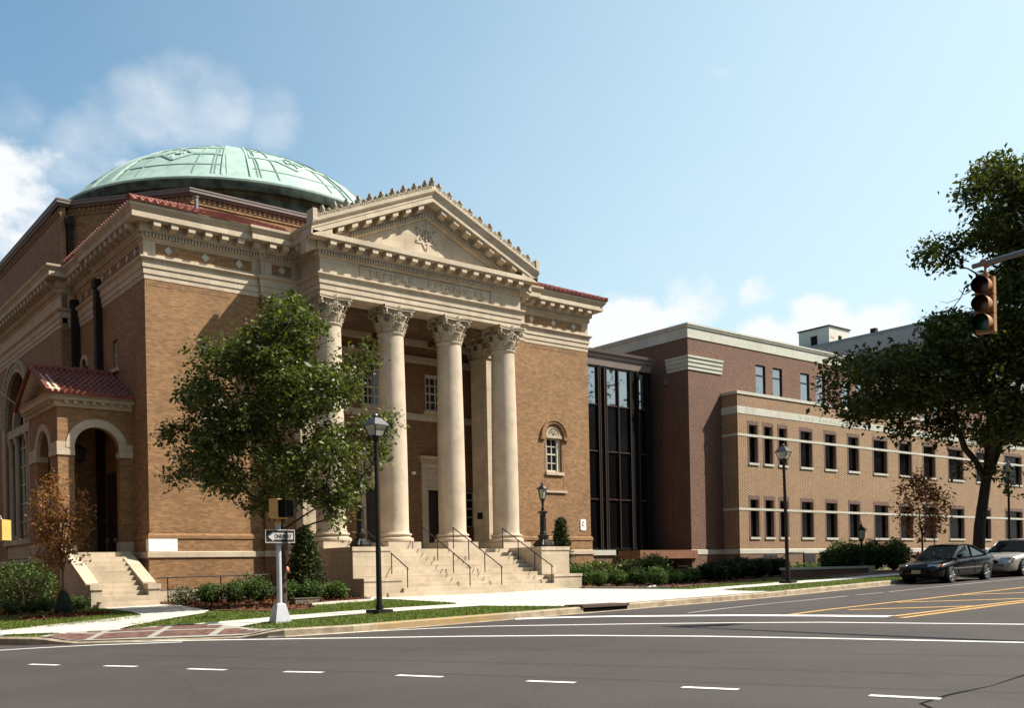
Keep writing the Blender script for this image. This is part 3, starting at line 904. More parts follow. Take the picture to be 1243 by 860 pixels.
def temple_walls():
    # front wings, with a niche window in each
    mb = MB()
    nicheR = (30.36 - 29.0, 31.32 - 29.0, 6.15, 8.36, True)
    nicheL = (13.78 - XL, 14.74 - XL, 6.15, 8.36, True)
    wall_panel(mb, (XL, YF), (1, 0), (0, -1), 16.15 - XL, ZW, 12.2, [nicheL], .28)
    wall_panel(mb, (16.15, 34.86), (1, 0), (0, -1), PL - 16.15 - .35, ZW, 12.2)
    mb.face((16.15, 34.86, ZW), (16.15, YF, ZW), (16.15, YF, 12.2), (16.15, 34.86, 12.2))
    mb.build('front_wall', M['brick'], temple)
    mb = MB()
    wall_panel(mb, (29.0, YF), (1, 0), (0, -1), XR - 29.0, ZW, 12.2, [nicheR], .28)
    wall_panel(mb, (PR + .35, 34.86), (1, 0), (0, -1), 29.0 - PR - .35, ZW, 12.2)
    mb.face((29.0, 34.86, ZW), (29.0, YF, ZW), (29.0, YF, 12.2), (29.0, 34.86, 12.2))
    mb.build('front_wall', M['brick'], temple)
    # left flank
    mb = MB()
    wall_panel(mb, (XL, 40.4), (0, -1), (-1, 0), 5.4, ZW, 12.2, [(40.4 - 38.72, 40.4 - 38.1, 9.5, 10.6)], .22)
    wall_panel(mb, (11.95, 43.8), (0, -1), (-1, 0), 3.4, ZW, 12.2, [(43.8 - 43.25, 43.8 - 42.45, 9.2, 10.7, True)], .22)
    mb.face((XL, 40.4, ZW), (11.95, 40.4, ZW), (11.95, 40.4, 12.2), (XL, 40.4, 12.2))
    mb.face((11.3, 43.8, .5), (11.95, 43.8, .5), (11.95, 43.8, 12.2), (11.3, 43.8, 12.2))
    mb.face((XL, 35, ZW), (XL, 35.0, ZW), (XL, 35, 12.2))
    mb.build('side_wall', M['brick'], temple)
    # transept with the great arched window
    mb = MB()
    wall_panel(mb, (11.3, 60), (0, -1), (-1, 0), 16.2, .5, 12.2, [(60 - 54.3, 60 - 49.4, 3.0, 11.6, True)], .45)
    mb.build('transept_wall', M['brick'], temple)
    mb = MB()
    mb.face((XR, YF, ZW), (XR, 60, ZW), (XR, 60, 12.2), (XR, YF, 12.2))
    mb.face((XL, 60.0, .5), (XR, 60, .5), (XR, 60, 12.2), (11.3, 60, 12.2))
    mb.build('rear_wall', M['brick'], temple)
    # base: stone foot, brick, stone water table, projecting brick course
    bases = [[(11.95, 43.8), (11.95, 40.4), (XL, 40.4), (XL, YF), (16.15, YF), (16.15, 34.86), (17.4, 34.86)], [(27.7, 34.86), (29.0, 34.86), (29.0, YF), (XR, YF), (XR, 60)]]
    for p in bases:
        a, b, c, d = MB(), MB(), MB(), MB()
        a.sweep(p, [(0, .4), (.10, .4), (.10, 1.1), (.07, 1.14), (0, 1.14)])
        b.sweep(p, [(0, 1.13), (.06, 1.13), (.06, 2.26), (0, 2.26)])
        c.sweep(p, [(0, 2.255), (.09, 2.255), (.11, 2.28), (.11, 2.46), (.05, ZW), (0, ZW)])
        d.sweep(p, [(0, ZW), (.045, ZW), (.045, 2.94), (.075, 2.945), (.075, 3.06), (.04, 3.13), (0, 3.14)])
        a.build('stone_plinth', M['stone'], temple)
        b.build('base_wall', M['brick'], temple)
        c.build('water_table', M['stone'], temple)
        d.build('base_course', M['brick'], temple)
    # soldier courses on the wing walls
    for x0, x1 in ((XL, 16.15), (29.0, XR)):
        mb = MB()
        n = int((x1 - x0) / .071)
        for k in range(n):
            mb.box(x0 + k * .071 + .004, x0 + (k + 1) * .071 - .004, YF - .006, YF + .02, 3.16, 3.36)
            mb.box(x0 + k * .071 + .004, x0 + (k + 1) * .071 - .004, YF - .006, YF + .02, 11.90, 12.11)
        tag(mb.build('soldier_course', M['brick'], temple), kind='stuff')
    mb = MB(); mb.box(XL - .06, 12.78, YF - .07, YF + .2, 2.50, 2.935)
    tag(mb.build('cornerstone', M['white'], temple), 'white painted cornerstone at the left front corner')
temple_walls()

def arched_window(xc, sub='window'):
    """niche window on the front wall: sash, carved lunette, hood and sills"""
    mb = MB(); y = YF + .2
    x0, x1, z0, z1 = xc - .46, xc + .46, 6.17, 7.78
    def bar(a, b, c, d, t=.05): mb.box(a, b, y - t, y + .02, c, d)
    bar(x0, x0 + .14, z0, z1); bar(x1 - .2, x1, z0, z1, .09); bar(x0 + .14, x1 - .2, z0, z0 + .1); bar(x0 + .14, x1 - .2, z1 - .08, z1)
    bar(x0 + .14, x1 - .2, 6.98, 7.05)
    for zz in (6.6, 7.38): bar(x0 + .14, x1 - .2, zz - .02, zz + .02, .04)
    bar(xc - .05, xc - .01, z0, z1, .04)
    w = mb.build(sub, M['cream'], temple)
    mb = MB(); mb.box(x0 + .1, x1 - .15, y + .0, y + .03, z0, z1); mb.build('pane', M['glass_win'], w)
    mb = MB(); mb.box(xc - .56, xc + .56, YF - .08, YF + .25, 6.02, 6.165); mb.build('sill', M['stone'], w)
    # lunette with pierced carving
    mb = MB()
    zc = 7.88
    arch_ring(mb, (0, YF), (1, 0), (0, -1), xc, zc, .36, .46, .2, -.02)
    mb.box(xc - .47, xc + .47, YF - .02, YF + .2, 7.77, 7.9)
    for k in range(7):
        a = PI * (k + .5) / 7
        mb.tube([(xc + .07 * math.cos(a), YF + .08, zc + .05 + .05 * math.sin(a)), (xc + .24 * math.cos(a), YF + .06, zc + .24 * math.sin(a)), (xc + .37 * math.cos(a), YF + .08, zc + .37 * math.sin(a))], [.035, .05, .03], 6)
    for k in range(3):
        a = PI * (k + .5) / 3
        cx, cz = xc + .2 * math.cos(a), zc + .06 + .17 * math.sin(a)
        mb.tube([(cx + .07 * math.cos(t), YF + .05, cz + .07 * math.sin(t)) for t in [i * PI / 4 for i in range(9)]], .02, 5)
    mb.build('lunette', M['stone_orn'], w)
    mb = MB(); mb.box(xc - .45, xc + .45, YF + .2, YF + .24, 7.8, 8.4); mb.build('lunette_backing', M['dark_void'], w)
    mb = MB()
    arch_ring(mb, (0, YF), (1, 0), (0, -1), xc, 7.84, .62, .80, .02, .07)
    arch_ring(mb, (0, YF), (1, 0), (0, -1), xc, 7.84, .74, .82, .02, .11)
    for s in (-1, 1): mb.box(xc + s * .72 - .14, xc + s * .72 + .14, YF - .1, YF + .02, 7.68, 7.84)
    mb.build('hood_moulding', M['brick'], w)
    mb = MB(); mb.box(xc - .72, xc + .72, YF - .07, YF + .02, 5.19, 5.29); mb.build('lower_sill', M['stone'], w)
    mb = MB()
    for s in (-1, 1): mb.box(xc + s * .58 - .012, xc + s * .58 + .012, YF - .012, YF + .02, 5.29, 6.0); mb.box(xc + s * .58 - .012, xc + s * .58 + .012, YF - .012, YF + .02, 6.17, 7.7)
    mb.build('reveal_joint', M['stone_dark'], w)
arched_window(30.84); arched_window(14.26)

def flank_windows():
    mb = MB(); X = XL + .15
    for y in (38.12, 38.66): mb.box(X - .05, X + .03, y - .04, y + .04, 9.5, 10.6)
    mb.box(X - .05, X + .03, 38.1, 38.7, 9.5, 9.56); mb.box(X - .05, X + .03, 38.1, 38.7, 10.54, 10.6); mb.box(X - .03, X + .03, 38.1, 38.7, 10.02, 10.07)
    w = mb.build('window', M['cream'], temple)
    mb = MB(); mb.box(X, X + .02, 38.1, 38.72, 9.5, 10.6); mb.build('pane', M['glass_win'], w)
    mb = MB(); mb.box(XL - .1, XL + .2, 38.0, 38.8, 9.36, 9.495); mb.build('sill', M['stone'], w)
    mb = MB()
    arch_ring(mb, (11.95, 43.8), (0, -1), (-1, 0), 43.8 - 42.85, 10.3, .40, .55, .02, .06)
    w = mb.build('window', M['stone'], temple)
    mb = MB(); mb.box(12.1, 12.13, 42.4, 43.3, 9.2, 10.8); mb.build('pane', M['glass_win'], w)
flank_windows()

def transept_window():
    """Palladian window: carved arch surround, slender columns, tall leaded lights"""
    yc = 51.85; X = 11.3
    o = (X, 60); U = (0, -1); Nn = (-1, 0); uc = 60 - yc; zs = 11.6 - 2.45
    mb = MB()
    arch_ring(mb, o, U, Nn, uc, zs, 2.42, 2.95, .1, .07, seg=28)
    arch_ring(mb, o, U, Nn, uc, zs, 2.86, 3.02, .1, .14, seg=28)
    for s in (-1, 1):
        wbox(mb, o, U, Nn, uc + s * 2.7 - .27, uc + s * 2.7 + .27, 3.2, zs, 0, .07)
    n = 26
    for k in range(n):      # egg-like blocks of the carved border
        a = PI * (k + .5) / n
        u = uc - 2.68 * math.cos(a); z = zs + 2.68 * math.sin(a)
        wbox(mb, o, U, Nn, u - .09, u + .09, z - .09, z + .09, .06, .12)
    w = mb.build('great_window', M['stone_orn'], temple)
    mb = MB()
    for u in (-2.3, -1.05, 1.05, 2.3):
        mb.lathe([(.17, 0), (.17, .15), (.13, .2), (.12, 4.6), (.17, 4.75), (.2, 5.0)], (X + .22, 60 - uc - u, 3.55), 12)
    wbox(mb, o, U, Nn, uc - 2.45, uc + 2.45, 8.55, 8.95, -.35, -.05)
    arch_ring(mb, o, U, Nn, uc, 8.95, 1.0, 1.3, .35, -.05, seg=20)
    mb.build('mullion_column', M['stone_orn'], w)
    mb = MB()
    for u in [-1.67, -.5, .5, 1.67]:
        wbox(mb, o, U, Nn, uc + u - .04, uc + u + .04, 3.55, 8.6, -.4, -.32)
    for z in (4.4, 5.3, 6.2, 7.1, 8.0, 9.6, 10.4):
        wbox(mb, o, U, Nn, uc - 2.3, uc + 2.3, z - .03, z + .03, -.4, -.34)
    mb.build('glazing_bar', M['cream'], w)
    mb = MB(); wbox(mb, o, U, Nn, uc - 2.5, uc + 2.5, 3.4, 11.7, -.46, -.41); mb.build('pane', M['glass_win'], w)
    mb = MB(); wbox(mb, o, U, Nn, uc - 2.7, uc + 2.7, 3.25, 3.5, -.3, .16); wbox(mb, o, U, Nn, uc - 2.45, uc + 2.45, 2.6, 3.25, -.2, .02)
    mb.build('sill', M['stone'], w)
    mb = MB()
    mb.sweep([(11.3, 60), (11.3, 43.8)], [(0, 2.255), (.13, 2.255), (.15, 2.3), (.15, 2.46), (.05, 2.52), (0, 2.52)])
    mb.build('water_table', M['stone'], temple)
transept_window()

def entablature():
    # architrave fasciae, ledge, frieze face, bed mouldings
    mb = MB()
    mb.sweep(PATH, [(-.25, 12.12), (.02, 12.12), (.02, 12.29), (.05, 12.30), (.05, 12.51), (.085, 12.52), (.085, 12.76), (.13, 12.79), (.19, 12.84), (.19, 12.89), (.05, 12.92), (.03, 12.95), (.03, 13.50), (-.25, 13.5)])
    mb.build('architrave', M['stone'], temple)
    mb = MB()
    mb.sweep(PATH, [(-.25, 13.50), (.06, 13.50), (.10, 13.56), (.10, 13.72), (.16, 13.74), (.19, 13.80), (.19, 14.055), (.56, 14.056), (.58, 14.07), (.58, 14.25), (-.25, 14.25)])
    cornice = mb.build('cornice', M['stone'], temple)
    # dentils and modillions follow the same plan line
    dn = MB()
    for (a, b) in zip(PATH, PATH[1:]):
        a, b = Vector(a), Vector(b); L_ = (b - a).length; d = (b - a) / L_; n = Vector((d.y, -d.x))
        if L_ < .5: continue
        front = abs(d.x) > .5
        if a.y > 58 and b.y > 58: continue
        if (a.x > 30 and not front): continue
        k = int(L_ / .115)
        for i in range(k):
            u = (i + .5) * L_ / k
            wbox(dn, a, d, n, u - .034, u + .034, 13.575, 13.715, .09, .185)
        k = max(1, round(L_ / .6))
        for i in range(k):
            u = (i + .5) * L_ / k
            # scrolled bracket: deep at the back, lifted at the nose
            O = Vector((a.x, a.y, 0)); D3 = Vector((d.x, d.y, 0)); N3 = Vector((n.x, n.y, 0))
            prof = [(.17, 13.80), (.28, 13.80), (.35, 13.835), (.41, 13.865), (.48, 13.84), (.53, 13.875), (.53, 14.052), (.17, 14.052)]
            w = .125
            md = MB()
            v = [tuple(O + D3 * (u + s * w) + N3 * o + Vector((0, 0, z))) for s in (-1, 1) for o, z in prof]
            m = len(prof)
            md.add(v, [tuple(range(m)), tuple(reversed(range(m, 2 * m)))] + [(j, (j + 1) % m, (j + 1) % m + m, j + m) for j in range(m)])
            wbox(md, a, d, n, u - .145, u + .145, 14.02, 14.054, .18, .545)
            md.build('modillion', M['stone'], cornice)
    tag(dn.build('dentils', M['stone'], cornice), kind='stuff')
    # crown moulding on the wings only (it climbs the gable on the portico)
    mb = MB()
    for p in (WING_L, WING_R):
        mb = MB()
        mb.sweep(p, [(-.25, 14.252), (.55, 14.252), (.555, 14.28), (.60, 14.34), (.68, 14.44), (.69, 14.49), (.69, 14.53), (-.25, 14.53)])
        mb.build('crown_moulding', M['stone'], temple)
    # the crown returns along the portico sides
    mb = MB(); mb.sweep([(PL, 34.86), (PL, YP - .55)], [(-.25, 14.252), (.55, 14.252), (.60, 14.34), (.68, 14.44), (.69, 14.53), (-.25, 14.53)])
    mb.build('crown_moulding', M['stone'], temple); mb = MB()
    mb.sweep([(PR, YP - .55), (PR, 34.86)], [(-.25, 14.252), (.55, 14.252), (.60, 14.34), (.68, 14.44), (.69, 14.53), (-.25, 14.53)])
    mb.build('crown_moulding', M['stone'], temple)
    # brick frieze panels with stone diamonds
    def panel(O, U, Nn, u0, u1, ds):
        br = MB(); wbox(br, O, U, Nn, u0, u1, 13.02, 13.42, .0, .036)
        pn = br.build('frieze_panel', M['brick'], temple)
        for u in ds:
            if 1:
                di = MB()
                c = Vector((O[0], O[1], 0)) + Vector((U[0], U[1], 0)) * u + Vector((0, 0, 13.22))
                U3 = Vector((U[0], U[1], 0)); N3 = Vector((Nn[0], Nn[1], 0))
                pts = [c + U3 * .15 + N3 * .03, c + Vector((0, 0, .155)) + N3 * .03, c - U3 * .15 + N3 * .03, c - Vector((0, 0, .155)) + N3 * .03]
                di.slab([tuple(p) for p in pts], N3, .035); di.build('diamond', M['precast'], pn)
    panel((XL, YF), (1, 0), (0, -1), .4, 4.0, (.85, 2.2, 3.5))
    panel((29.0, YF), (1, 0), (0, -1), .1, 3.72, (.55, 1.9, 3.2))
    panel((16.15, 34.86), (1, 0), (0, -1), .42, 1.22, (.82,))
    panel((PR, 34.86), (1, 0), (0, -1), .4, 1.2, (.8,))
    panel((XL, 40.4), (0, -1), (-1, 0), .3, 5.0, (.75, 1.75, 2.75, 3.75, 4.6))
    panel((11.95, 43.8), (0, -1), (-1, 0), .4, 3.1, (.7, 1.6, 2.5))
    # inscription panel and letters on the portico frieze
    mb = MB(); y0 = YP - .03
    x0, x1, z0, z1 = 19.4, 25.8, 13.0, 13.46
    for a, b, c, d in ((x0, x1, z0, z0 + .025), (x0, x1, z1 - .025, z1), (x0, x0 + .025, z0 + .025, z1 - .025), (x1 - .025, x1, z0 + .025, z1 - .025)):
        mb.box(a, b, y0 - .012, y0 + .01, c, d)
    mb.build('inscription_border', M['stone_dark'], temple)
    text_mesh('inscription', "TEMPLE \u00b7 EMANV\u00b7EL", .37, M['inscr'], temple, (19.72, y0 - .004, 13.115), FRONT, .004, spacing=1.12, width=5.75, bold=-.006)
entablature()

def pediment():
    ap, sl = 16.90, .432
    zt = lambda x: ap - sl * abs(x - XM - .06)
    xm = XM + .06
    mb = MB()
    # tympanum
    y = YP + .02
    mb.add([(PL + .1, y, 14.2), (PR - .1, y, 14.2), (xm, y, 16.05), (PL + .1, y + .3, 14.2), (PR - .1, y + .3, 14.2), (xm, y + .3, 16.05)], [(0, 1, 2), (3, 5, 4), (0, 3, 4, 1), (1, 4, 5, 2), (2, 5, 3, 0)])
    ty = mb.build('tympanum', M['stone'], temple)
    # six-pointed star in relief with a small rosette
    mb = MB(); c = (xm, 15.20)
    for t in (0, PI):
        P_ = [(c[0] + .55 * math.sin(t + 2 * PI * k / 3), c[1] + .55 * math.cos(t + 2 * PI * k / 3)) for k in range(3)]
        for a, b in zip(P_, P_[1:] + P_[:1]):
            A, B = Vector((a[0], 0, a[1])), Vector((b[0], 0, b[1])); d = (B - A).normalized(); n = Vector((d.z, 0, -d.x)) * .045
            q = [A + n, B + n, B - n, A - n]
            mb.slab([(p.x, y + .005, p.z) for p in q], (0, -1, 0), .035 + (.004 if t else 0))
    mb.build('star', M['stone'], ty)
    mb = MB()
    for k in range(6):
        a = PI / 3 * k + PI / 6
        mb.tube([(c[0] + .06 * math.cos(a), y - .02, c[1] + .06 * math.sin(a)), (c[0] + .2 * math.cos(a), y - .03, c[1] + .2 * math.sin(a))], [.03, .055], 6)
    mb.tube([(c[0], y - .06, c[1]), (c[0], y + .01, c[1])], .07, 10)
    mb.build('rosette', M['stone'], ty)
    # raking cornice: sheared sections (offset towards the street, height below the crown line)
    def rake(prof, xa, xb, name, mat, parent=temple):
        mb = MB()
        for s in (-1, 1):
            xs = [xm, xm + s * xb]
            V = []
            for x in xs:
                for o, h in prof: V.append((x, YP - o, zt(x) + h))
            k = len(prof)
            mb.add(V, [(i, i + 1, i + 1 + k, i + k) for i in range(k - 1)] + [(k - 1, 0, k, 2 * k - 1)] + [tuple(range(k)), tuple(range(k, 2 * k))])
        return mb.build(name, mat, parent)
    hw = (PR - PL) / 2
    rk = rake([(-.3, -.05), (.70, 0), (.70, -.05), (.68, -.09), (.60, -.20), (.60, -.27), (.58, -.28), (.58, -.46), (.55, -.462), (.12, -.47), (.12, -.70), (.14, -.76), (.10, -.78), (.10, -.94), (.05, -.99), (-.3, -1.0)], 0, hw + .62, 'raking_cornice', M['stone'])
    # trim: cornice ends must not stick below the corona; small blocks
    dn = MB()
    for s in (-1, 1):
        for i in range(8):
            x = xm + s * (.55 + i * .605) if i or s > 0 else xm + s * .55
            w = .125
            if abs(x - xm) > hw - .25: continue
            V = []
            for xx in (x - w, x + w):
                for o, h in ((.10, -.71), (.30, -.71), (.42, -.66), (.53, -.64), (.53, -.464), (.10, -.464)): V.append((xx, YP - o, zt(xx) + h))
            md = MB(); md.add(V, [tuple(range(6)), tuple(reversed(range(6, 12)))] + [(j, (j + 1) % 6, (j + 1) % 6 + 6, j + 6) for j in range(6)]); md.build('modillion', M['stone'], rk)
        for i in range(34):
            x = xm + s * (.09 + i * .118); w = .036
            if zt(x) - .98 < 14.36: continue
            V = []
            for xx in (x - w, x + w):
                for o, h in ((.09, -.93), (.185, -.93), (.185, -.79), (.09, -.79)): V.append((xx, YP - o, zt(xx) + h))
            dn.add(V, [(0, 1, 2, 3), (7, 6, 5, 4), (0, 4, 5, 1), (1, 5, 6, 2), (2, 6, 7, 3), (3, 7, 4, 0)])
    tag(dn.build('dentils', M['stone'], rk), kind='stuff')
    # cresting: pierced band, palmettes and end blocks along both slopes
    mb = MB()
    yc = YP - .56
    r_ = random.Random(4)
    def leaf(x, h, w, z0):
        out = [(-.5, 0), (-.62, .18), (-.42, .22), (-.60, .42), (-.36, .44), (-.46, .68), (-.2, .66), (-.16, .92), (0, 1.0), (.16, .92), (.2, .66), (.46, .68), (.36, .44), (.60, .42), (.42, .22), (.62, .18), (.5, 0)]
        pts = [(x + a * w, yc + .05 - .05 * b, z0(x + a * w) + b * h) for a, b in out]
        mb.slab(pts, (0, 1, 0), .12)
        mb.tube([(x, yc - .03, z0(x) + .02), (x, yc - .06, z0(x) + h * .6), (x, yc, z0(x) + h * .93)], [.05, .055, .02], 6)
    for s in (-1, 1):
        xs = [xm, xm + s * (hw + .60)]
        V = []
        for x in xs:
            for yy, h in ((yc - .12, -.02), (yc + .12, -.02), (yc + .12, .16), (yc - .06, .16), (yc - .12, .05)): V.append((x, yy, zt(x) + h))
        mb.add(V, [(0, 1, 2, 3, 4), (9, 8, 7, 6, 5)] + [(j, (j + 1) % 5, (j + 1) % 5 + 5, j + 5) for j in range(5)])
        n = 10
        for i in range(n):
            x = xm + s * (.34 + i * (hw + .3) / n)
            leaf(x, .46 + r_.uniform(-.03, .03), .25, lambda q: zt(q) + .05)
            x2 = xm + s * (.34 + (i + .5) * (hw + .3) / n)
            leaf(x2, .29, .22, lambda q: zt(q) + .05)
            for t in (-.17, .17, .08, -.08):
                xx = x + t + s * .0
                mb.tube([(xx + .05 * math.cos(a), yc - .1, zt(xx) + .12 + .05 * math.sin(a)) for a in [j * PI / 3 for j in range(7)]], .022, 5)
            for t in (-.07, .07):
                xx = x2 + t
                mb.tube([(xx + .05 * math.cos(a), yc - .1, zt(xx) + .11 + .05 * math.sin(a)) for a in [j * PI / 3 for j in range(7)]], .022, 5)
    leaf(xm, .52, .22, lambda q: ap + .03)
    mb.build('cresting', M['stone_orn'], temple)
    for s in (-1, 1):
        mb = MB()
        x = xm + s * (hw + .52)
        mb.box(x - .09, x + .09, yc - .15, yc + .35, zt(x) - .02, zt(x) + .42)
        mb.build('crest_block', M['stone'], temple)
    # gable roof running back to the attic
    mb = MB()
    for s in (-1, 1):
        xe = xm + s * (hw + .5)
        mb.add([(xm, YP - .4, ap - .06), (xm, 40.5, ap - .06), (xe, 40.5, zt(xe) - .06), (xe, YP - .4, zt(xe) - .06)], [(0, 1, 2, 3)])
    mb.build('gable_roof', M['tile'], temple)
pediment()

def tile_roof(name, e0, e1, r1, r0, parent, sp=.27, row=.38, ridge=None):
    """barrel-tile slope: eave e0->e1, top r0->r1"""
    e0, e1, r0, r1 = map(Vector, (e0, e1, r0, r1))
    nrm = ((e1 - e0).cross(r0 - e0)).normalized()
    if nrm.z < 0: nrm = -nrm
    W = max((e1 - e0).length, (r1 - r0).length); n = max(2, round(W / sp))
    H = max((r0 - e0).length, (r1 - e1).length) ; rows = max(1, round(H / row))
    S = 6
    mb = MB(); cols = n * S + 1
    r_ = random.Random(7)
    lift = {}
    for j in range(rows):
        for half in (0, 1):
            t = (j + half * .999) / rows
            for i in range(cols):
                u = i / (cols - 1)
                key = (j, i // S)
                if key not in lift: lift[key] = r_.uniform(-.008, .012)
                p = (e0.lerp(e1, u)).lerp(r0.lerp(r1, u), t)
                ph = (i % S) / S
                h = .085 * math.sin(PI * min(1, ph / .62)) if ph < .62 else -.02 * math.sin(PI * (ph - .62) / .38)
                mb.v.append(tuple(p + nrm * (h + (.045 if half == 0 else 0) + lift[key])))
    for j in range(rows * 2 - 1):
        for i in range(cols - 1):
            a = j * cols + i
            mb.f.append((a, a + 1, a + 1 + cols, a + cols))
    # open tile ends along the eave
    base = len(mb.v)
    for i in range(cols):
        p = e0.lerp(e1, i / (cols - 1)); mb.v.append(tuple(p - nrm * .03))
    for i in range(cols - 1): mb.f.append((i, base + i, base + i + 1, i + 1))
    me = bpy.data.meshes.new(name); me.from_pydata(mb.v, [], mb.f)
    me.polygons.foreach_set('use_smooth', [True] * len(me.polygons)); me.set_sharp_from_angle(angle=R(50))
    me.materials.append(M['tile'])
    o = bpy.data.objects.new(name, me); C.objects.link(o)
    o.parent = parent; o.matrix_parent_inverse = world_of(parent).inverted()
    return o

def roofs():
    ze = 14.56; k = .40
    yf = YF - .74; xl = XL - .74
    # front-left slope, split at the hip line; attic front at Y=39.5
    h = lambda d: ze + k * d
    tile_roof('tile_roof', (xl, yf, ze), (17.0, yf, ze), (17.0, 39.6, h(39.6 - yf)), (xl + 39.6 - yf, 39.6, h(39.6 - yf)), temple)
    tile_roof('tile_roof', (xl + .16, 43.8, ze + .02), (xl + .16, yf + .16, ze + .02), (xl + 4.2, yf + 4.2, h(4.2)), (xl + 4.2, 43.8, h(4.2)), temple)
    tile_roof('tile_roof', (28.1, yf, ze), (XR + .74, yf, ze), (XR + .74 - 5.3, 39.6, h(39.6 - yf)), (28.1, 39.6, h(39.6 - yf)), temple)
    tile_roof('tile_roof', (XR + .74, yf, ze), (XR + .74, 44, ze), (XR - 3.5, 44, h(4.2)), (XR - 3.5, yf + 4.2, h(4.2)), temple)
    # hip tiles
    mb = MB()
    def hip(a, b):
        a, b = Vector(a), Vector(b); n = int((b - a).length / .38)
        for i in range(n):
            p, q = a.lerp(b, i / n), a.lerp(b, (i + 1.12) / n)
            mb.tube([p, q], [.10, .08], 8)
    hip((xl, yf, ze + .06), (xl + 4.3, yf + 4.3, h(4.3) + .06)); hip((XR + .74, yf, ze + .06), (XR - 3.5, yf + 4.3, h(4.3) + .06))
    mb.build('hip_tiles', M['tile'], temple, True, 50)
    mb = MB()
    mb.lathe([(.07, 0), (.07, .62), (.1, .64), (.1, .68)], (13.9, 35.4, 14.9), 10); mb.build('vent_pipe', M['galv'], temple)
    mb = MB(); mb.box(11.1, 11.9, 43.75, 60, 14.53, 14.6); mb.build('roof_flashing', M['pipe'], temple)
roofs()

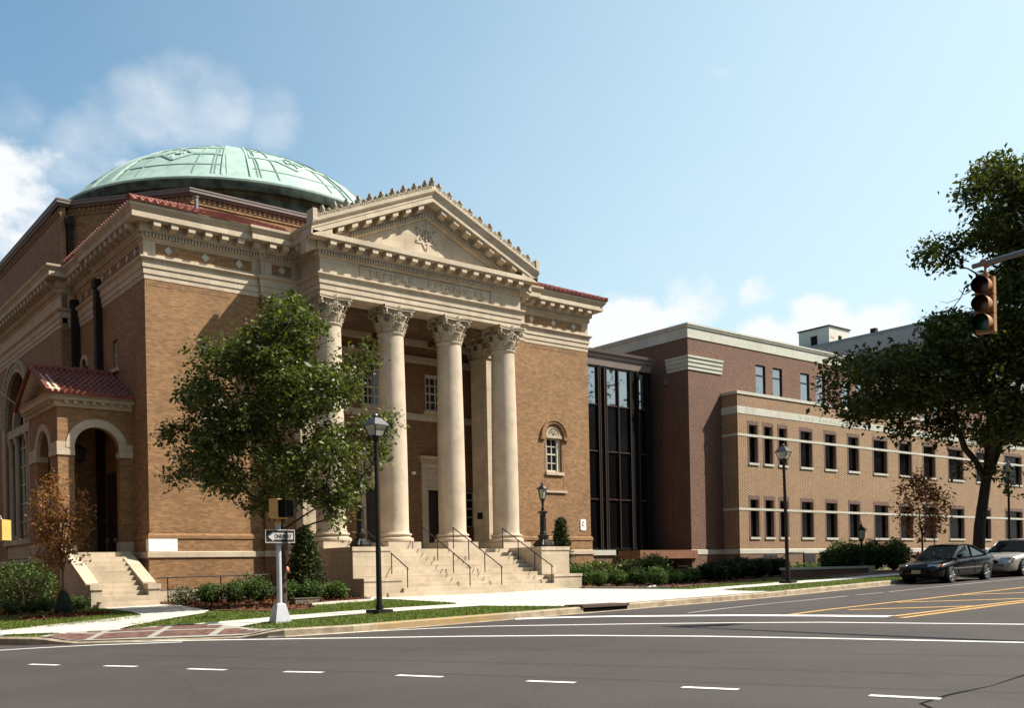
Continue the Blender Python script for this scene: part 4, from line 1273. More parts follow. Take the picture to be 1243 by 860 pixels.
def attic_dome():
    P_ = [(11.35, 60), (11.35, 43.75), (11.55, 43.75), (11.55, 44.1), (15.27, 39.5), (29.75, 39.5), (33.5, 44.1), (33.5, 60)]
    mb = MB()
    for a, b in zip(P_, P_[1:]): mb.face((a[0], a[1], 12.0), (b[0], b[1], 12.0), (b[0], b[1], 17.2), (a[0], a[1], 17.2))
    mb.face(*[(x, y, 17.15) for x, y in P_])
    mb.build('attic_wall', M['brick'], temple)
    mb = MB()
    mb.sweep(P_, [(-.3, 17.18), (.09, 17.18), (.10, 17.22), (.18, 17.28), (.18, 17.38), (.2, 17.40), (.2, 17.46), (-.3, 17.46)])
    mb.build('attic_coping', M['brown_metal'], temple)
    mb = MB()
    for a, b in zip(P_, P_[1:]):
        a, b = Vector(a), Vector(b); L_ = (b - a).length
        if L_ < 3 or a.x > 30: continue
        d = (b - a) / L_; n = Vector((d.y, -d.x)); k = int(L_ / .22)
        for i in range(k): wbox(mb, a, d, n, (i + .25) * L_ / k, (i + .75) * L_ / k, 16.98, 17.17, 0, .04)
        wbox(mb, a, d, n, 0, L_, 16.86, 16.93, 0, .04)
    mb.build('attic_corbels', M['brick'], temple)
    cx, cy = XM, 51.85
    mb = MB(); mb.lathe([(8.35, 17.0), (8.35, 19.4)], (cx, cy, 0), 96, False); mb.build('drum', M['brick'], temple, True)
    mb = MB()
    for k in range(8):
        a = -PI / 2 + k * PI / 4 + R(0)
        c = Vector((cx + 8.37 * math.cos(a), cy + 8.37 * math.sin(a))); t = Vector((-math.sin(a), math.cos(a))); n = Vector((math.cos(a), math.sin(a)))
        arch_ring(mb, c - t * 2, t, n, 2, 18.05, .0, .72, .2, .02); arch_ring(mb, c - t * 2, t, n, 2, 18.05, .80, .98, .2, .05)
    mb.build('drum_lunette', M['stone_dark'], temple)
    mb = MB()
    mb.lathe([(8.35, 18.95), (8.52, 19.1), (8.56, 19.45), (8.72, 19.55), (8.78, 19.86)], (cx, cy, 0), 96, False)
    mb.build('dome_gutter', M['copper_dark'], temple, True, 40)
    R0, H0, ZB = 8.92, 4.2, 20.0
    RS = (R0 * R0 + H0 * H0) / (2 * H0); A_S = math.asin(R0 / RS)
    def prof(t):      # t 0 at the rim, 1 at the crown
        a = t * A_S
        return RS * math.sin(A_S - a), ZB + RS * math.cos(A_S - a) - (RS - H0)
    mb = MB()
    pr = [(8.9, 19.84), (9.04, 19.90), (9.06, 20.06), (9.0, 20.14)] + [(lambda q: (q[0] * .995, q[1] + .1))(prof(t / 28)) for t in range(1, 28)] + [(.001, ZB + H0 + .1)]
    mb.lathe(pr, (cx, cy, 0), 128, False)
    dome = mb.build('dome', M['copper'], temple, True, 35)
    def on(a, t, off=0.0):
        r_, z = prof(t); r_ = r_ * .995; z += .1
        r2, z2 = prof(min(t + .01, 1)); d = Vector((r2 - r_, z2 + .1 - z)).normalized() if t < .985 else Vector((-1, 0))
        n = Vector((d.y, -d.x)) if d.x < 0 else Vector((0, 1))
        n = Vector((abs(n.x), abs(n.y)))
        return Vector((cx + (r_ + n.x * off) * math.cos(a), cy + (r_ + n.x * off) * math.sin(a), z + n.y * off))
    def band(mb, pts, w, h):
        """raised strip through (angle, t) points; w in metres"""
        Pp = [on(a, t) for a, t in pts]
        L_, R_, Lo, Ro = [], [], [], []
        for i, (a, t) in enumerate(pts):
            d = (Pp[min(i + 1, len(Pp) - 1)] - Pp[max(i - 1, 0)]).normalized()
            up = (on(a, t, .1) - Pp[i]).normalized(); s = d.cross(up).normalized() * (w / 2)
            L_.append(Pp[i] + s - up * .03); R_.append(Pp[i] - s - up * .03); Lo.append(Pp[i] + s + up * h); Ro.append(Pp[i] - s + up * h)
        n = len(pts); v = [tuple(p) for p in L_ + Lo + Ro + R_]
        f = []
        for i in range(n - 1):
            for r_ in range(3): f.append((r_ * n + i, r_ * n + i + 1, (r_ + 1) * n + i + 1, (r_ + 1) * n + i))
        f.append((0, n, 2 * n, 3 * n)); f.append((n - 1, 4 * n - 1, 3 * n - 1, 2 * n - 1))
        mb.add(v, f)
    A0 = -PI / 2
    for k in range(8):
        rb = MB(); a = A0 + PI / 8 + k * PI / 4
        for da, w, h in ((-.075, .10, .07), (.075, .10, .07), (0, 1.0, .03)):
            band(rb, [(a + da * (1 if w < .5 else 0), .02 + i * .06) for i in range(14)], w if w < .5 else .9, h)
        rb.build('rib', M['copper'], dome)
    seam = MB()
    for k in range(8):
        pan = MB()
        a = A0 + k * PI / 4
        for da in (-.26, -.16, .16, .26):
            band(seam, [(a + da, .03 + i * .055) for i in range(12)], .06, .04)
        # panel bars with a diamond between
        for t0 in (.27,):
            for s in (-1, 1):
                band(pan, [(a + s * (.115 + i * .045), t0) for i in range(5)], .12, .055)
                band(pan, [(a + s * .295, t0 - .02 + i * .04) for i in range(4)], .09, .05)
            dq = [(a - .115, t0), (a, t0 + .095), (a + .115, t0), (a, t0 - .085), (a - .115, t0)]
            for p, q in zip(dq, dq[1:]): band(pan, [(p[0] + (q[0] - p[0]) * i / 3, p[1] + (q[1] - p[1]) * i / 3) for i in range(4)], .12, .065)
            for dd in (-.03, .03): band(pan, [(a + dd, t0 - .04), (a + dd, t0 + .01), (a + dd, t0 + .05)], .05, .06)
            band(pan, [(a - .04, t0 + .005), (a, t0 + .005), (a + .04, t0 + .005)], .05, .07)
        pan.build('dome_panel', M['copper'], dome)
        for t in (.12, .42, .58):
            band(seam, [(a - .30 + i * .06, t + .01 * math.sin(k * 7 + t * 30)) for i in range(11)], .05, .03)
        for da in (-.115, .115):
            band(seam, [(a + PI / 8 + da, .03 + i * .055) for i in range(14)], .06, .03)
    tag(seam.build('dome_seams', M['copper_seam'], dome), kind='stuff')
    mb = MB(); mb.lathe([(8.93, 19.60), (9.045, 19.88), (9.05, 20.0)], (cx, cy, 0), 128, False)
    mb.build('dome_lip', M['copper_dark'], dome, True)
attic_dome()

# ------------------------------------------------------------ columns, piers, portico
def leaf_strip(mb, base, out, tang, h, w, curl=.16, lean=.05):
    """acanthus leaf: rises along the bell, then arches outwards"""
    base = Vector(base); out = Vector(out); tang = Vector(tang); up = Vector((0, 0, 1))
    prof = [(0.0, 0.0, .8), (.03, .3, 1.0), (lean + .02, .6, .95), (lean + .06, .82, .8), (lean + curl * .7, .98, .6), (lean + curl, .96, .42), (lean + curl * 1.05, .84, .2)]
    V = []
    for o, z, k in prof:
        c = base + out * o + up * (z * h)
        V += [tuple(c - tang * w * k * .5), tuple(c + out * .035 * k), tuple(c + tang * w * k * .5)]
    f = []
    for i in range(len(prof) - 1):
        for j in range(2): f.append((i * 3 + j, i * 3 + j + 1, i * 3 + j + 4, i * 3 + j + 3))
    # notched lobes
    mb.add(V, f)
    back = [tuple(Vector(p) - out * .04) for p in V]
    mb.add(back, [tuple(reversed(q)) for q in f])
    for o, z, k in prof[1:5]:
        for s in (-1, 1):
            c = base + out * (o + .015) + up * (z * h) + tang * (s * w * k * .5)
            mb.tube([c - tang * s * .02 - up * .03, c + tang * s * .025 + up * .015], [.03, .012], 5)

def make_capital(cx, cy, z0, z1, rneck, name, parent, square=False):
    mb = MB(); H = z1 - z0
    # bell
    if not square:
        mb.lathe([(rneck + .05, 0), (rneck + .06, .03), (rneck + .05, .06), (rneck, .07), (rneck + .02, H * .5), (rneck + .12, H * .84), (rneck + .14, H * .86)], (cx, cy, z0), 24)
    else:
        mb.box(cx - rneck, cx + rneck, cy - rneck, cy + rneck, z0, z0 + H * .86); mb.box(cx - rneck - .05, cx + rneck + .05, cy - rneck - .05, cy + rneck + .05, z0, z0 + .07)
    n = 8
    for row, (zz, hh, ph, ww) in enumerate(((.07, H * .34, 0, .36), (.07, H * .60, PI / n, .34))):
        for k in range(n):
            a = ph + 2 * PI * k / n
            o = Vector((math.cos(a), math.sin(a), 0)); t = Vector((-o.y, o.x, 0))
            rr = rneck + .02
            if square: rr = rneck / max(abs(o.x), abs(o.y)) * .98
            leaf_strip(mb, Vector((cx, cy, z0 + zz)) + o * rr, o, t, hh, ww, .15 if row == 0 else .17, .03 if row == 0 else .06)
    # corner volutes and inner helices
    for k in range(4):
        a = PI / 4 + k * PI / 2
        o = Vector((math.cos(a), math.sin(a), 0)); t = Vector((-o.y, o.x, 0)); c = Vector((cx, cy, z0))
        reach = rneck * 1.414 * .93 + .12 if square else rneck + .27
        for s in (-1, 1):
            st = c + o * (rneck * .95) + t * s * .16 + Vector((0, 0, H * .5))
            pts = [st, st + o * .07 + Vector((0, 0, H * .16))]
            e = c + o * reach + t * s * .05 + Vector((0, 0, H * .76))
            pts.append(e + Vector((0, 0, H * .05)) - o * .12)
            for i in range(9):
                q = PI * .5 - i * PI / 4; r_ = .125 * (1 - i / 11)
                pts.append(e + o * (r_ * math.cos(q)) + Vector((0, 0, r_ * math.sin(q))))
            mb.tube(pts, [.055] * 3 + [.05 - .002 * i for i in range(9)], 6)
        a2 = k * PI / 2
        o = Vector((math.cos(a2), math.sin(a2), 0)); t = Vector((-o.y, o.x, 0))
        for s in (-1, 1):
            e = c + o * (rneck + .13) + t * s * .12 + Vector((0, 0, H * .72))
            pts = [c + o * (rneck + .08) + t * s * .22 + Vector((0, 0, H * .45)), e + t * s * .09]
            for i in range(7):
                q = -i * PI / 4 if s > 0 else PI + i * PI / 4
                pts.append(e + t * (.075 * (1 - i / 10) * math.cos(q)) + Vector((0, 0, .075 * (1 - i / 10) * math.sin(q))))
            mb.tube(pts, .035, 5)
        # rosette on the abacus
        c2 = c + o * (rneck + .22) + Vector((0, 0, H * .92))
        for j in range(5):
            q = 2 * PI * j / 5
            mb.tube([c2, c2 + t * .1 * math.cos(q) + Vector((0, 0, .1 * math.sin(q)))], [.05, .035], 5)
    # abacus with hollow sides
    out = []
    hw = rneck + .22
    for k in range(4):
        a = k * PI / 2; d = Vector((math.cos(a), math.sin(a))); t = Vector((-d.y, d.x))
        for u in (-1, -.86, -.5, 0, .5, .86):
            dip = .13 * (1 - abs(u)) ** .8 if abs(u) < .95 else -.0
            p = d * (hw - dip) + t * (u * hw * (.93 if abs(u) == 1 else 1))
            out.append((cx + p.x, cy + p.y))
    mb.prism(out, z0 + H * .865, z0 + H * .94)
    mb.prism([(cx + (x - cx) * 1.04, cy + (y - cy) * 1.04) for x, y in out], z0 + H * .943, z1)
    return mb.build(name, M['stone_orn'], parent)

COLX = (18.3, 21.13, 23.98, 26.85)
def columns():
    for x in COLX:
        cy = 33.74
        mb = MB()
        pr = [(.62, 3.12), (.60, 3.16), (.575, 3.24)]
        for i in range(1, 17):
            t = i / 16; z = 3.24 + t * (11.0 - 3.24)
            pr.append((.575 - .07 * (max(0, t - .2) / .8) ** 1.6, z))
        pr += [(.53, 11.03), (.55, 11.07), (.53, 11.10)]
        mb.lathe(pr, (x, cy, 0), 40)
        col = mb.build('column', M['stone_col'], temple, True, 40)
        mb = MB()
        mb.box(x - .76, x + .76, cy - .76, cy + .76, ZW, 2.78)
        mb.lathe([(.70, 2.78), (.755, 2.81), (.77, 2.87), (.755, 2.93), (.70, 2.96), (.655, 2.97), (.63, 3.01), (.645, 3.04), (.68, 3.05), (.695, 3.08), (.68, 3.12), (.62, 3.13)], (x, cy, 0), 40)
        mb.build('base', M['stone_col'], col, True, 35)
        make_capital(x, cy, 11.06, 12.12, .50, 'capital', col)
columns()

def portico():
    # square piers at the ends of the recess
    for x0, x1, xo in ((26.80, 27.98, 0), (17.12, 18.30, 0)):
        mb = MB(); y0, y1 = 34.88, 36.05
        mb.box(x0, x1, y0, y1, 2.95, 11.1)
        p = mb.build('pier', M['stone'], temple)
        mb = MB()
        xm, ym, h = (x0 + x1) / 2, (y0 + y1) / 2, (x1 - x0) / 2
        for e, a, b in ((.16, ZW, 2.74), (.12, 2.742, 2.86), (.06, 2.862, 2.97)):
            mb.box(x0 - e, x1 + e, y0 - e, y1 + e, a, b)
        mb.build('base', M['stone'], p)
        make_capital(xm, ym, 11.06, 12.1, h, 'capital', p, True)
    mb = MB(); mb.box(26.79, 26.80, 35.35, 35.75, 3.9, 4.2); tag(mb.build('plaque', M['metal_dark'], temple), None)
    # recess walls
    YB = 37.3
    mb = MB()
    doors = [19.3, 22.5, 25.75]
    ops = [(c - .62 - 16.7, c + .62 - 16.7, ZW, 5.3) for c in doors] + [(c - .62 - 16.7, c + .62 - 16.7, 8.9, 10.6) for c in doors] + [(27.3 - 16.7, 27.85 - 16.7, 3.6, 5.3)]
    wall_panel(mb, (16.7, YB), (1, 0), (0, -1), 11.75, ZW, 12.2, ops, .25)
    mb.face((16.7, YB, ZW), (16.7, 35.2, ZW), (16.7, 35.2, 12.2), (16.7, YB, 12.2)); mb.face((28.45, YB, ZW), (28.45, 35.2, ZW), (28.45, 35.2, 12.2), (28.45, YB, 12.2))
    mb.face((16.7, 35.2, ZW), (17.4, 35.2, ZW), (17.4, 35.2, 12.2), (16.7, 35.2, 12.2)); mb.face((27.75, 35.2, ZW), (28.45, 35.2, ZW), (28.45, 35.2, 12.2), (27.75, 35.2, 12.2))
    for x in (17.4, 27.75): mb.face((x, 34.86, ZW), (x, 35.2, ZW), (x, 35.2, 12.2), (x, 34.86, 12.2))
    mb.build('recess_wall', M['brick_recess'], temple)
    mb = MB()
    for z0, z1, d in ((8.42, 8.72, .05), (11.0, 11.2, .08), (11.2, 11.3, .14)):
        mb.box(16.72, 28.43, YB - d, YB + .05, z0, z1)
    mb.box(16.72, 28.43, YB - .3, YB + .05, 11.75, 12.0)
    mb.build('string_course', M['stone'], temple)
    mb = MB()
    mb.box(PL + .9, PR - .9, YP + 1.1, YB, 11.98, 12.1); mb.box(16.72, 28.43, 35.2, YB, 12.1, 12.15)
    for x in (19.7, 22.55, 25.4): mb.box(x - .3, x + .3, YP + 1.1, YB - .35, 11.7, 11.979)
    mb.build('portico_ceiling', M['ceiling'], temple); mb = MB()
    # soffit beam behind the architrave
    mb.box(PL + .03, PR - .03, YP + .04, YP + 1.1, 12.125, 12.3)
    for x in (PL + .05, PR - .95): mb.box(x, x + .9, YP + 1.1, 35.2, 12.125, 12.3)
    mb.build('portico_beam', M['stone'], temple)
    mb = MB(); mb.box(16.72, 28.43, 32.95, YB - .001, 1.0, ZW - .004); mb.build('portico_floor', M['stone'], temple)
    for c in doors:
        mb = MB()
        for s in (-1, 1):
            mb.box(c + (s * .31) - .29, c + (s * .31) + .29, YB + .16, YB + .24, ZW + .02, 5.28)
            for z0, z1 in ((2.7, 3.5), (3.65, 4.4), (4.55, 5.15)): mb.box(c + s * .31 - .2, c + s * .31 + .2, YB + .13, YB + .17, z0, z1)
        d = mb.build('door', M['wood_dark'], temple)
        mb = MB()
        for s in (-1, 1): mb.box(c + s * .78 - .16, c + s * .78 + .16, YB - .1, YB + .05, ZW, 6.55)
        mb.box(c - .62, c + .62, YB - .1, YB + .05, 6.3, 6.55)
        mb.box(c - .62, c + .62, YB - .07, YB + .05, 5.3, 5.42)
        mb.box(c - 1.02, c + 1.02, YB - .14, YB + .04, 6.552, 6.66); mb.box(c - 1.1, c + 1.1, YB - .26, YB + .04, 6.662, 6.82)
        mb.box(c - .62, c + .62, YB - .02, YB + .05, 5.42, 6.3)
        mb.tube([(c + .3 * math.cos(a), YB - .03, 5.85 + .3 * math.sin(a)) for a in [i * PI / 10 for i in range(21)]], .035, 6)
        mb.build('door_surround', M['stone'], d)
        mb = MB(); y = YB + .14
        x0, x1, z0, z1 = c - .6, c + .6, 8.92, 10.58
        for a, b in ((x0, x0 + .09), (x1 - .09, x1)): mb.box(a, b, y - .06, y + .02, z0, z1)
        for a, b in ((z0, z0 + .08), (z1 - .16, z1), (9.68, 9.75)): mb.box(x0 + .09, x1 - .09, y - .055, y + .02, a, b)
        for i in range(1, 4): xx = x0 + i * (x1 - x0) / 4; mb.box(xx - .025, xx + .025, y - .04, y + .02, z0 + .08, z1 - .16)
        for zz in (9.33, 10.08): mb.box(x0 + .09, x1 - .09, y - .04, y + .02, zz - .025, zz + .025)
        w = mb.build('window', M['cream'], temple)
        mb = MB(); mb.box(x0 + .05, x1 - .05, y, y + .03, z0, z1); mb.build('pane', M['glass_win'], w)
        mb = MB(); mb.box(c - .75, c + .75, YB - .09, YB + .05, 8.73, 8.9); mb.build('sill', M['stone'], w)
    mb = MB(); y = YB + .14
    for a, b in ((27.3, 27.4), (27.77, 27.85)): mb.box(a, b, y - .06, y + .02, 3.62, 5.3)
    for zz in (3.66, 4.1, 4.5, 4.9, 5.25): mb.box(27.4, 27.77, y - .05, y + .02, zz - .03, zz + .03)
    w = mb.build('window', M['cream'], temple)
    mb = MB(); mb.box(27.35, 27.8, y, y + .03, 3.6, 5.3); mb.build('pane', M['glass_win'], w)
    mb = MB(); mb.lathe([(.03, 0), (.09, .02), (.1, .1), (.05, .14)], (24.35, YB - .13, 5.95), 10); mb.build('bell', M['white'], temple)
portico()

def downspouts():
    for y, x in ((40.05, XL - .1), (43.55, 11.95 - .13)):
        mb = MB()
        mb.box(x - .15, x + .15, y - .17, y + .17, 1.0, 12.9); mb.box(x - .19, x + .17, y - .2, y + .2, 12.9, 13.25)
        for z in (4, 7, 10, 12.1): mb.box(x - .165, x + .16, y - .185, y + .185, z, z + .09)
        mb.build('downspout', M['pipe'], temple)
    mb = MB(); x, y = 11.35, 43.6
    mb.box(11.58, 11.78, 43.55, 43.74, 14.6, 16.4); mb.box(11.5, 11.84, 43.5, 43.74, 16.4, 16.75)
    mb.build('downspout', M['pipe'], temple)
downspouts()

def wall_plaque():
    mb = MB(); x, z = 32.6, 3.68
    out = [(x - .18, 3.43), (x + .18, 3.43)] + [(x + .18 * math.cos(a), 3.86 + .10 * math.sin(a)) for a in [i * PI / 8 for i in range(9)]]
    out = [(x - .18, 3.48), (x - .12, 3.42), (x + .12, 3.42), (x + .18, 3.48), (x + .18, 3.90), (x + .12, 3.96), (x - .12, 3.96), (x - .18, 3.90)]
    mb.slab([(a, YF - .003, b) for a, b in out], (0, -1, 0), .03)
    p = mb.build('wall_plaque', M['white'], temple)
    mb = MB(); mb.tube([(x + .075 * math.cos(a) , YF - .035, 3.75 + .1 * math.sin(a)) for a in [R(40) + i * R(280) / 12 for i in range(13)]], .018, 5)
    mb.box(x - .05, x + .05, YF - .036, YF - .03, 3.66, 3.68)
    mb.build('emblem', M['inscr'], p)
wall_plaque()

# ------------------------------------------------------------ side porch (part of the temple)
def side_porch():
    x0, x1, y0, y1 = 9.25, XL, 36.6, 40.6
    mb = MB()
    wall_panel(mb, (x0, y0), (1, 0), (0, -1), x1 - x0, ZW, 7.7, [(.54, 2.10, ZW, 6.98, True)], .38)
    wall_panel(mb, (x0, y1), (0, -1), (-1, 0), y1 - y0, ZW, 7.7, [(1.15, 2.95, ZW, 6.98, True)], .38)
    # inner faces
    wall_panel(mb, (x1, y0 + .38), (-1, 0), (0, 1), x1 - x0 - .38, ZW, 7.7, [(x1 - x0 - 2.10, x1 - x0 - .54, ZW, 6.98, True)], .001)
    wall_panel(mb, (x0 + .38, y0 + .38), (0, 1), (1, 0), y1 - y0 - .38, ZW, 7.7, [(y1 - y0 - 2.95 - .38, y1 - y0 - 1.15 - .38, ZW, 6.98, True)], .001)
    mb.face((x0, y1, ZW), (x1, y1, ZW), (x1, y1, 7.7), (x0, y1, 7.7))
    # gable wall
    yc = (y0 + y1) / 2
    mb.add([(x0 + .06, y0 - .1, 7.95), (x0 + .06, y1 + .1, 7.95), (x0 + .06, yc, 9.0)], [(0, 1, 2)])
    mb.face((x0, y0, .3), (x0, y1, .3), (x0, y1, ZW), (x0, y0, ZW)); mb.face((x0, y0, .3), (x1, y0, .3), (x1, y0, ZW), (x0, y0, ZW))
    pc = mb.build('side_porch', M['brick'], temple)
    mb = MB(); mb.box(x0 + .01, x1, y0 + .01, y1, ZW - .2, ZW - .002); mb.box(x0 + .3, x1, y0 + .3, y1 - .1, 7.6, 7.69); mb.build('porch_floor', M['stone'], pc)
    mb = MB()
    pth = [(x1, y1), (x0, y1), (x0, y0), (x1, y0)]
    mb.sweep([(x0, y1), (x0, y0), (x1 - .01, y0)], [(-.1, 7.62), (.05, 7.62), (.08, 7.70), (.10, 7.72), (.10, 7.82), (.26, 7.84), (.28, 7.88), (.28, 8.0), (.36, 8.06), (-.1, 8.06)])
    for s, a, b in ((0, (x0 + .1, y0), (x1, y0)), (1, (x0, y1), (x0, y0 + .1))):
        A, B = Vector(a), Vector(b); L_ = (B - A).length; d = (B - A) / L_; n = Vector((d.y, -d.x)); k = round(L_ / .30)
        for i in range(k): wbox(mb, A, d, n, (i + .5) * L_ / k - .055, (i + .5) * L_ / k + .055, 7.73, 7.835, .09, .22)
    # raking gable trim
    for s in (-1, 1):
        for i in range(2):
            o = (.05, .30, 7.98, .16) if i == 0 else (.02, .2, 7.86, .1)
        ye, ze_ = yc + s * 2.34, 8.02
        v = []
        for y, z in ((yc, 9.12), (ye, ze_)):
            v += [(x0 - .32, y, z), (x0 - .32, y, z + .14), (x0 + .1, y, z + .14), (x0 + .1, y, z), (x0 - .12, y, z - .12), (x0 + .1, y, z - .12)]
        mb.add(v, [(0, 1, 7, 6), (1, 2, 8, 7), (0, 6, 10, 4), (4, 10, 11, 5), (2, 3, 9, 8), (6, 7, 8, 9), (6, 9, 11, 10)])
        k = 9
        for i in range(k):
            t = (i + .6) / k; y = yc + s * 2.25 * t; z = 9.08 - 1.09 * t
            mb.box(x0 - .24, x0 + .05, y - .05, y + .05, z - .1, z)
    mb.build('porch_cornice', M['stone'], pc)
    mb = MB()
    arch_ring(mb, (x0, y0), (1, 0), (0, -1), 1.32, 6.2, .775, 1.06, .1, .035, seg=24); mb.build('arch_surround', M['stone'], pc); mb = MB()
    arch_ring(mb, (x0, y1), (0, -1), (-1, 0), 2.05, 6.08, .895, 1.15, .1, .035, seg=24)
    mb.build('arch_surround', M['stone'], pc)
    for u0, u1 in ((-.035, .56), (2.08, 2.56)):
        mb = MB(); wbox(mb, (x0, y0), (1, 0), (0, -1), u0, u1, 5.93, 6.13, -.38, .04); wbox(mb, (x0, y0), (1, 0), (0, -1), u0, u1 + .0, 6.132, 6.40, -.1, .02); mb.build('impost', M['stone'], pc)
    for u0, u1 in ((0, 1.17), (2.93, 4.0)):
        mb = MB(); wbox(mb, (x0, y1), (0, -1), (-1, 0), u0, u1, 5.931, 6.131, -.38, .041); wbox(mb, (x0, y1), (0, -1), (-1, 0), u0, u1, 6.133, 6.40, -.1, .021); mb.build('impost', M['stone'], pc)
    for u0, u1 in ((-.05, .59), (2.05, 2.565)):
        mb = MB(); wbox(mb, (x0, y0), (1, 0), (0, -1), u0, u1, ZW, 2.88, -.4, .06); mb.build('pier_base', M['stone'], pc)
    for u0, u1 in ((0, 1.2), (2.9, 3.95)):
        mb = MB(); wbox(mb, (x0, y1), (0, -1), (-1, 0), u0, u1, ZW + .001, 2.881, -.4, .061); mb.build('pier_base', M['stone'], pc)
    mb = MB()
    mb.sweep([(x0, y1), (x0, y0), (x0 + .5, y0)], [(0, 2.2), (.09, 2.2), (.1, 2.44), (0, 2.485)])
    mb.build('porch_trim', M['stone'], pc)
    tile_roof('porch_roof', (x0 - .38, y0 - .42, 8.02), (x1, y0 - .42, 8.02), (x1, yc, 9.27), (x0 - .38, yc, 9.27), pc, .2, .34)
    tile_roof('porch_roof', (x1, y1 + .42, 8.02), (x0 - .38, y1 + .42, 8.02), (x0 - .38, yc, 9.27), (x1, yc, 9.27), pc, .2, .34)
    mb = MB()
    for i in range(8):
        xa = x0 - .42 + i * .38; mb.tube([(xa, yc, 9.33), (xa + .42, yc, 9.31)], [.13, .11], 8)
    for s in (-1, 1):
        for i in range(7):
            t0, t1 = i / 7, (i + 1.1) / 7
            mb.tube([(x0 - .36, yc + s * 2.4 * t0, 9.3 - 1.25 * t0), (x0 - .36, yc + s * 2.4 * t1, 9.3 - 1.25 * t1)], [.09, .1], 7)
    mb.build('ridge_tiles', M['tile'], pc, True, 50)
    # hanging lantern, inner door
    mb = MB(); cx, cy = 10.45, 38.3
    mb.tube([(cx, cy, 7.6), (cx, cy, 6.55)], .015, 6)
    mb.lathe([(.02, .62), (.1, .52), (.24, .44), (.24, .40), (.2, .4), (.17, 0), (.1, -.04), (.03, -.12)], (cx, cy, 5.95), 6)
    mb.build('lantern', M['iron'], pc)
    mb = MB(); mb.box(XL - .05, XL - .01, 37.6, 39.6, ZW, 5.6)
    for y in (38.05, 39.1):
        for z in (2.8, 3.9, 4.9): mb.box(XL - .08, XL - .05, y - .3, y + .3, z, z + .7)
    mb.build('door', M['wood_dark'], pc)
side_porch()

# ------------------------------------------------------------ stone steps
def front_steps():
    st = thing('stone_steps', 'broad flight of pale stone steps rising to the columned portico', 'steps', (22.5, 31, .7))
    mb = MB()
    n = 11; z0 = .68; rise = (ZW - .70) / n; y0 = 29.55; tr = .32
    XA, XB = 18.85, 26.0
    for i in range(n):
        zb = z0 if i == 0 else z0 + .02 + rise * i
        zt = .70 + rise * (i + 1)
        xa, xb = (18.05, 26.95) if i == 0 else (XA, XB)
        ya = y0 - .28 if i == 0 else y0 + tr * (i - 1)
        yb = (y0 + .1) if i == 0 else 33.0
        if i == 0:
            mb.box(xa, xb, ya, y0 - .12, .60, zt); mb.box(XA, XB, y0 - .12, 33.0, .6, zt - .001)
        else:
            mb.box(xa, xb, ya, yb, zt - rise, zt)
    mb.build('steps', M['stone'], st)
    for xa, xb in ((17.3, 18.85), (26.0, 27.5)):
        mb = MB()
        mb.box(xa + .0, xb, 30.4, 34.8, .5, 2.36); mb.box(xa - .025, xb + .025, 30.37, 34.8, 2.362, 2.51)
        c = mb.build('cheek_wall', M['stone'], st)
        mb = MB(); mb.box(xa, xb, 29.66, 30.398, .5, 1.28); mb.box(xa - .02, xb + .02, 29.63, 30.368, 1.282, 1.39); mb.build('low_block', M['stone'], c)
    return st
front_steps()

def handrail_run(name, label, x, group, y_top=32.75, y_bot=29.62, posts=4):
    t = thing(name, label, 'handrail', (x, 31.0, .7), group)
    rise = (ZW - .70) / 11
    def surf(y):
        i = int((y - 29.55 + .32) / .32) if y > 29.4 else 0
        return min(ZW, .70 + rise * max(1, i + 0))
    h = .87
    zt = ZW + h; zb = .70 + rise + h
    mb = MB()
    mb.tube([(x, y_top + .0, zt), (x, y_bot, zb), (x, y_bot - .06, zb - .05)], .021, 8)
    mb.build('rail', M['iron'], t, True, 40)
    for k in range(posts):
        y = y_bot + (y_top - y_bot) * k / (posts - 1)
        z = zb + (zt - zb) * k / (posts - 1)
        mb = MB(); mb.tube([(x, y, surf(y) - .03), (x, y, z)], .019, 8); mb.build('post', M['iron'], t, True, 40)
    return t
G_H = 'handrails on the front steps'
handrail_run('handrail', 'dark metal handrail on the front steps beside the left stone cheek block', 19.05, G_H)
handrail_run('handrail', 'dark metal handrail on the front steps, left one of the middle pair', 21.8, G_H)
handrail_run('handrail', 'dark metal handrail on the front steps, right one of the middle pair', 23.3, G_H)
handrail_run('handrail', 'dark metal handrail on the front steps beside the right stone cheek block', 25.85, G_H)

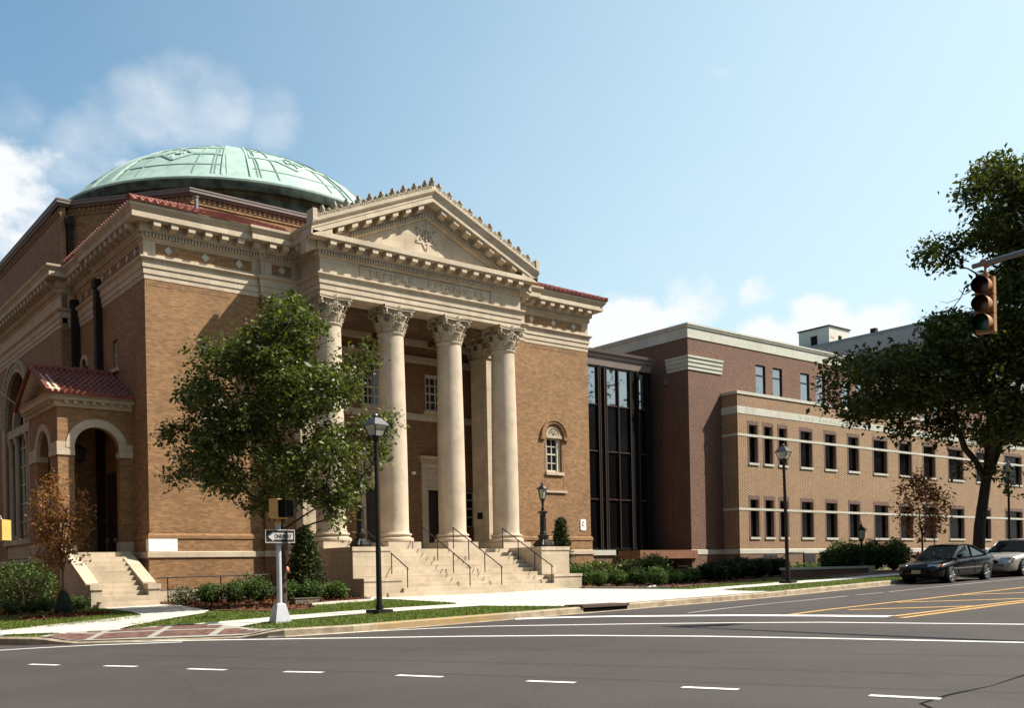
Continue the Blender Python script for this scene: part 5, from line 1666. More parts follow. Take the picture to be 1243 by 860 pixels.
def side_steps():
    st = thing('stone_steps', 'narrow flight of stone steps with sloping side walls leading to the side porch arch', 'steps', (10.3, 34.5, .7))
    mb = MB(); n = 11; g = .66; rise = (ZW - g) / n; y0 = 32.95; tr = .30
    for i in range(n):
        x0, x1 = (9.4, 11.3) if i == 0 else (9.6, 11.08)
        ya = y0 - .25 if i == 0 else y0 + tr * (i - 1) + .05
        mb.box(9.6 if i else x0, 11.08 if i else x1, ya, 36.6 if i else y0 + .0, g + rise * i - (.2 if i == 0 else 0), g + rise * (i + 1))
    mb.build('steps', M['stone'], st)
    for xa, xb in ((9.25, 9.6), (11.08, 11.45)):
        mb = MB()
        V = []
        for x in (xa, xb): V += [(x, 33.0, .4), (x, 33.0, 1.2), (x, 33.35, 1.2), (x, 33.45, 1.33), (x, 36.0, 2.42), (x, 36.58, 2.42), (x, 36.58, .4)]
        m = 7
        mb.add(V, [tuple(range(m)), tuple(reversed(range(m, 2 * m)))] + [(j, (j + 1) % m, (j + 1) % m + m, j + m) for j in range(m)])
        c = mb.build('cheek_wall', M['stone'], st)
        mb = MB(); mb.box(xa - .03, xb + .03, 32.96, 33.42, 1.202, 1.38)
        V = []
        for x in (xa - .03, xb + .03): V += [(x, 33.44, 1.335), (x, 33.44, 1.42), (x, 36.0, 2.52), (x, 36.56, 2.52), (x, 36.56, 2.425), (x, 36.0, 2.425)]
        m = 6
        mb.add(V, [tuple(range(m)), tuple(reversed(range(m, 2 * m)))] + [(j, (j + 1) % m, (j + 1) % m + m, j + m) for j in range(m)])
        mb.build('coping', M['stone'], c)
side_steps()

def wall_rail():
    t = thing('handrail', 'low two-bar dark metal railing along the mulch bed beside the side steps', 'railing', (13.4, 33.1, .7))
    mb = MB()
    mb.tube([(11.4, 33.1, 1.55), (11.75, 33.1, 1.56), (15.5, 33.1, 1.60)], .022, 8); mb.tube([(11.4, 33.1, 1.14), (15.5, 33.1, 1.17)], .02, 8)
    mb.build('rail', M['iron'], t)
    for x in (11.75, 13.6, 15.5):
        mb = MB(); mb.tube([(x, 33.1, .6), (x, 33.1, 1.58)], .022, 8); mb.build('post', M['iron'], t)
wall_rail()

# ------------------------------------------------------------ glazed link
link = thing('glass_link', 'dark glass link building with brown fascia between temple and red brick block', 'building', (36.5, 40, .8))
def build_link():
    Y = 37.1; X0, X1 = 33.13, 39.75
    mb = MB()
    mb.sweep([(X0, Y), (X1, Y), (X1, Y + 1.5)], [(-.4, 12.16), (.03, 12.16), (.05, 12.58), (.12, 12.60), (.14, 12.78), (.22, 12.80), (.26, 12.94), (-.4, 12.97)])
    mb.build('fascia', M['brown_metal'], link)
    k = .9687
    zs = (2.52, 5.14, 7.65, 10.08, 12.04)
    mb = MB()
    for a, b in [(33.13, 33.22), (33.85, 33.9), (36.91 * k, 37.06 * k), (37.36 * k, 37.53 * k), (38.41 * k, 38.47 * k), (39.35 * k, 39.5 * k), (39.86 * k, 40.02 * k), (40.56 * k, X1)]:
        mb.box(a, b, Y - .05 if b - a < .12 else Y - .09, Y + .1, 2.52, 12.16)
    for z in zs: mb.box(X0, X1, Y - .03, Y + .09, z, z + (.07 if z > 3 else .12))
    mb.box(X1 - .02, X1, Y + .1, 38.5, 2.5, 12.16); mb.box(X1, 40.87, 38.5, 38.6, .6, 12.7)
    mb.build('mullion_frame', M['sig_black'], link)
    bays = ((33.22, 33.85), (33.9, 36.91 * k), (37.53 * k, 38.41 * k), (38.47 * k, 39.35 * k), (40.02 * k, 40.56 * k))
    trim = mat_plain('brown_trim', (.050, .026, .019), None, rough=.6, spec=.2)
    mb = MB()
    for z in zs[1:4]:
        for a, b in bays: mb.box(a, b, Y - .045, Y - .031, z + .005, z + .065)
    for x in (36.91, 37.06, 37.36, 37.53, 38.44, 39.35, 40.02): mb.box(x * k - .02, x * k + .02, Y - .1, Y - .091, 2.55, 12.05)
    mb.build('glazing_trim', trim, link)
    for a, b in bays:
        for z0, z1 in zip(zs, zs[1:]):
            mb = MB(); mb.box(a, b, Y + .03, Y + .06, z0 + .07, z1)
            mb.build('pane', M['glass_refl'] if z0 > 10 else M['glass_dark'], link)
    for a, b in ((37.06 * k, 37.36 * k), (39.5 * k, 39.86 * k)):
        mb = MB(); mb.box(a, b, Y, Y + .06, 2.6, 12.04); mb.build('spandrel', M['sig_black'], link)
    mb = MB(); mb.box(X0 + .02, 36.6, Y - .3, Y + .5, 2.25, 2.518); mb.build('stone_band', M['precast'], link)
    mb = MB(); mb.box(X0 + .02, X1 - .01, Y - .2, Y + .4, .5, 2.248); mb.build('base_wall', M['brick_base'], link)
    mb = MB(); mb.box(X0, X1 - .1, Y + .1, 60, 12.3, 12.93); mb.box(X0, 40.85, 55, 60, .5, 12.3); mb.build('roof', M['brown_metal'], link)
build_link()

# ------------------------------------------------------------ red brick block with the patterned-brick wing
school = thing('brick_building', 'long brick office building, dark red block with a lower patterned tan wing', 'building', (55, 40, .9))
def build_school():
    X0, YB, X1 = 40.88, 35.35, 100
    up = []
    xw = [46.72, 48.32, 51.05, 52.68, 55.4, 57.0, 60.0, 61.6, 65, 66.7]
    ops = [(x - X0, x - X0 + .92, 11.25, 13.16) for x in xw]
    mb = MB()
    wall_panel(mb, (X0, YB), (1, 0), (0, -1), X1 - X0, 2.47, 13.95, ops, .16)
    mb.face((X0, YB, 2.47), (X0, 62, 2.47), (X0, 62, 13.95), (X0, YB, 13.95)); mb.face((X1, YB, .5), (X1, 62, .5), (X1, 62, 13.95), (X1, YB, 13.95)); mb.face((X0, 62, .5), (X1, 62, .5), (X1, 62, 13.95), (X0, 62, 13.95))
    mb.build('block_wall', M['brick_red'], school)
    mb = MB(); mb.face((X0, YB - .02, .4), (43.6, YB - .02, .4), (43.6, YB - .02, 2.3), (X0, YB - .02, 2.3)); mb.face((X0, YB - .02, .4), (X0, 40, .4), (X0, 40, 2.3), (X0, YB - .02, 2.3)); mb.build('block_base', M['brick_red'], school)
    pth = [(X0, 62), (X0, YB), (X1, YB)]
    mb = MB()
    mb.sweep(pth, [(-.4, 13.95), (.04, 13.95), (.04, 14.52), (.10, 14.53), (.10, 14.62), (.14, 14.63), (.14, 14.72), (-.4, 14.72)])
    mb.build('parapet_coping', M['precast'], school)
    mb = MB(); mb.face((X0, YB, 14.5), (X1, YB, 14.5), (X1, 62, 14.5), (X0, 62, 14.5)); mb.build('roof', M['grey_wall'], school)
    mb = MB()
    mb.sweep([(X0, 36.85), (X0, YB), (43.65, YB)], [(0, 12.22), (.05, 12.22), (.05, 12.40), (.09, 12.42), (.09, 12.62), (.13, 12.64), (.13, 12.84), (.18, 12.86), (.18, 12.97), (0, 12.97)])
    mb.build('corner_band', M['precast'], school)
    mb = MB(); mb.sweep([(X0, 38), (X0, YB), (43.6, YB)], [(0, 2.22), (.05, 2.22), (.05, 2.46), (0, 2.48)]); mb.build('stone_band', M['precast'], school)
    for x in xw:
        mb = MB(); y = YB + .1
        for a, b in ((x, x + .06), (x + .86, x + .92)): mb.box(a, b, y - .04, y + .02, 11.25, 13.16)
        for a in (11.26, 12.52, 13.08): mb.box(x + .06, x + .86, y - .04, y + .02, a, a + .07)
        w = mb.build('window', M['metal_dark'], school)
        mb = MB(); mb.box(x, x + .92, y, y + .03, 11.25, 13.16); mb.build('pane', M['glass_refl'], w)
    # ---- wing
    A0, YA, A1 = 43.6, 34.26, 96
    wins = [(44.58, .74), (45.94, .74), (47.29, .74), (49.37, 1.11), (51.84, 1.11), (54.31, 1.11), (57.14, 1.54), (60.2, 1.5), (63.26, 1.5), (66.62, 2.0), (70.58, 2.0), (75.0, 2.7), (79.5, 2.7)]
    rows = [(3.14, 5.23), (7.27, 9.38)]
    ops = [(x - A0, x - A0 + w, a, b) for x, w in wins for a, b in rows]
    mb = MB()
    wall_panel(mb, (A0, YA), (1, 0), (0, -1), A1 - A0, 2.46, 11.02, ops, .3)
    mb.face((A0, YA, 2.46), (A0, YB, 2.46), (A0, YB, 11.02), (A0, YA, 11.02))
    mb.build('wing_wall', M['annex'], school)
    mb = MB(); mb.face((A0, YA - .02, .4), (A1, YA - .02, .4), (A1, YA - .02, 2.25), (A0, YA - .02, 2.25)); mb.face((A0 - .02, YA - .02, .4), (A0 - .02, YB, .4), (A0 - .02, YB, 2.25), (A0 - .02, YA - .02, 2.25)); mb.build('wing_base', M['brick_base'], school)
    wp = [(A0, YB), (A0, YA), (A1, YA)]
    mb = MB(); mb.sweep(wp, [(-.3, 11.02), (.05, 11.02), (.05, 11.18), (-.3, 11.19)]); mb.face((A0, YA, 11.1), (A1, YA, 11.1), (A1, YB, 11.1), (A0, YB, 11.1)); mb.build('wing_coping', M['precast'], school)
    mb = MB(); mb.sweep(wp, [(0, 9.95), (.02, 9.95), (.02, 10.35), (0, 10.35)]); mb.build('inscription_band', M['precast'], school)
    mb = MB(); mb.sweep(wp, [(0, 2.22), (.05, 2.22), (.05, 2.45), (0, 2.48)]); mb.build('stone_band', M['precast'], school)
    mb = MB()
    for z in (8.72, 4.62): mb.sweep(wp, [(-.22, z), (.02, z), (.02, z + .13), (-.22, z + .13)])
    mb.build('string_course', M['precast'], school)
    text_mesh('inscription', "YOV SHALL KEEP MY COMMANDMENTS AND DO THEM", .30, M['inscr_pale'], school, (49.2, YA - .023, 10.045), FRONT, .003, spacing=1.3, width=21.5)
    for x, w in wins:
        for a, b in rows:
            mb = MB(); y = YA + .22
            for p, q in ((x, x + .05), (x + w - .05, x + w)): mb.box(p, q, y - .04, y + .03, a, b)
            mb.box(x + .05, x + w - .05, y - .04, y + .03, a, a + .06); mb.box(x + .05, x + w - .05, y - .04, y + .03, b - .06, b)
            wd = mb.build('window', M['metal_dark'], school)
            mb = MB(); mb.box(x, x + w, y, y + .03, a, b); mb.build('pane', M['glass_dark'], wd)
            mb = MB(); mb.box(x - .08, x + w + .08, YA - .06, YA + .24, a - .125, a - .002); mb.build('sill', M['precast'], wd)
            mb = MB(); mb.box(x - .13, x + w + .13, YA - .012, YA + .05, b + .003, b + .18)
            for k in range(int((w + .26) / .2)): mb.box(x - .13 + k * .2, x - .03 + k * .2, YA - .012, YA + .05, b + .18, b + .235)
            for s0 in (x - .13, x + w + .002):
                mb.box(s0, s0 + .128, YA - .010, YA + .05, a + .0, b + .002)
            mb.build('brick_trim', M['lintel'], wd)
    for x0, x1 in ((45.68, 46.9), (49.38, 50.6)):
        mb = MB(); mb.box(x0, x1, YA - .04, YA + .03, 1.62, 2.2)
        for k in range(8): mb.box(x0 + .04, x1 - .04, YA - .055, YA - .041, 1.66 + k * .066, 1.66 + k * .066 + .03)
        g = mb.build('basement_grille', M['skin_grille'], school)
        mb = MB(); mb.box(x0 - .06, x1 + .06, YA - .05, YA + .03, 1.56, 1.618); mb.build('sill', M['precast'], g)
    # sunken entrance under a rust-brown canopy, in the corner by the link
    mb = MB(); mb.box(36.75, 40.86, 35.2, 36.78, 2.02, 2.46)
    mb.build('entrance_canopy', M['canopy'], school)
    mb = MB(); mb.box(40.84, 41.2, 35.2, 35.33, 2.02, 2.46); mb.build('canopy_end', M['canopy'], school)
    mb = MB(); mb.box(37.2, 40.8, 36.8, 36.85, .6, 2.02); mb.build('entrance_glass', M['glass_dark'], school)
    mb = MB()
    mb.tube([(38.5, 35.3, .7), (38.5, 35.3, 1.55), (39.3, 35.3, 1.55)], .02, 6); mb.tube([(40.2, 35.1, 1.55), (41.5, 34.6, .95)], .022, 6); mb.tube([(39.8, 35.4, .7), (39.8, 35.4, 1.6), (40.5, 35.4, 1.6)], .02, 6)
    mb.build('entrance_rail', M['iron'], school)
    mb = MB(); mb.box(39.9, 40.4, YB + 2.8, YB + 2.9, 11.4, 11.9); mb.box(40.78, 40.87, 36.8, 37.0, 11.6, 12.0); mb.build('floodlight', M['brown_metal'], school)
    mb = MB(); mb.lathe([(.05, 0), (.05, .5), (.12, .52), (.12, .62)], (40.2, 42.5, 14.5), 8); mb.build('roof_vent', M['galv'], school)
build_school()

# ------------------------------------------------------------ grey building far behind, with its roof cabin
grey = thing('grey_building', 'plain grey flat-topped building showing above the brick building roof', 'building', (85, 48, 1))
def build_grey():
    X, Y0, Y1, Z = 78.5, 37.5, 75, 21.4
    mb = MB(); mb.box(X, 110, Y0, Y1, 1, Z); mb.build('wall', M['grey_wall'], grey)
    mb = MB(); mb.sweep([(X, Y1), (X, Y0), (110, Y0)], [(-.3, Z), (.06, Z), (.06, Z + .2), (-.3, Z + .2)]); mb.build('coping', M['galv'], grey)
    mb = MB(); mb.box(X - .12, X + .3, 46.6, 47.1, Z + .2, Z + .55); mb.build('roof_vent', M['metal_dark'], grey)
build_grey()
cabin = thing('roof_cabin', 'small white box-like cabin with two dark windows on the grey roof', 'cabin', (81, 53, 21))
def build_cabin():
    x0, x1, y0, y1, z0, z1 = 79.6, 82.9, 51.95, 55.2, 21.2, 23.35
    mb = MB()
    wall_panel(mb, (x0, y1), (0, -1), (-1, 0), y1 - y0, z0, z1, [(1.25, 2.0, 21.45, 22.75)], .15)
    wall_panel(mb, (x0, y0), (1, 0), (0, -1), x1 - x0, z0, z1, [(1.45, 2.05, 21.5, 22.7)], .15)
    mb.face((x1, y0, z0), (x1, y1, z0), (x1, y1, z1), (x1, y0, z1)); mb.face((x0, y1, z0), (x1, y1, z0), (x1, y1, z1), (x0, y1, z1))
    mb.build('wall', M['white_wall'], cabin)
    mb = MB(); mb.box(x0 - .1, x1 + .1, y0 - .1, y1 + .1, z1, z1 + .12); mb.build('roof', M['pipe'], cabin)
    mb = MB(); mb.box(x0 + .12, x0 + .16, y0 + 1.2, y0 + 2.05, 21.4, 22.8); mb.build('window', M['glass_dark'], cabin)
    mb = MB(); mb.box(x0 + 1.4, x0 + 2.1, y0 + .12, y0 + .16, 21.45, 22.75); mb.build('window', M['glass_dark'], cabin)
    mb = MB(); mb.box(x0 + .3, x0 + .85, y0 - .03, y0 + .01, 22.35, 22.55); mb.build('sign', mat_plain('faded_pink_sign', (.62, .42, .36), None), cabin)
build_cabin()

# ------------------------------------------------------------ vegetation
def pix(x, y, D):
    r_ = pixdir(x, y)
    return Vector((r_[0] * D, r_[1] * D, 1.6 + r_[2] * D))

def leaves_object(name, mat, parent, centers, n_per, spread, size, seed, droop=.25, aspect=.55, flat=.6):
    """many folded leaf faces scattered round the given twig points (one mesh)"""
    g = np.random.default_rng(seed)
    c = np.repeat(np.asarray(centers, dtype=float), n_per, axis=0)
    n = len(c)
    c = c + g.normal(0, 1, (n, 3)) * np.asarray(spread)
    d = g.normal(0, 1, (n, 3)); d[:, 2] = d[:, 2] * .6 - droop
    d /= np.linalg.norm(d, axis=1)[:, None]
    up = g.normal(0, flat, (n, 3)); up[:, 2] += 1
    s = np.cross(d, up); s /= np.linalg.norm(s, axis=1)[:, None] + 1e-9
    nn = np.cross(s, d)
    L_ = (size * np.clip(g.lognormal(-.05, .34, n), .4, 2.0))[:, None]; W_ = L_ * aspect * .5
    fold = L_ * .10
    V = np.empty((n, 4, 3))
    V[:, 0] = c; V[:, 1] = c + d * L_ * .48 + s * W_ + nn * fold; V[:, 2] = c + d * L_; V[:, 3] = c + d * L_ * .48 - s * W_ + nn * fold
    me = bpy.data.meshes.new(name)
    me.vertices.add(n * 4); me.vertices.foreach_set('co', V.reshape(-1))
    me.loops.add(n * 4); me.loops.foreach_set('vertex_index', np.arange(n * 4, dtype=np.int32))
    me.polygons.add(n); me.polygons.foreach_set('loop_start', np.arange(0, n * 4, 4, dtype=np.int32)); me.polygons.foreach_set('loop_total', np.full(n, 4, dtype=np.int32))
    me.update(); me.validate()
    me.materials.append(mat)
    o = bpy.data.objects.new(name, me); C.objects.link(o)
    if parent:
        o.parent = parent; o.matrix_parent_inverse = world_of(parent).inverted()
    return o

def limb_path(a, b, r_, sag=.12, n=6):
    a, b = Vector(a), Vector(b); L_ = (b - a).length
    off = Vector((r_.uniform(-1, 1), r_.uniform(-1, 1), r_.uniform(.2, 1))) * L_ * sag
    return [a.lerp(b, t) + off * math.sin(PI * t) + Vector((r_.uniform(-1, 1), r_.uniform(-1, 1), r_.uniform(-1, 1))) * L_ * .018 for t in [i / n for i in range(n + 1)]]

def make_tree(name, label, cat, base, trunk_top, blobs, rt, leafmat, barkmat, ntw, nper, size, seed, spread=.22, group=None, shell=.55, trunk_mid=None, twig=.012, droop=.25):
    """blobs: (centre, (rx, ry, rz)); limbs run from the fork to every blob, twigs into it, leaves round twig ends"""
    r_ = random.Random(seed)
    base = Vector(base); top = Vector(trunk_top)
    t = thing(name, label, cat, tuple(base), group)
    mb = MB()
    pts = [base - Vector((0, 0, .15)), base + Vector((0, 0, .12))] + ([Vector(trunk_mid)] if trunk_mid else []) + [top]
    mb.tube(pts, [rt * 1.45, rt * 1.08] + ([rt * .95] if trunk_mid else []) + [rt * .82], 10)
    tips = []
    vol = sum(b[1][0] * b[1][1] * b[1][2] for b in blobs) ** 1
    limbs = MB()
    done = []
    for c, rad in sorted(blobs, key=lambda b: (Vector(b[0]) - top).length):
        c = Vector(c)
        near = min(done, key=lambda q: (q - c).length) if done else None
        if near is not None and len(done) > 4 and (near - c).length < (top - c).length * .75:
            st = near; w = rt * .17
        else:
            st = pts[-1].lerp(pts[-2], r_.uniform(0, .25)); w = rt * .42 * min(1.3, max(.35, rad[0] / .9))
        done.append(c)
        p = limb_path(st, c, r_)
        limbs.tube(p, [w * (1 - .82 * i / (len(p) - 1)) + .008 for i in range(len(p))], 6)
        k = max(3, int(ntw * (rad[0] * rad[1] * rad[2]) ** .72 / sum((b[1][0] * b[1][1] * b[1][2]) ** .72 for b in blobs)))
        for i in range(k):
            d = Vector((r_.gauss(0, 1), r_.gauss(0, 1), r_.gauss(0, 1))).normalized()
            rr = r_.uniform(shell, 1.0) ** .6 * r_.choice((1, 1, .96, 1.06, .7))
            e = c + Vector((d.x * rad[0], d.y * rad[1], d.z * rad[2])) * rr
            tips.append(e)
            if i % 4 == 0:
                limbs.tube([c.lerp(p[-2], .3), c.lerp(e, .55) + Vector((0, 0, .04)), e], [twig * 1.5, twig, twig * .4], 4, False)
    mb.build('trunk', barkmat, t, True, 60)
    limbs.build('limbs', barkmat, t, True, 60)
    leaves_object('crown', leafmat, t, [tuple(e) for e in tips], nper, (spread, spread, spread * .8), size, seed, droop)
    return t

def left_tree():
    D0 = 29.2; k = D0 / 1197
    B = [(350, 388, 44, 38), (326, 424, 52, 42), (380, 408, 30, 36), (290, 442, 42, 34), (238, 436, 24, 26), (252, 478, 42, 34), (216, 524, 30, 24), (238, 560, 42, 26), (300, 512, 62, 50), (362, 485, 62, 55), (412, 466, 42, 38), (438, 442, 22, 28), (448, 528, 32, 30), (402, 548, 46, 40), (342, 568, 56, 42), (276, 584, 44, 26), (424, 592, 30, 24), (404, 626, 26, 26), (440, 575, 26, 22), (418, 610, 24, 22), (462, 545, 22, 22), (468, 520, 16, 16), (390, 590, 34, 28), (314, 606, 34, 18), (203, 532, 16, 14), (345, 450, 60, 50), (265, 532, 48, 36), (372, 604, 34, 22), (344, 362, 18, 14), (340, 374, 26, 18), (455, 562, 18, 12), (222, 580, 24, 14)]
    r_ = random.Random(5); blobs = []
    for x, y, rx, ry in B:
        big = rx > 38
        for dz in ((-1.35, .1, 1.4) if big else (r_.uniform(-.8, .8),)):
            D = D0 + dz * (1 if big else 1.2)
            f_ = .80 if (big and abs(dz) > 1) else .93
            blobs.append((pix(x + r_.uniform(-7, 7), y + r_.uniform(-6, 6), D), (rx * k * f_ * .84, rx * k * f_ * (.62 if big else .85), ry * k * f_ * .86)))
    b = pix(343, 737, D0); b.z = ground(b.x, b.y)
    make_tree('tree', 'leafy green street tree standing in the mulch bed left of the portico columns', 'tree', b, pix(340, 640, D0), blobs, .125, M['leaf_green'], M['bark'], 1750, 27, .13, 3, .15, shell=.4, trunk_mid=pix(343, 690, D0))
left_tree()

def right_tree():
    D0 = 43.5; k = D0 / 1197
    B = [(1212, 212, 36, 28), (1184, 236, 28, 24), (1240, 240, 46, 44), (1214, 276, 44, 32), (1152, 298, 26, 18), (1128, 306, 22, 16), (1144, 322, 20, 10), (1180, 296, 24, 18), (1172, 418, 60, 34), (1104, 440, 46, 28), (1052, 448, 40, 24), (1018, 462, 20, 22), (1012, 438, 14, 9), (1062, 486, 40, 20), (1112, 478, 50, 30), (1180, 466, 60, 42), (1232, 420, 50, 60), (1240, 346, 40, 40), (1226, 318, 30, 24), (1238, 300, 38, 32), (1214, 350, 28, 20), (1200, 340, 20, 12), (1206, 396, 40, 28), (1148, 396, 36, 18), (1150, 506, 28, 15), (1040, 500, 14, 10), (1088, 512, 18, 10), (1212, 528, 44, 20), (1240, 500, 44, 36), (1226, 590, 10, 22), (1168, 560, 8, 18), (1200, 575, 14, 10), (1122, 520, 16, 12), (1146, 534, 22, 14), (1164, 514, 24, 16), (1040, 512, 18, 12), (1010, 486, 16, 14), (1092, 524, 20, 12), (1070, 506, 22, 12),
         (1290, 300, 60, 80), (1300, 420, 70, 80), (1290, 520, 50, 40), (1275, 230, 50, 46), (1340, 360, 60, 80), (1000, 476, 10, 10)]
    r_ = random.Random(9); blobs = []
    for x, y, rx, ry in B:
        big = rx > 35
        for dz in ((-2.6, 0, 2.6) if big else (r_.uniform(-1.5, 1.0),)):
            D = D0 + dz; kk = D / 1197
            f_ = .80 if (big and dz) else .88
            blobs.append((pix(x + r_.uniform(-4, 4), y + r_.uniform(-4, 4), D), (rx * k * f_, rx * k * f_ * .85, ry * k * f_ * .9)))
    b = pix(1187, 688, D0); b.z = ground(b.x, b.y)
    t = make_tree('tree', 'large dark spreading tree behind the parked cars at the right', 'tree', b, pix(1198, 575, D0), blobs, .25, M['leaf_dark'], M['bark'], 4000, 25, .21, 6, .25, shell=.4, trunk_mid=pix(1189, 640, D0), twig=.018, droop=.45)
    mb = MB()
    def lim(P_, r0, r1):
        P_ = [pix(x, y, D0 + dz) for x, y, dz in P_]; n = len(P_)
        mb.tube(P_, [r0 + (r1 - r0) * i / (n - 1) for i in range(n)], 7)
    lim([(1197, 585, 0), (1184, 560, -.3), (1170, 545, -.6), (1163, 525, -.8), (1158, 505, -1), (1140, 480, -1), (1105, 465, -1.2)], .15, .03)
    lim([(1198, 580, 0), (1210, 550, .3), (1222, 515, .5), (1236, 470, .6), (1262, 400, .6)], .2, .06)
    lim([(1198, 580, 0), (1200, 520, .2), (1204, 460, .2), (1212, 380, 0), (1225, 300, 0), (1222, 240, 0)], .17, .03)
    # bare twigs hanging in the gap
    lim([(1212, 330, 0), (1200, 338, 0), (1186, 341, 0), (1172, 348, 0), (1166, 362, 0), (1158, 372, 0), (1146, 380, 0)], .05, .008)
    lim([(1190, 341, 0), (1176, 355, 0), (1170, 358, 0), (1164, 352, 0)], .03, .012)
    lim([(1160, 370, 0), (1154, 380, 0), (1150, 392, 0)], .02, .006); lim([(1166, 362, 0), (1150, 368, 0), (1140, 366, 0)], .016, .005)
    lim([(1212, 276, 0), (1185, 275, 0), (1163, 268, 0)], .03, .008); lim([(1176, 318, 0), (1160, 312, 0), (1150, 306, 0), (1138, 305, 0)], .03, .008)
    mb.build('bough', M['bark'], t, True, 60)
right_tree()

def red_trees():
    # young tree with a watering bag, left
    D0 = 28.6
    B = [(72, 650, 26, 30), (62, 610, 20, 28), (95, 630, 16, 26), (50, 640, 16, 20), (85, 668, 22, 16), (70, 590, 10, 16), (98, 610, 8, 18), (45, 610, 9, 18), (60, 672, 20, 14)]
    k = D0 / 1197
    blobs = [(pix(x, y, D0 + random.Random(x).uniform(-.4, .4)), (rx * k, rx * k, ry * k)) for x, y, rx, ry in B]
    b = pix(77, 744, D0); b.z = ground(b.x, b.y)
    t = make_tree('tree', 'young red-brown leafed tree with a green watering bag at the foot of its trunk', 'tree', b, pix(76, 690, D0), blobs, .040, M['leaf_red'], M['bark_pale'], 340, 9, .10, 14, .11, twig=.006)
    mb = MB(); r_ = random.Random(3)
    for i in range(13):
        x = 76 + r_.uniform(-34, 30); y = r_.uniform(572, 625)
        mb.tube(limb_path(pix(76 + r_.uniform(-2, 2), r_.uniform(655, 690), D0), pix(x, y, D0 + r_.uniform(-.7, .7)), r_, .05), [.018, .015, .013, .011, .009, .007, .004], 5)
    mb.build('branches', M['bark_pale'], t)
    w = thing('watering_bag', 'dark green plastic watering bag wrapped round the young red tree trunk', 'watering bag', tuple(b))
    mb = MB()
    pr = [(.19, 0), (.23, .05), (.22, .25), (.17, .5), (.10, .64), (.075, .68)]
    n = 20; V = []
    for j, (rr, z) in enumerate(pr):
        for i in range(n):
            a = 2 * PI * i / n; q = 1 + .08 * math.sin(5 * a + j) + .05 * math.sin(9 * a + 2 * j)
            V.append((b.x + rr * q * math.cos(a), b.y + rr * q * math.sin(a), b.z + z))
    mb.add(V, [(j * n + i, j * n + (i + 1) % n, (j + 1) * n + (i + 1) % n, (j + 1) * n + i) for j in range(len(pr) - 1) for i in range(n)])
    mb.build('bag', M['bag'], w, True, 60)
    mb = MB()
    for s in (-1, 1): mb.tube([(b.x + s * .09, b.y - .03, b.z + .6), (b.x + s * .05, b.y - .05, b.z + .74), (b.x - s * .02, b.y - .04, b.z + .68)], .012, 5)
    mb.tube([(b.x + .215, b.y - .06, b.z + .05), (b.x + .17, b.y - .06, b.z + .5), (b.x + .1, b.y - .05, b.z + .66)], .012, 5)
    mb.build('strap', M['iron'], w)
    # young tree by the cars, right
    D0 = 42.5; k = D0 / 1197
    B = [(1116, 600, 22, 20), (1105, 590, 16, 14), (1130, 618, 24, 18), (1098, 622, 14, 14), (1120, 640, 22, 14), (1128, 590, 10, 12), (1140, 603, 14, 12), (1112, 580, 10, 9)]
    blobs = [(pix(x, y, D0), (rx * k, rx * k, ry * k)) for x, y, rx, ry in B]
    b = pix(1120, 690, D0); b.z = ground(b.x, b.y)
    make_tree('tree', 'young tree with dull red and green leaves in front of the patterned brick wing', 'tree', b, pix(1119, 640, D0), blobs, .045, M['leaf_red2'], M['bark'], 260, 9, .14, 15, .17, twig=.008)
    s = thing('tree_stake', 'thin grey steel stake rising beside the young reddish tree', 'stake', tuple(pix(1135, 692, D0)))
    mb = MB(); q = pix(1135, 692, D0); z = ground(q.x, q.y); mb.tube([(q.x, q.y, z), (q.x, q.y, z + 1.9)], .022, 6); mb.box(q.x - .03, q.x + .03, q.y - .03, q.y + .03, z + 1.86, z + 1.95); mb.build('rod', M['galv'], s)
red_trees()

def shrub(name, label, cat, x, y, rx, ry, h, mat, n=500, size=.055, seed=1, group=None, taper=None, z=None, core=True, spread=.05, stem=True):
    r_ = random.Random(seed)
    z = ground(x, y) if z is None else z
    t = thing(name, label, cat, (x, y, z), group)
    tips = []
    for i in range(n // 2):
        d = Vector((r_.gauss(0, 1), r_.gauss(0, 1), r_.gauss(0, 1))).normalized()
        rr = r_.uniform(.72, 1.0) * (1 + .10 * math.sin(4 * math.atan2(d.y, d.x) + seed) + .08 * math.sin(3 * d.z * 3 + seed))
        if taper:
            q = r_.random() ** .75
            w = (1 - q) ** .8 * r_.uniform(.5, 1.0) + .04; a = r_.uniform(0, 2 * PI)
            w *= min(1, .5 + q * 4)
            tips.append((x + rx * w * math.cos(a), y + ry * w * math.sin(a), z + .08 + h * q))
        else:
            tips.append((x + d.x * rx * rr, y + d.y * ry * rr, z + h * .54 + d.z * h * .46 * rr))
    leaves_object('foliage', mat, t, tips, 6, (spread, spread, spread), size * 1.05, seed, .0, .55, 1.2)
    mb = MB()
    if core and not taper:
        mb.lathe([(.05, .05), (rx * .35, h * .12), (rx * .60, h * .35), (rx * .64, h * .55), (rx * .5, h * .72), (.05, h * .8)], (x, y, z), 12)
    elif core:
        mb.lathe([(.05, .02), (rx * .55, h * .1), (rx * .35, h * .45), (.03, h * .9)], (x, y, z), 8)
    else:
        for i in range(14):
            a = r_.uniform(0, 2 * PI); mb.tube([(x, y, z), (x + rx * .4 * math.cos(a), y + ry * .4 * math.sin(a), z + h * .5), (x + rx * .85 * math.cos(a), y + ry * .85 * math.sin(a), z + h * r_.uniform(.7, .95))], [.02, .014, .006], 5)
    mb.build('branches', M['leaf_hedge'] if core else M['bark_pale'], t)
    return t

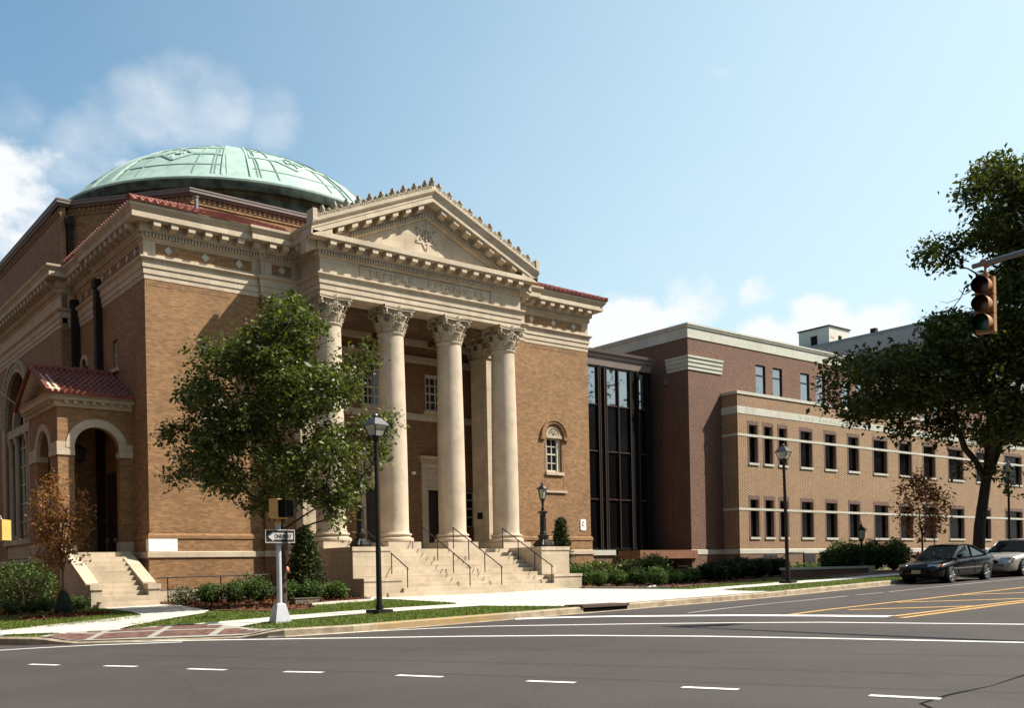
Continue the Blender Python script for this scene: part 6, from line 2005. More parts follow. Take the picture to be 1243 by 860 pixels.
def shrubs():
    GF = 'clipped shrubs in the front mulch bed'
    def at(px, py, D): p = pix(px, py, D); return p.x, p.y
    # row under the left wing
    spec = [(224, 31.6, .42, .50, 'leaf_pale', 'pale wispy grey-green shrub, first in the mulch bed from the side steps', 'leaf_pale'),
            (255, 31.6, .40, .66, 'leaf_shrub', 'round clipped green shrub just right of the pale wispy shrub', 0),
            (286, 31.6, .42, .70, 'leaf_shrub', 'round clipped green shrub left of the railing end, third in the front bed', 0),
            (314, 31.8, .42, .78, 'leaf_shrub', 'taller green shrub in the front bed just left of the one-way sign post', 0),
            (352, 31.9, .36, .60, 'leaf_shrub', 'green shrub in the front bed just right of the street tree trunk', 0),
            (378, 32.0, .38, .60, 'leaf_shrub', 'round clipped shrub at the foot of the large conifer bush', 0),
            (408, 32.3, .36, .58, 'leaf_shrub', 'round clipped shrub nearest the left stone cheek block', 0)]
    for i, (px, D, r, h, m, lab, _) in enumerate(spec):
        x, y = at(px, 725, D)
        shrub('shrub', lab, 'shrub', x, y, r, r, h, M[m], 900 if m != 'leaf_pale' else 420, .06, 20 + i, GF if i else None, core=(i > 0), spread=.05 if i else .1)
    x, y = at(302, 715, 32.6); shrub('shrub', 'feathery pale green shrub growing up behind the railing', 'shrub', x, y, .45, .3, .95, M['leaf_pale'], 320, .07, 41, None, core=False, spread=.09)
    x, y = at(371, 715, 34.2); shrub('conifer_bush', 'broad dark conifer bush behind the one-way sign post, left of the steps', 'conifer', x, y, .85, .75, 2.35, M['leaf_conifer'], 3800, .09, 30, None, taper=True, spread=.07)
    shrub('conifer_bush', 'narrow upright conifer beside the right stone cheek block', 'conifer', 29.65, 33.3, .62, .55, 2.95, M['leaf_conifer'], 3600, .10, 31, None, taper=True, spread=.08, z=.72)
    # left corner
    x, y = at(30, 735, 31.0)
    shrub('shrub', 'large loose leafy bush with bare stems at the left edge', 'shrub', x, y, .9, .8, 1.55, M['leaf_shrub'], 1300, .075, 32, None, core=False, spread=.13)
    GL = 'low clipped shrubs along the left mulch bed'
    for i, (px, py, D, r, lab) in enumerate([(14, 745, 30.0, .30, 'low clipped shrub at the far left edge below the big bush'), (40, 743, 30.4, .26, 'low clipped shrub under the stems of the big left bush'), (57, 742, 30.7, .32, 'low clipped shrub just left of the watering bag'), (97, 738, 31.4, .28, 'low clipped shrub just right of the watering bag')]):
        x, y = at(px, py, D); shrub('shrub', lab, 'shrub', x, y, r, r * .9, .42, M['leaf_shrub'], 420, .05, 50 + i, GL)
    # right of the steps: a front row and taller ones behind
    GR = 'clipped shrubs right of the front steps'
    for i, (x, y, r, h, lab) in enumerate([(27.45, 28.6, .36, .66, 'round clipped shrub next to the right low stone block, first in the front row'), (28.15, 28.25, .38, .68, 'second round clipped shrub of the front row from the right stone block'), (28.95, 27.9, .40, .70, 'third round clipped shrub of the front row from the right stone block'), (28.35, 26.3, .42, .76, 'round clipped shrub standing forward at the middle of the front row'),
                                         (29.6, 26.6, .38, .60, 'low clipped shrub in front of the dark entrance, left one'), (30.5, 26.9, .38, .58, 'low clipped shrub in front of the dark entrance, middle one'), (31.3, 27.0, .38, .60, 'low clipped shrub in front of the dark entrance, right one')]):
        shrub('shrub', lab, 'shrub', x, y, r, r, h, M['leaf_shrub'], 900, .055, 60 + i, GR, spread=.03)
    GB = 'tall loose shrubs behind the clipped row'
    for i, (x, y, r, h, lab) in enumerate([(28.6, 31.0, .7, .88, 'tall loose shrub right beside the narrow conifer'), (30.0, 31.2, .75, .95, 'tall loose shrub below the stone band of the glass link'), (31.2, 30.4, .75, .92, 'tall loose light green shrub in the middle of the back row'), (32.3, 30.2, .7, 1.2, 'tallest light green shrub beside the dark sunken entrance')]):
        shrub('shrub', lab, 'shrub', x, y, r, r * .9, h, M['leaf_green'] if i else M['leaf_shrub'], 1300, .085, 70 + i, GB, spread=.09)
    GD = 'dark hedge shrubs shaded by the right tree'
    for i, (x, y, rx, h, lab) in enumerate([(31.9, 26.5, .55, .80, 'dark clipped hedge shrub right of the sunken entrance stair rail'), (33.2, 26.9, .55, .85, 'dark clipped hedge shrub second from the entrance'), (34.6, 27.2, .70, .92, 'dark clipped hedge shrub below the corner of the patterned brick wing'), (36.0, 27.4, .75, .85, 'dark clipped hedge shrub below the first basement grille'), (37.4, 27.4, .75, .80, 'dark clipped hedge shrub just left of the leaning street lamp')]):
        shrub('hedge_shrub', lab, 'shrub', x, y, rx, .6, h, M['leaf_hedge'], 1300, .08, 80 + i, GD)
    GG = 'green hedge shrubs behind the low wall'
    for i, (px, D, r, h, lab) in enumerate([(1012, 46.5, .60, .95, 'green hedge shrub at the left end of the hedge behind the low wall'), (1034, 46.5, .75, 1.2, 'green hedge shrub left of the short lamp on the low wall'), (1060, 46.5, .8, 1.3, 'green hedge shrub right of the short lamp on the low wall'), (1086, 46.5, .75, 1.25, 'green hedge shrub at the right end of the hedge near the black car')]):
        p = pix(px, 695, D); shrub('hedge_shrub', lab, 'shrub', p.x, p.y, r, .7, h + .2, M['leaf_shrub'], 1500, .085, 90 + i, GG)
    p = pix(1017, 690, 49); shrub('hedge_shrub', 'small clipped shrub peeping over the left end of the green hedge', 'shrub', p.x, p.y, .55, .5, 1.5, M['leaf_shrub'], 700, .085, 99)
    # pale ground cover between the dark hedge and the green hedge
    g = []
    r_ = random.Random(8)
    for i in range(420):
        x = r_.uniform(40.5, 47.5); y = 30.4 + r_.uniform(-.8, .8) - (x - 40) * .12; g.append((x, y, ground(x, y) + r_.uniform(.05, .34)))
    tag(leaves_object('ground_cover', M['leaf_cover'], None, g, 9, (.14, .14, .08), .12, 8), 'pale green ground cover along the foot of the patterned wing', 'ground cover', kind='stuff')
shrubs()

def grass_blades():
    """short blades over the lawns that can be seen close up"""
    g = np.random.default_rng(5)
    polys = [[(8.9, 20.9), (9.35, 19.25), (10.7, 18.88), (17.3, 18.88), (16.8, 20.2), (16.2, 21.4), (14, 21.5), (12, 21.35), (10.3, 21.0)],
             [(7.2, 23.3), (7.5, 22.75), (8.5, 22.25), (10, 22.32), (11.5, 22.62), (14, 22.98), (16.3, 23.05), (16.8, 23.7), (17.1, 27.2), (16.3, 27.3), (13.5, 26.2), (12.9, 24.8), (12.2, 24.2), (11.3, 24.4), (10.55, 26.2), (9.9, 25.2), (8.9, 24.5), (7.6, 23.8)],
             [(4.3, 26.3), (5.0, 25.3), (6.4, 24.7), (7.6, 24.85), (8.3, 25.3), (8.7, 26.7), (9.15, 29), (9.5, 32.8), (9.0, 33.8), (7.9, 32.6), (6.4, 32.1), (5.2, 31.9), (4.3, 32.4)],
             [(4.2, 24.4), (4.6, 23.6), (5.25, 22.55), (5.85, 22.9), (5.2, 23.4), (4.5, 24.2)],
             [(25.75, 18.88), (36, 19.55), (44, 19.6), (44, 21.5), (26.4, 21.45), (25.9, 20.4)],
             [(26.4, 22.98), (36.2, 23.05), (36, 24.6), (31, 24.8), (28.5, 24.65), (27.1, 24.5), (26.5, 25.4)]]
    def inside(P_, poly):
        c = np.zeros(len(P_), bool)
        for (x0, y0), (x1, y1) in zip(poly, poly[1:] + poly[:1]):
            m = (y0 > P_[:, 1]) != (y1 > P_[:, 1])
            xx = (x1 - x0) * (P_[:, 1] - y0) / (y1 - y0 + 1e-12) + x0
            c ^= m & (P_[:, 0] < xx)
        return c
    hole = [(7.55 + 1.2 * math.cos(a * PI / 8), 29.3 + 1.1 * math.sin(a * PI / 8)) for a in range(16)]
    pts = []
    for i, poly in enumerate(polys):
        P0 = np.asarray(poly); lo, hi = P0.min(0), P0.max(0)
        dens = 420 if i < 4 else 170
        Q = g.uniform(lo, hi, (int((hi - lo).prod() * dens), 2))
        Q = Q[inside(Q, poly)]
        if i == 2: Q = Q[~inside(Q, hole)]
        pts.append(Q)
    Q = np.concatenate(pts); n = len(Q)
    z = np.array([ground(a, b) for a, b in Q]) - .012
    h = g.uniform(.03, .075, n); a = g.uniform(0, 2 * PI, n); w = g.uniform(.006, .012, n) * 1.6
    lean = g.normal(0, .025, (n, 2))
    V = np.empty((n, 3, 3))
    V[:, 0] = np.c_[Q[:, 0] - w * np.cos(a), Q[:, 1] - w * np.sin(a), z]; V[:, 1] = np.c_[Q[:, 0] + w * np.cos(a), Q[:, 1] + w * np.sin(a), z]
    V[:, 2] = np.c_[Q[:, 0] + lean[:, 0], Q[:, 1] + lean[:, 1], z + h]
    me = bpy.data.meshes.new('grass')
    me.vertices.add(n * 3); me.vertices.foreach_set('co', V.reshape(-1))
    me.loops.add(n * 3); me.loops.foreach_set('vertex_index', np.arange(n * 3, dtype=np.int32))
    me.polygons.add(n); me.polygons.foreach_set('loop_start', np.arange(0, n * 3, 3, dtype=np.int32)); me.polygons.foreach_set('loop_total', np.full(n, 3, dtype=np.int32))
    me.update(); me.materials.append(M['blade'])
    o = bpy.data.objects.new('grass', me); C.objects.link(o)
    tag(o, 'short mown grass on the lawn strips along the pavement', 'grass', kind='stuff')
grass_blades()

# chips of bark mulch on the near beds
def mulch_chips():
    g = np.random.default_rng(2); r_ = random.Random(2)
    def inside(x, y, poly):
        c = False
        for (x0, y0), (x1, y1) in zip(poly, poly[1:] + poly[:1]):
            if (y0 > y) != (y1 > y) and x < (x1 - x0) * (y - y0) / (y1 - y0) + x0: c = not c
        return c
    pts = []
    for poly, n in ((BED_F, 5200), (BED_L, 1800), (BED_R, 5200)):
        xs = [p[0] for p in poly]; ys = [p[1] for p in poly]
        for i in range(n):
            x, y = r_.uniform(min(xs), min(max(xs), 48)), r_.uniform(min(ys), max(ys))
            if inside(x, y, poly): pts.append((x, y, ground(x, y) + .025))
    for i in range(900):
        a = r_.uniform(0, 2 * PI); q = 1.15 * r_.random() ** .5
        x, y = 7.55 + q * math.cos(a), 29.3 + q * .95 * math.sin(a); pts.append((x, y, ground(x, y) + .03))
    o = leaves_object('mulch_chips', mat_leaf('bark_chips', (.085, .032, .018), (.22, .095, .045), 0, .9, .1), None, pts, 2, (.05, .05, .012), .085, 2, 0, .5, .5)
    tag(o, 'loose reddish bark chips scattered over the planting beds', 'mulch', kind='stuff')
mulch_chips()

def street_trees():
    """trees on the opposite pavement, reflected in the glass"""
    r_ = random.Random(77)
    lab = ['tall street tree on the opposite pavement, nearest the signal mast', 'second tall street tree on the opposite pavement', 'third tall street tree on the opposite pavement', 'fourth tall street tree on the opposite pavement', 'fifth tall street tree on the opposite pavement', 'last tall street tree far along the opposite pavement']
    for i, (x, y, h) in enumerate([(58, -8, 14), (74, -9, 22), (90, -8, 21), (108, -10, 21), (128, -9, 19), (150, -11, 22)]):
        b = Vector((x, y, road(x, 0) + .14))
        blobs = []
        for k in range(9):
            a = r_.uniform(0, 2 * PI); q = r_.uniform(0, .28) * h
            blobs.append((b + Vector((q * math.cos(a), q * math.sin(a), h * r_.uniform(.38, .82))), (h * .24, h * .24, h * .19)))
        make_tree('tree', lab[i], 'tree', b, b + Vector((0, 0, h * .3)), blobs, .3, M['leaf_off'], M['bark'], 520, 8, .5, 100 + i, .7, 'street trees on the opposite pavement')
street_trees()

def rear_trees():
    r_ = random.Random(55)
    lab = ['green tree far behind the temple, nearest the side street', 'green tree far behind the temple, right of the other one']
    for i, (x, y, h) in enumerate([(6, 84, 11), (13, 92, 12)]):
        b = Vector((x, y, ground(x, y)))
        blobs = [(b + Vector((r_.uniform(-.26, .26) * h, r_.uniform(-.26, .26) * h, h * r_.uniform(.4, .82))), (h * .22, h * .22, h * .18)) for k in range(9)]
        make_tree('tree', lab[i], 'tree', b, b + Vector((0, 0, h * .3)), blobs, .22, M['leaf_green'], M['bark'], 420, 9, .4, 120 + i, .5, 'trees behind the temple')
rear_trees()

# ------------------------------------------------------------ street furniture
def lantern_post(x, y, height, label, lean=0.0, group='street lamps with four-sided lanterns', half=.16, arm=False):
    """tapered post with a four-sided lantern under a hipped cap"""
    z = ground(x, y)
    t = thing('street_lamp', label, 'street lamp', (x, y, z), group)
    H = height
    mb = MB(); mb.obox((x, y), R(10), .24, .24, z - .1, z + .10); mb.build('foot', M['metal_dark'], t)
    mb = MB()
    mb.tube([(x, y, z), (x, y, z + .35), (x, y, z + H - .62)], [.085, .075, .052], 12)
    mb.tube([(x, y, z + .1), (x, y, z + .22)], .10, 12)
    mb.tube([(x, y, z + H - .66), (x, y, z + H - .56), (x, y, z + H - .5)], [.05, .075, .10], 10)
    mb.build('post', M['metal_dark'], t, True, 40)
    zl = z + H - .5; a0 = PI / 4 + R(10)
    mb = MB()
    w0, w1 = .135, .225
    mb.lathe([(w0 * 1.3, 0), (w0 * 1.3, .03)], (x, y, zl - .01), 4, True, a0)
    for k in range(4):
        a = a0 + k * PI / 2
        mb.tube([(x + w0 * 1.3 * math.cos(a), y + w0 * 1.3 * math.sin(a), zl), (x + w1 * 1.3 * math.cos(a), y + w1 * 1.3 * math.sin(a), zl + .26)], .014, 5)
    mb.build('lantern_frame', M['metal_dark'], t)
    mb = MB()
    mb.lathe([(w0 * 1.22, .02), (w1 * 1.22, .26)], (x, y, zl), 4, True, a0)
    mb.build('lantern_glass', M['glass_lamp_clear'], t)
    mb = MB(); mb.lathe([(.10, .02), (.115, .05), (.05, .1), (.035, .22)], (x, y, zl), 12); mb.build('lamp_socket', M['galv'], t, True)
    mb = MB()
    mb.lathe([(w1 * 1.5, .262), (w1 * 1.5, .285), (w1 * .62, .46), (w1 * .5, .47)], (x, y, zl), 4, True, a0)
    mb.lathe([(.02, .46), (.055, .49), (.062, .53), (.04, .57), (.005, .58)], (x, y, zl), 10)
    mb.build('lantern_cap', M['lamp_grey'], t)
    if lean:
        t.rotation_euler = (0, lean, 0)
    return t
def clear_glass():
    m, nt, b = newmat('clear_lamp_glass')
    b.inputs['Base Color'].default_value = (.8, .82, .75, 1); b.inputs['Roughness'].default_value = .1
    b.inputs['Alpha'].default_value = .28
    return m
M['glass_lamp_clear'] = clear_glass()
lantern_post(12.91, 21.4, 4.95, 'tall dark street lamp on the grass strip between the tree and the front steps')
lantern_post(30.9, 22.1, 5.10, 'slightly leaning dark street lamp in front of the patterned brick wing', lean=-.028)
q = pix(1226, 690, 52)
lantern_post(q.x, q.y, 5.3, 'dark street lamp at the right edge behind the silver car')

def ornate_lamp(x, y, z, label, cat='lamp', group=None, s=1.0, slim=False):
    t = thing('pedestal_lamp' if not slim else 'post_lamp', label, cat, (x, y, z), group)
    mb = MB()
    c = (x, y, z)
    if not slim:
        mb.lathe([(.40, 0), (.40, .10), (.34, .12), (.32, .20), (.22, .24), (.20, .30)], c, 8, True, PI / 8)
        for k in range(4):
            a = PI / 4 + k * PI / 2; mb.tube([(x + .16 * math.cos(a), y + .16 * math.sin(a), z + .3), (x + .32 * math.cos(a), y + .32 * math.sin(a), z + .16), (x + .40 * math.cos(a), y + .40 * math.sin(a), z + .06)], [.05, .06, .07], 6)
        mb.build('base', M['iron'], t, True, 40)
        mb = MB()
        mb.lathe([(.17, .24), (.19, .34), (.22, .40), (.24, .46), (.21, .50), (.15, .52), (.15, .60), (.125, .64), (.12, .66), (.115, .95), (.105, 1.3), (.11, 1.36), (.15, 1.40), (.21, 1.43), (.215, 1.47), (.13, 1.50), (.06, 1.54), (.075, 1.60), (.05, 1.66), (.05, 1.75), (.06, 1.9), (.10, 1.98)], c, 20)
        for k in range(10):      # fluting
            a = 2 * PI * k / 10; mb.tube([(x + .118 * math.cos(a), y + .118 * math.sin(a), z + .68), (x + .104 * math.cos(a), y + .104 * math.sin(a), z + 1.32)], .016, 4)
        mb.build('column', M['iron'], t, True, 40); zl = z + 1.98; k_ = 1.0
        mb = MB()
        mb.lathe([(.15, .44), (.24, .46), (.25, .49)], (x, y, z), 20); mb.build('collar', M['iron'], t)
    else:
        mb.lathe([(.10, 0), (.09, .08), (.05, .12), (.045, .9), (.07, .96), (.05, 1.0), (.05, 1.1), (.1, 1.2)], c, 12)
        mb.build('post', M['iron'], t, True, 40); zl = z + 1.2; k_ = 1.0
    mb = MB()
    n = 6
    mb.lathe([(.02, -.06), (.11, 0), (.12, .03)], (x, y, zl), n)
    for k in range(n):
        a = 2 * PI * k / n
        mb.tube([(x + .115 * math.cos(a), y + .115 * math.sin(a), zl + .02), (x + .18 * math.cos(a), y + .18 * math.sin(a), zl + .42)], .012, 4)
        mb.tube([(x + .18 * math.cos(a), y + .18 * math.sin(a), zl + .43), (x + .24 * math.cos(a), y + .24 * math.sin(a), zl + .46), (x + .25 * math.cos(a), y + .25 * math.sin(a), zl + .52)], [.02, .016, .008], 4)
    mb.lathe([(.22, .42), (.22, .45), (.13, .56), (.06, .60), (.05, .64), (.07, .66), (.015, .72), (.012, .86), (.002, .88)], (x, y, zl), n)
    mb.build('lantern_frame', M['iron'], t)
    mb = MB(); mb.lathe([(.105, .03), (.17, .42)], (x, y, zl), n); mb.build('lantern_glass', M['glass_lamp'], t)
    return t
ornate_lamp(18.08, 31.15, 2.51, 'ornate black iron lamp on the left stone cheek block', group='ornate lamps flanking the front steps')
ornate_lamp(26.75, 31.15, 2.51, 'ornate black iron lamp on the right stone cheek block', group='ornate lamps flanking the front steps')

def low_wall():
    p0, p1 = pix(952, 700, 41.5), pix(1052, 699, 45.0)
    a, b = Vector((p0.x, p0.y)), Vector((p1.x, p1.y))
    a = Vector((34.4, 24.9)); b = Vector((38.2, 23.6))
    a = Vector((p0.x, p0.y)); b = Vector((p1.x, p1.y))
    d = (b - a).normalized(); n = Vector((d.y, -d.x)); L_ = (b - a).length
    za = min(ground(*a), ground(*b))
    t = thing('low_wall', 'low dark wall with a pale stone cap in front of the green hedge', 'wall', (a.x, a.y, za))
    mb = MB(); wbox(mb, a, d, n, 0, L_, za - .3, za + .36, -.15, .15); mb.build('wall', M['brick_red'], t)
    mb = MB(); wbox(mb, a, d, n, -.05, L_ + .05, za + .362, za + .46, -.2, .2); mb.build('cap', M['precast'], t)
    mb = MB(); wbox(mb, a, d, n, L_ - .1, L_ + .32, za - .3, za + .47, -.22, .22); mb.build('end_pier', M['stone'], t)
    e = a + d * (L_ - .35)
    ornate_lamp(e.x, e.y, za + .46, 'short black post lamp with a lantern on the low wall', s=.8, slim=True)
    r = thing('handrail', 'small dark metal handrail standing behind the low wall', 'handrail', (a.x + 1, a.y + 1.4, za))
    mb = MB(); q = a + d * (L_ * .55) - n * 1.6
    g = ground(q.x, q.y)
    mb.tube([(q.x + .25, q.y, g), (q.x + .25, q.y, g + 1.05), (q.x - .65, q.y + .1, g + 1.05), (q.x - 1.4, q.y + .2, g + .75)], .024, 6); mb.build('rail', M['iron'], r)
low_wall()

def one_way_post():
    x, y = 9.95, 20.85; z = ground(x, y)
    t = thing('sign_post', 'silver painted post with flared base carrying the ONE WAY sign', 'post', (x, y, z))
    mb = MB(); mb.lathe([(.27, -.05), (.265, .03), (.15, .40), (.13, .42), (.08, .44)], (x, y, z), 4, True, PI / 4); mb.build('flared_base', M['silver_pole'], t)
    mb = MB(); mb.tube([(x, y, z + .38), (x, y, z + 2.26)], .058, 14); mb.build('pole', M['silver_pole'], t, True, 40)
    mb = MB(); mb.tube([(x, y, z + 2.24), (x, y, z + 2.30)], .07, 12); mb.tube([(x, y, z + 2.29), (x, y, z + 2.38)], .035, 10); mb.build('collar', M['ped_yellow_sunlit'], t)
    # pedestrian signal head on top, facing the crossing
    s = thing('pedestrian_signal', 'yellow pedestrian signal box with black hood above the ONE WAY sign', 'signal', (x, y, z + 2.36))
    zz = z + 2.37
    ax = R(-52)
    mb = MB(); mb.obox((x, y), ax, .11, .215, zz, zz + .44)
    mb.tube([(x, y, zz - .03), (x, y, zz + .02)], .06, 10); mb.build('housing', M['ped_yellow_sunlit'], s)
    f = Vector((math.cos(ax), math.sin(ax))); n = Vector((-f.y, f.x))
    mb = MB()
    # faces across the street, hood projecting
    c = Vector((x, y)) + f * .2
    mb.obox((c.x, c.y), ax, .09, .205, zz + .02, zz + .035); mb.obox((c.x, c.y), ax, .09, .205, zz + .405, zz + .42)
    for sgn in (-1, 1):
        q_ = c + n * (sgn * .2); mb.obox((q_.x, q_.y), ax, .09, .008, zz + .035, zz + .405)
    e = Vector((x, y)) + f * .115; mb.obox((e.x, e.y), ax, .006, .19, zz + .035, zz + .405)
    for k in range(9):
        q_ = c + n * (-.18 + k * .045); mb.obox((q_.x, q_.y), ax, .08, .003, zz + .035, zz + .405)
    mb.build('hood', M['sig_black'], s)
    # the ONE WAY sign, facing the street
    g = thing('one_way_sign', 'black and white ONE WAY sign with an arrow pointing left', 'sign', (x, y - .1, z + 1.96))
    zc = z + 1.96; x0, x1 = x - .36, x + .36; ys = y - .085
    mb = MB(); mb.box(x0, x1, ys - .006, ys + .006, zc - .15, zc + .15); mb.build('plate', M['sign_black'], g)
    mb = MB()
    fr = ys - .008
    for a, b, c_, d_ in ((x0, x1, zc + .133, zc + .15), (x0, x1, zc - .15, zc - .133), (x0, x0 + .014, zc - .133, zc + .133), (x1 - .014, x1, zc - .133, zc + .133)): mb.box(a, b, fr - .002, fr, c_, d_)
    mb.build('border', M['sign_white'], g)
    mb = MB()
    pts = [(x0 + .045, zc), (x0 + .20, zc + .115), (x0 + .20, zc + .075), (x1 - .045, zc + .075), (x1 - .045, zc - .075), (x0 + .20, zc - .075), (x0 + .20, zc - .115)]
    mb.slab([(a, fr, b) for a, b in pts], (0, -1, 0), .003); mb.build('arrow', M['sign_white'], g)
    text_mesh('lettering', 'ONE WAY', .13, M['sign_black'], g, (x0 + .215, fr - .0045, zc - .047), FRONT, .001, width=.43, bold=.005)
    b_ = thing('street_sign', 'blank grey back of a sign plate fixed behind the ONE WAY sign', 'sign', (x + .1, y, z + 1.96))
    mb = MB(); mb.obox((x + .30, y + .12), R(62), .33, .006, zc - .15, zc + .15); mb.build('plate', M['galv'], b_)
    mb = MB(); mb.obox((x + .06, y + .0), R(62), .1, .012, zc - .03, zc + .03); mb.build('bracket', M['galv'], b_)
one_way_post()

def left_signal():
    p = pix(-13, 744, 21.6); x, y = p.x, p.y; z = ground(x, y)
    t = thing('signal_pole', 'grey signal pole just inside the left edge of the pavement corner', 'pole', (x, y, z))
    mb = MB(); mb.lathe([(.3, -.05), (.3, .02), (.16, .42), (.08, .46)], (x, y, z), 4, True, PI / 4); mb.build('flared_base', M['silver_pole'], t)
    mb = MB(); mb.tube([(x, y, z + .4), (x, y, z + 2.25)], .06, 12); mb.build('pole', M['silver_pole'], t, True, 40)
    c = pix(1.5, 644, 21.6)
    s = thing('pedestrian_signal', 'yellow pedestrian signal box at the far left edge', 'signal', tuple(c))
    mb = MB(); mb.obox((c.x, c.y), R(-38), .12, .20, c.z - .225, c.z + .225); mb.build('housing', M['ped_yellow_sunlit'], s)
    mb = MB(); f = Vector((math.cos(R(142)), math.sin(R(142)))); e = c.xy + f * .2; mb.obox((e.x, e.y), R(-38), .09, .19, c.z - .2, c.z + .2); mb.build('hood', M['sig_black'], s)
    mb = MB(); mb.tube([(c.x, c.y, c.z + .22), (c.x, c.y, c.z + .3), (x, y, z + 2.3), (x, y, z + 2.2)], .035, 8); mb.build('bracket', M['galv'], s)
left_signal()

def traffic_light():
    ax, ay = 20.1, 9.75
    z0 = 7.62
    t = thing('signal_mast', 'grey tapered mast arm reaching in from the right over the street', 'mast arm', (20.4, -4.2, .6))
    mb = MB(); mb.tube([(ax, ay, z0), (20.15, 8.2, z0 + .06), (20.2, 5, z0 + .12), (20.3, 0, z0 + .1), (20.4, -4.2, z0 - .1)], [.052, .06, .08, .105, .13], 14); mb.build('arm', M['galv'], t, True, 40)
    mb = MB(); mb.tube([(20.4, -4.2, .5), (20.4, -4.2, 8.0)], [.17, .13], 14); mb.build('pole', M['galv'], t, True, 40)
    h = thing('traffic_light', 'yellow three-lamp traffic light hanging from the mast arm at upper right', 'traffic light', (20.12, 9.2, z0))
    cx, cy = 20.16, 9.52; zt = z0 - .28
    mb = MB(); mb.tube([(cx, cy, z0 + .09), (cx, cy, zt + .02)], .028, 8); mb.tube([(cx, cy, zt - .02), (cx, cy, zt + .10)], .06, 10); mb.tube([(cx - .1, cy, z0 + .02), (cx + .1, cy, z0 + .02)], .075, 12); mb.build('hanger', M['sig_yellow_shaded'], h)
    # housing turned towards the left-hand approach
    ang = R(9)
    f = Vector((-math.cos(ang), -math.sin(ang), 0)); n = Vector((-f.y, f.x, 0)); u = Vector((0, 0, 1)); c0 = Vector((cx, cy, 0))
    mb = MB(); sec = .375
    for k in range(3):
        zc = zt - sec * (k + .5)
        V = [c0 + f * a + n * b + u * (zc + d) for d in (-sec / 2 + .006, sec / 2 - .006) for a, b in ((-.10, -.15), (-.10, .15), (-.06, .18), (.10, .18), (.10, -.18), (-.06, -.18))]
        mb.add([tuple(p) for p in V], [(0, 1, 2, 3, 4, 5), (11, 10, 9, 8, 7, 6)] + [(j, (j + 1) % 6, (j + 1) % 6 + 6, j + 6) for j in range(6)])
        # doors' rims
        V = [c0 + f * a + n * b + u * (zc + d) for d in (-.172, .172) for a, b in ((.10, -.172), (.10, .172), (.125, .172), (.125, -.172))]
        mb.add([tuple(p) for p in V], [(0, 1, 2, 3), (7, 6, 5, 4), (0, 4, 5, 1), (1, 5, 6, 2), (2, 6, 7, 3), (3, 7, 4, 0)])
    mb.build('housing', M['sig_yellow_shaded'], h)
    for k, (lm) in enumerate(('lens_r', 'lens_y', 'lens_g')):
        zc = zt - sec * (k + .5)
        out, inn = MB(), MB()
        m = 22; rr = .168
        for mbx, r_, dlt in ((out, rr, 0), (inn, rr - .008, .002)):
            V = []
            for i in range(m + 1):
                a = R(-52) + i * R(284) / m
                dep = .31 if 2 <= i <= m - 2 else (.24 if i in (1, m - 1) else .15)
                dep = .30 - .10 * max(0, -math.sin(a))
                p = c0 + n * (r_ * math.cos(a)) + u * (zc + r_ * math.sin(a))
                V += [tuple(p + f * .12), tuple(p + f * (.12 + dep) - u * .02)]
            mbx.add(V, [(2 * i, 2 * i + 1, 2 * i + 3, 2 * i + 2) for i in range(m)])
        v = out.build('visor', M['sig_yellow_shaded'], h, True)
        inn.build('visor_lining', M['sig_black'], v, True)
        mb = MB()
        V = [tuple(c0 + f * .155 + u * zc)]
        for i in range(24): a = 2 * PI * i / 24; V.append(tuple(c0 + f * .128 + n * (.152 * math.cos(a)) + u * (zc + .152 * math.sin(a))))
        mb.add(V, [(0, i + 1, (i + 1) % 24 + 1) for i in range(24)]); mb.build('lens', M[lm], h, True)
traffic_light()

CABLES = [((15.0, 12.5, 14.2), (24.0, -10.5, 14.0)), ((13.9, 11.4, 14.0), (22.9, -11.6, 13.8)), ((16.4, 13.2, 14.4), (26.5, -10.0, 14.2))]
def cables():
    lab = ['overhead cable over the near lane, nearest the photographer', 'overhead cable over the middle of the street', 'overhead cable casting a faint shadow line across the road']
    for i, (A_, B_) in enumerate(CABLES):
        t = thing('overhead_cable', lab[i], 'cable', A_)
        mb = MB()
        P_ = []
        for k in range(13):
            s = k / 12; p = Vector(A_).lerp(Vector(B_), s); P_.append((p.x, p.y, p.z + .7 * ((s - .5) ** 2 * 4 - 1)))
        mb.tube(P_, .011, 6); mb.build('wire', M['iron'], t)
    a, b = pix(-60, 418, 36), Vector((9.0, 40.9, 8.15))
    t = thing('overhead_cable', 'thin cable sloping down to the tiled side porch at the left edge', 'cable', tuple(b))
    mb = MB(); mb.tube([a, a.lerp(b, .5) - Vector((0, 0, .15)), b], .018, 5); mb.build('wire', M['cream'], t)
cables()

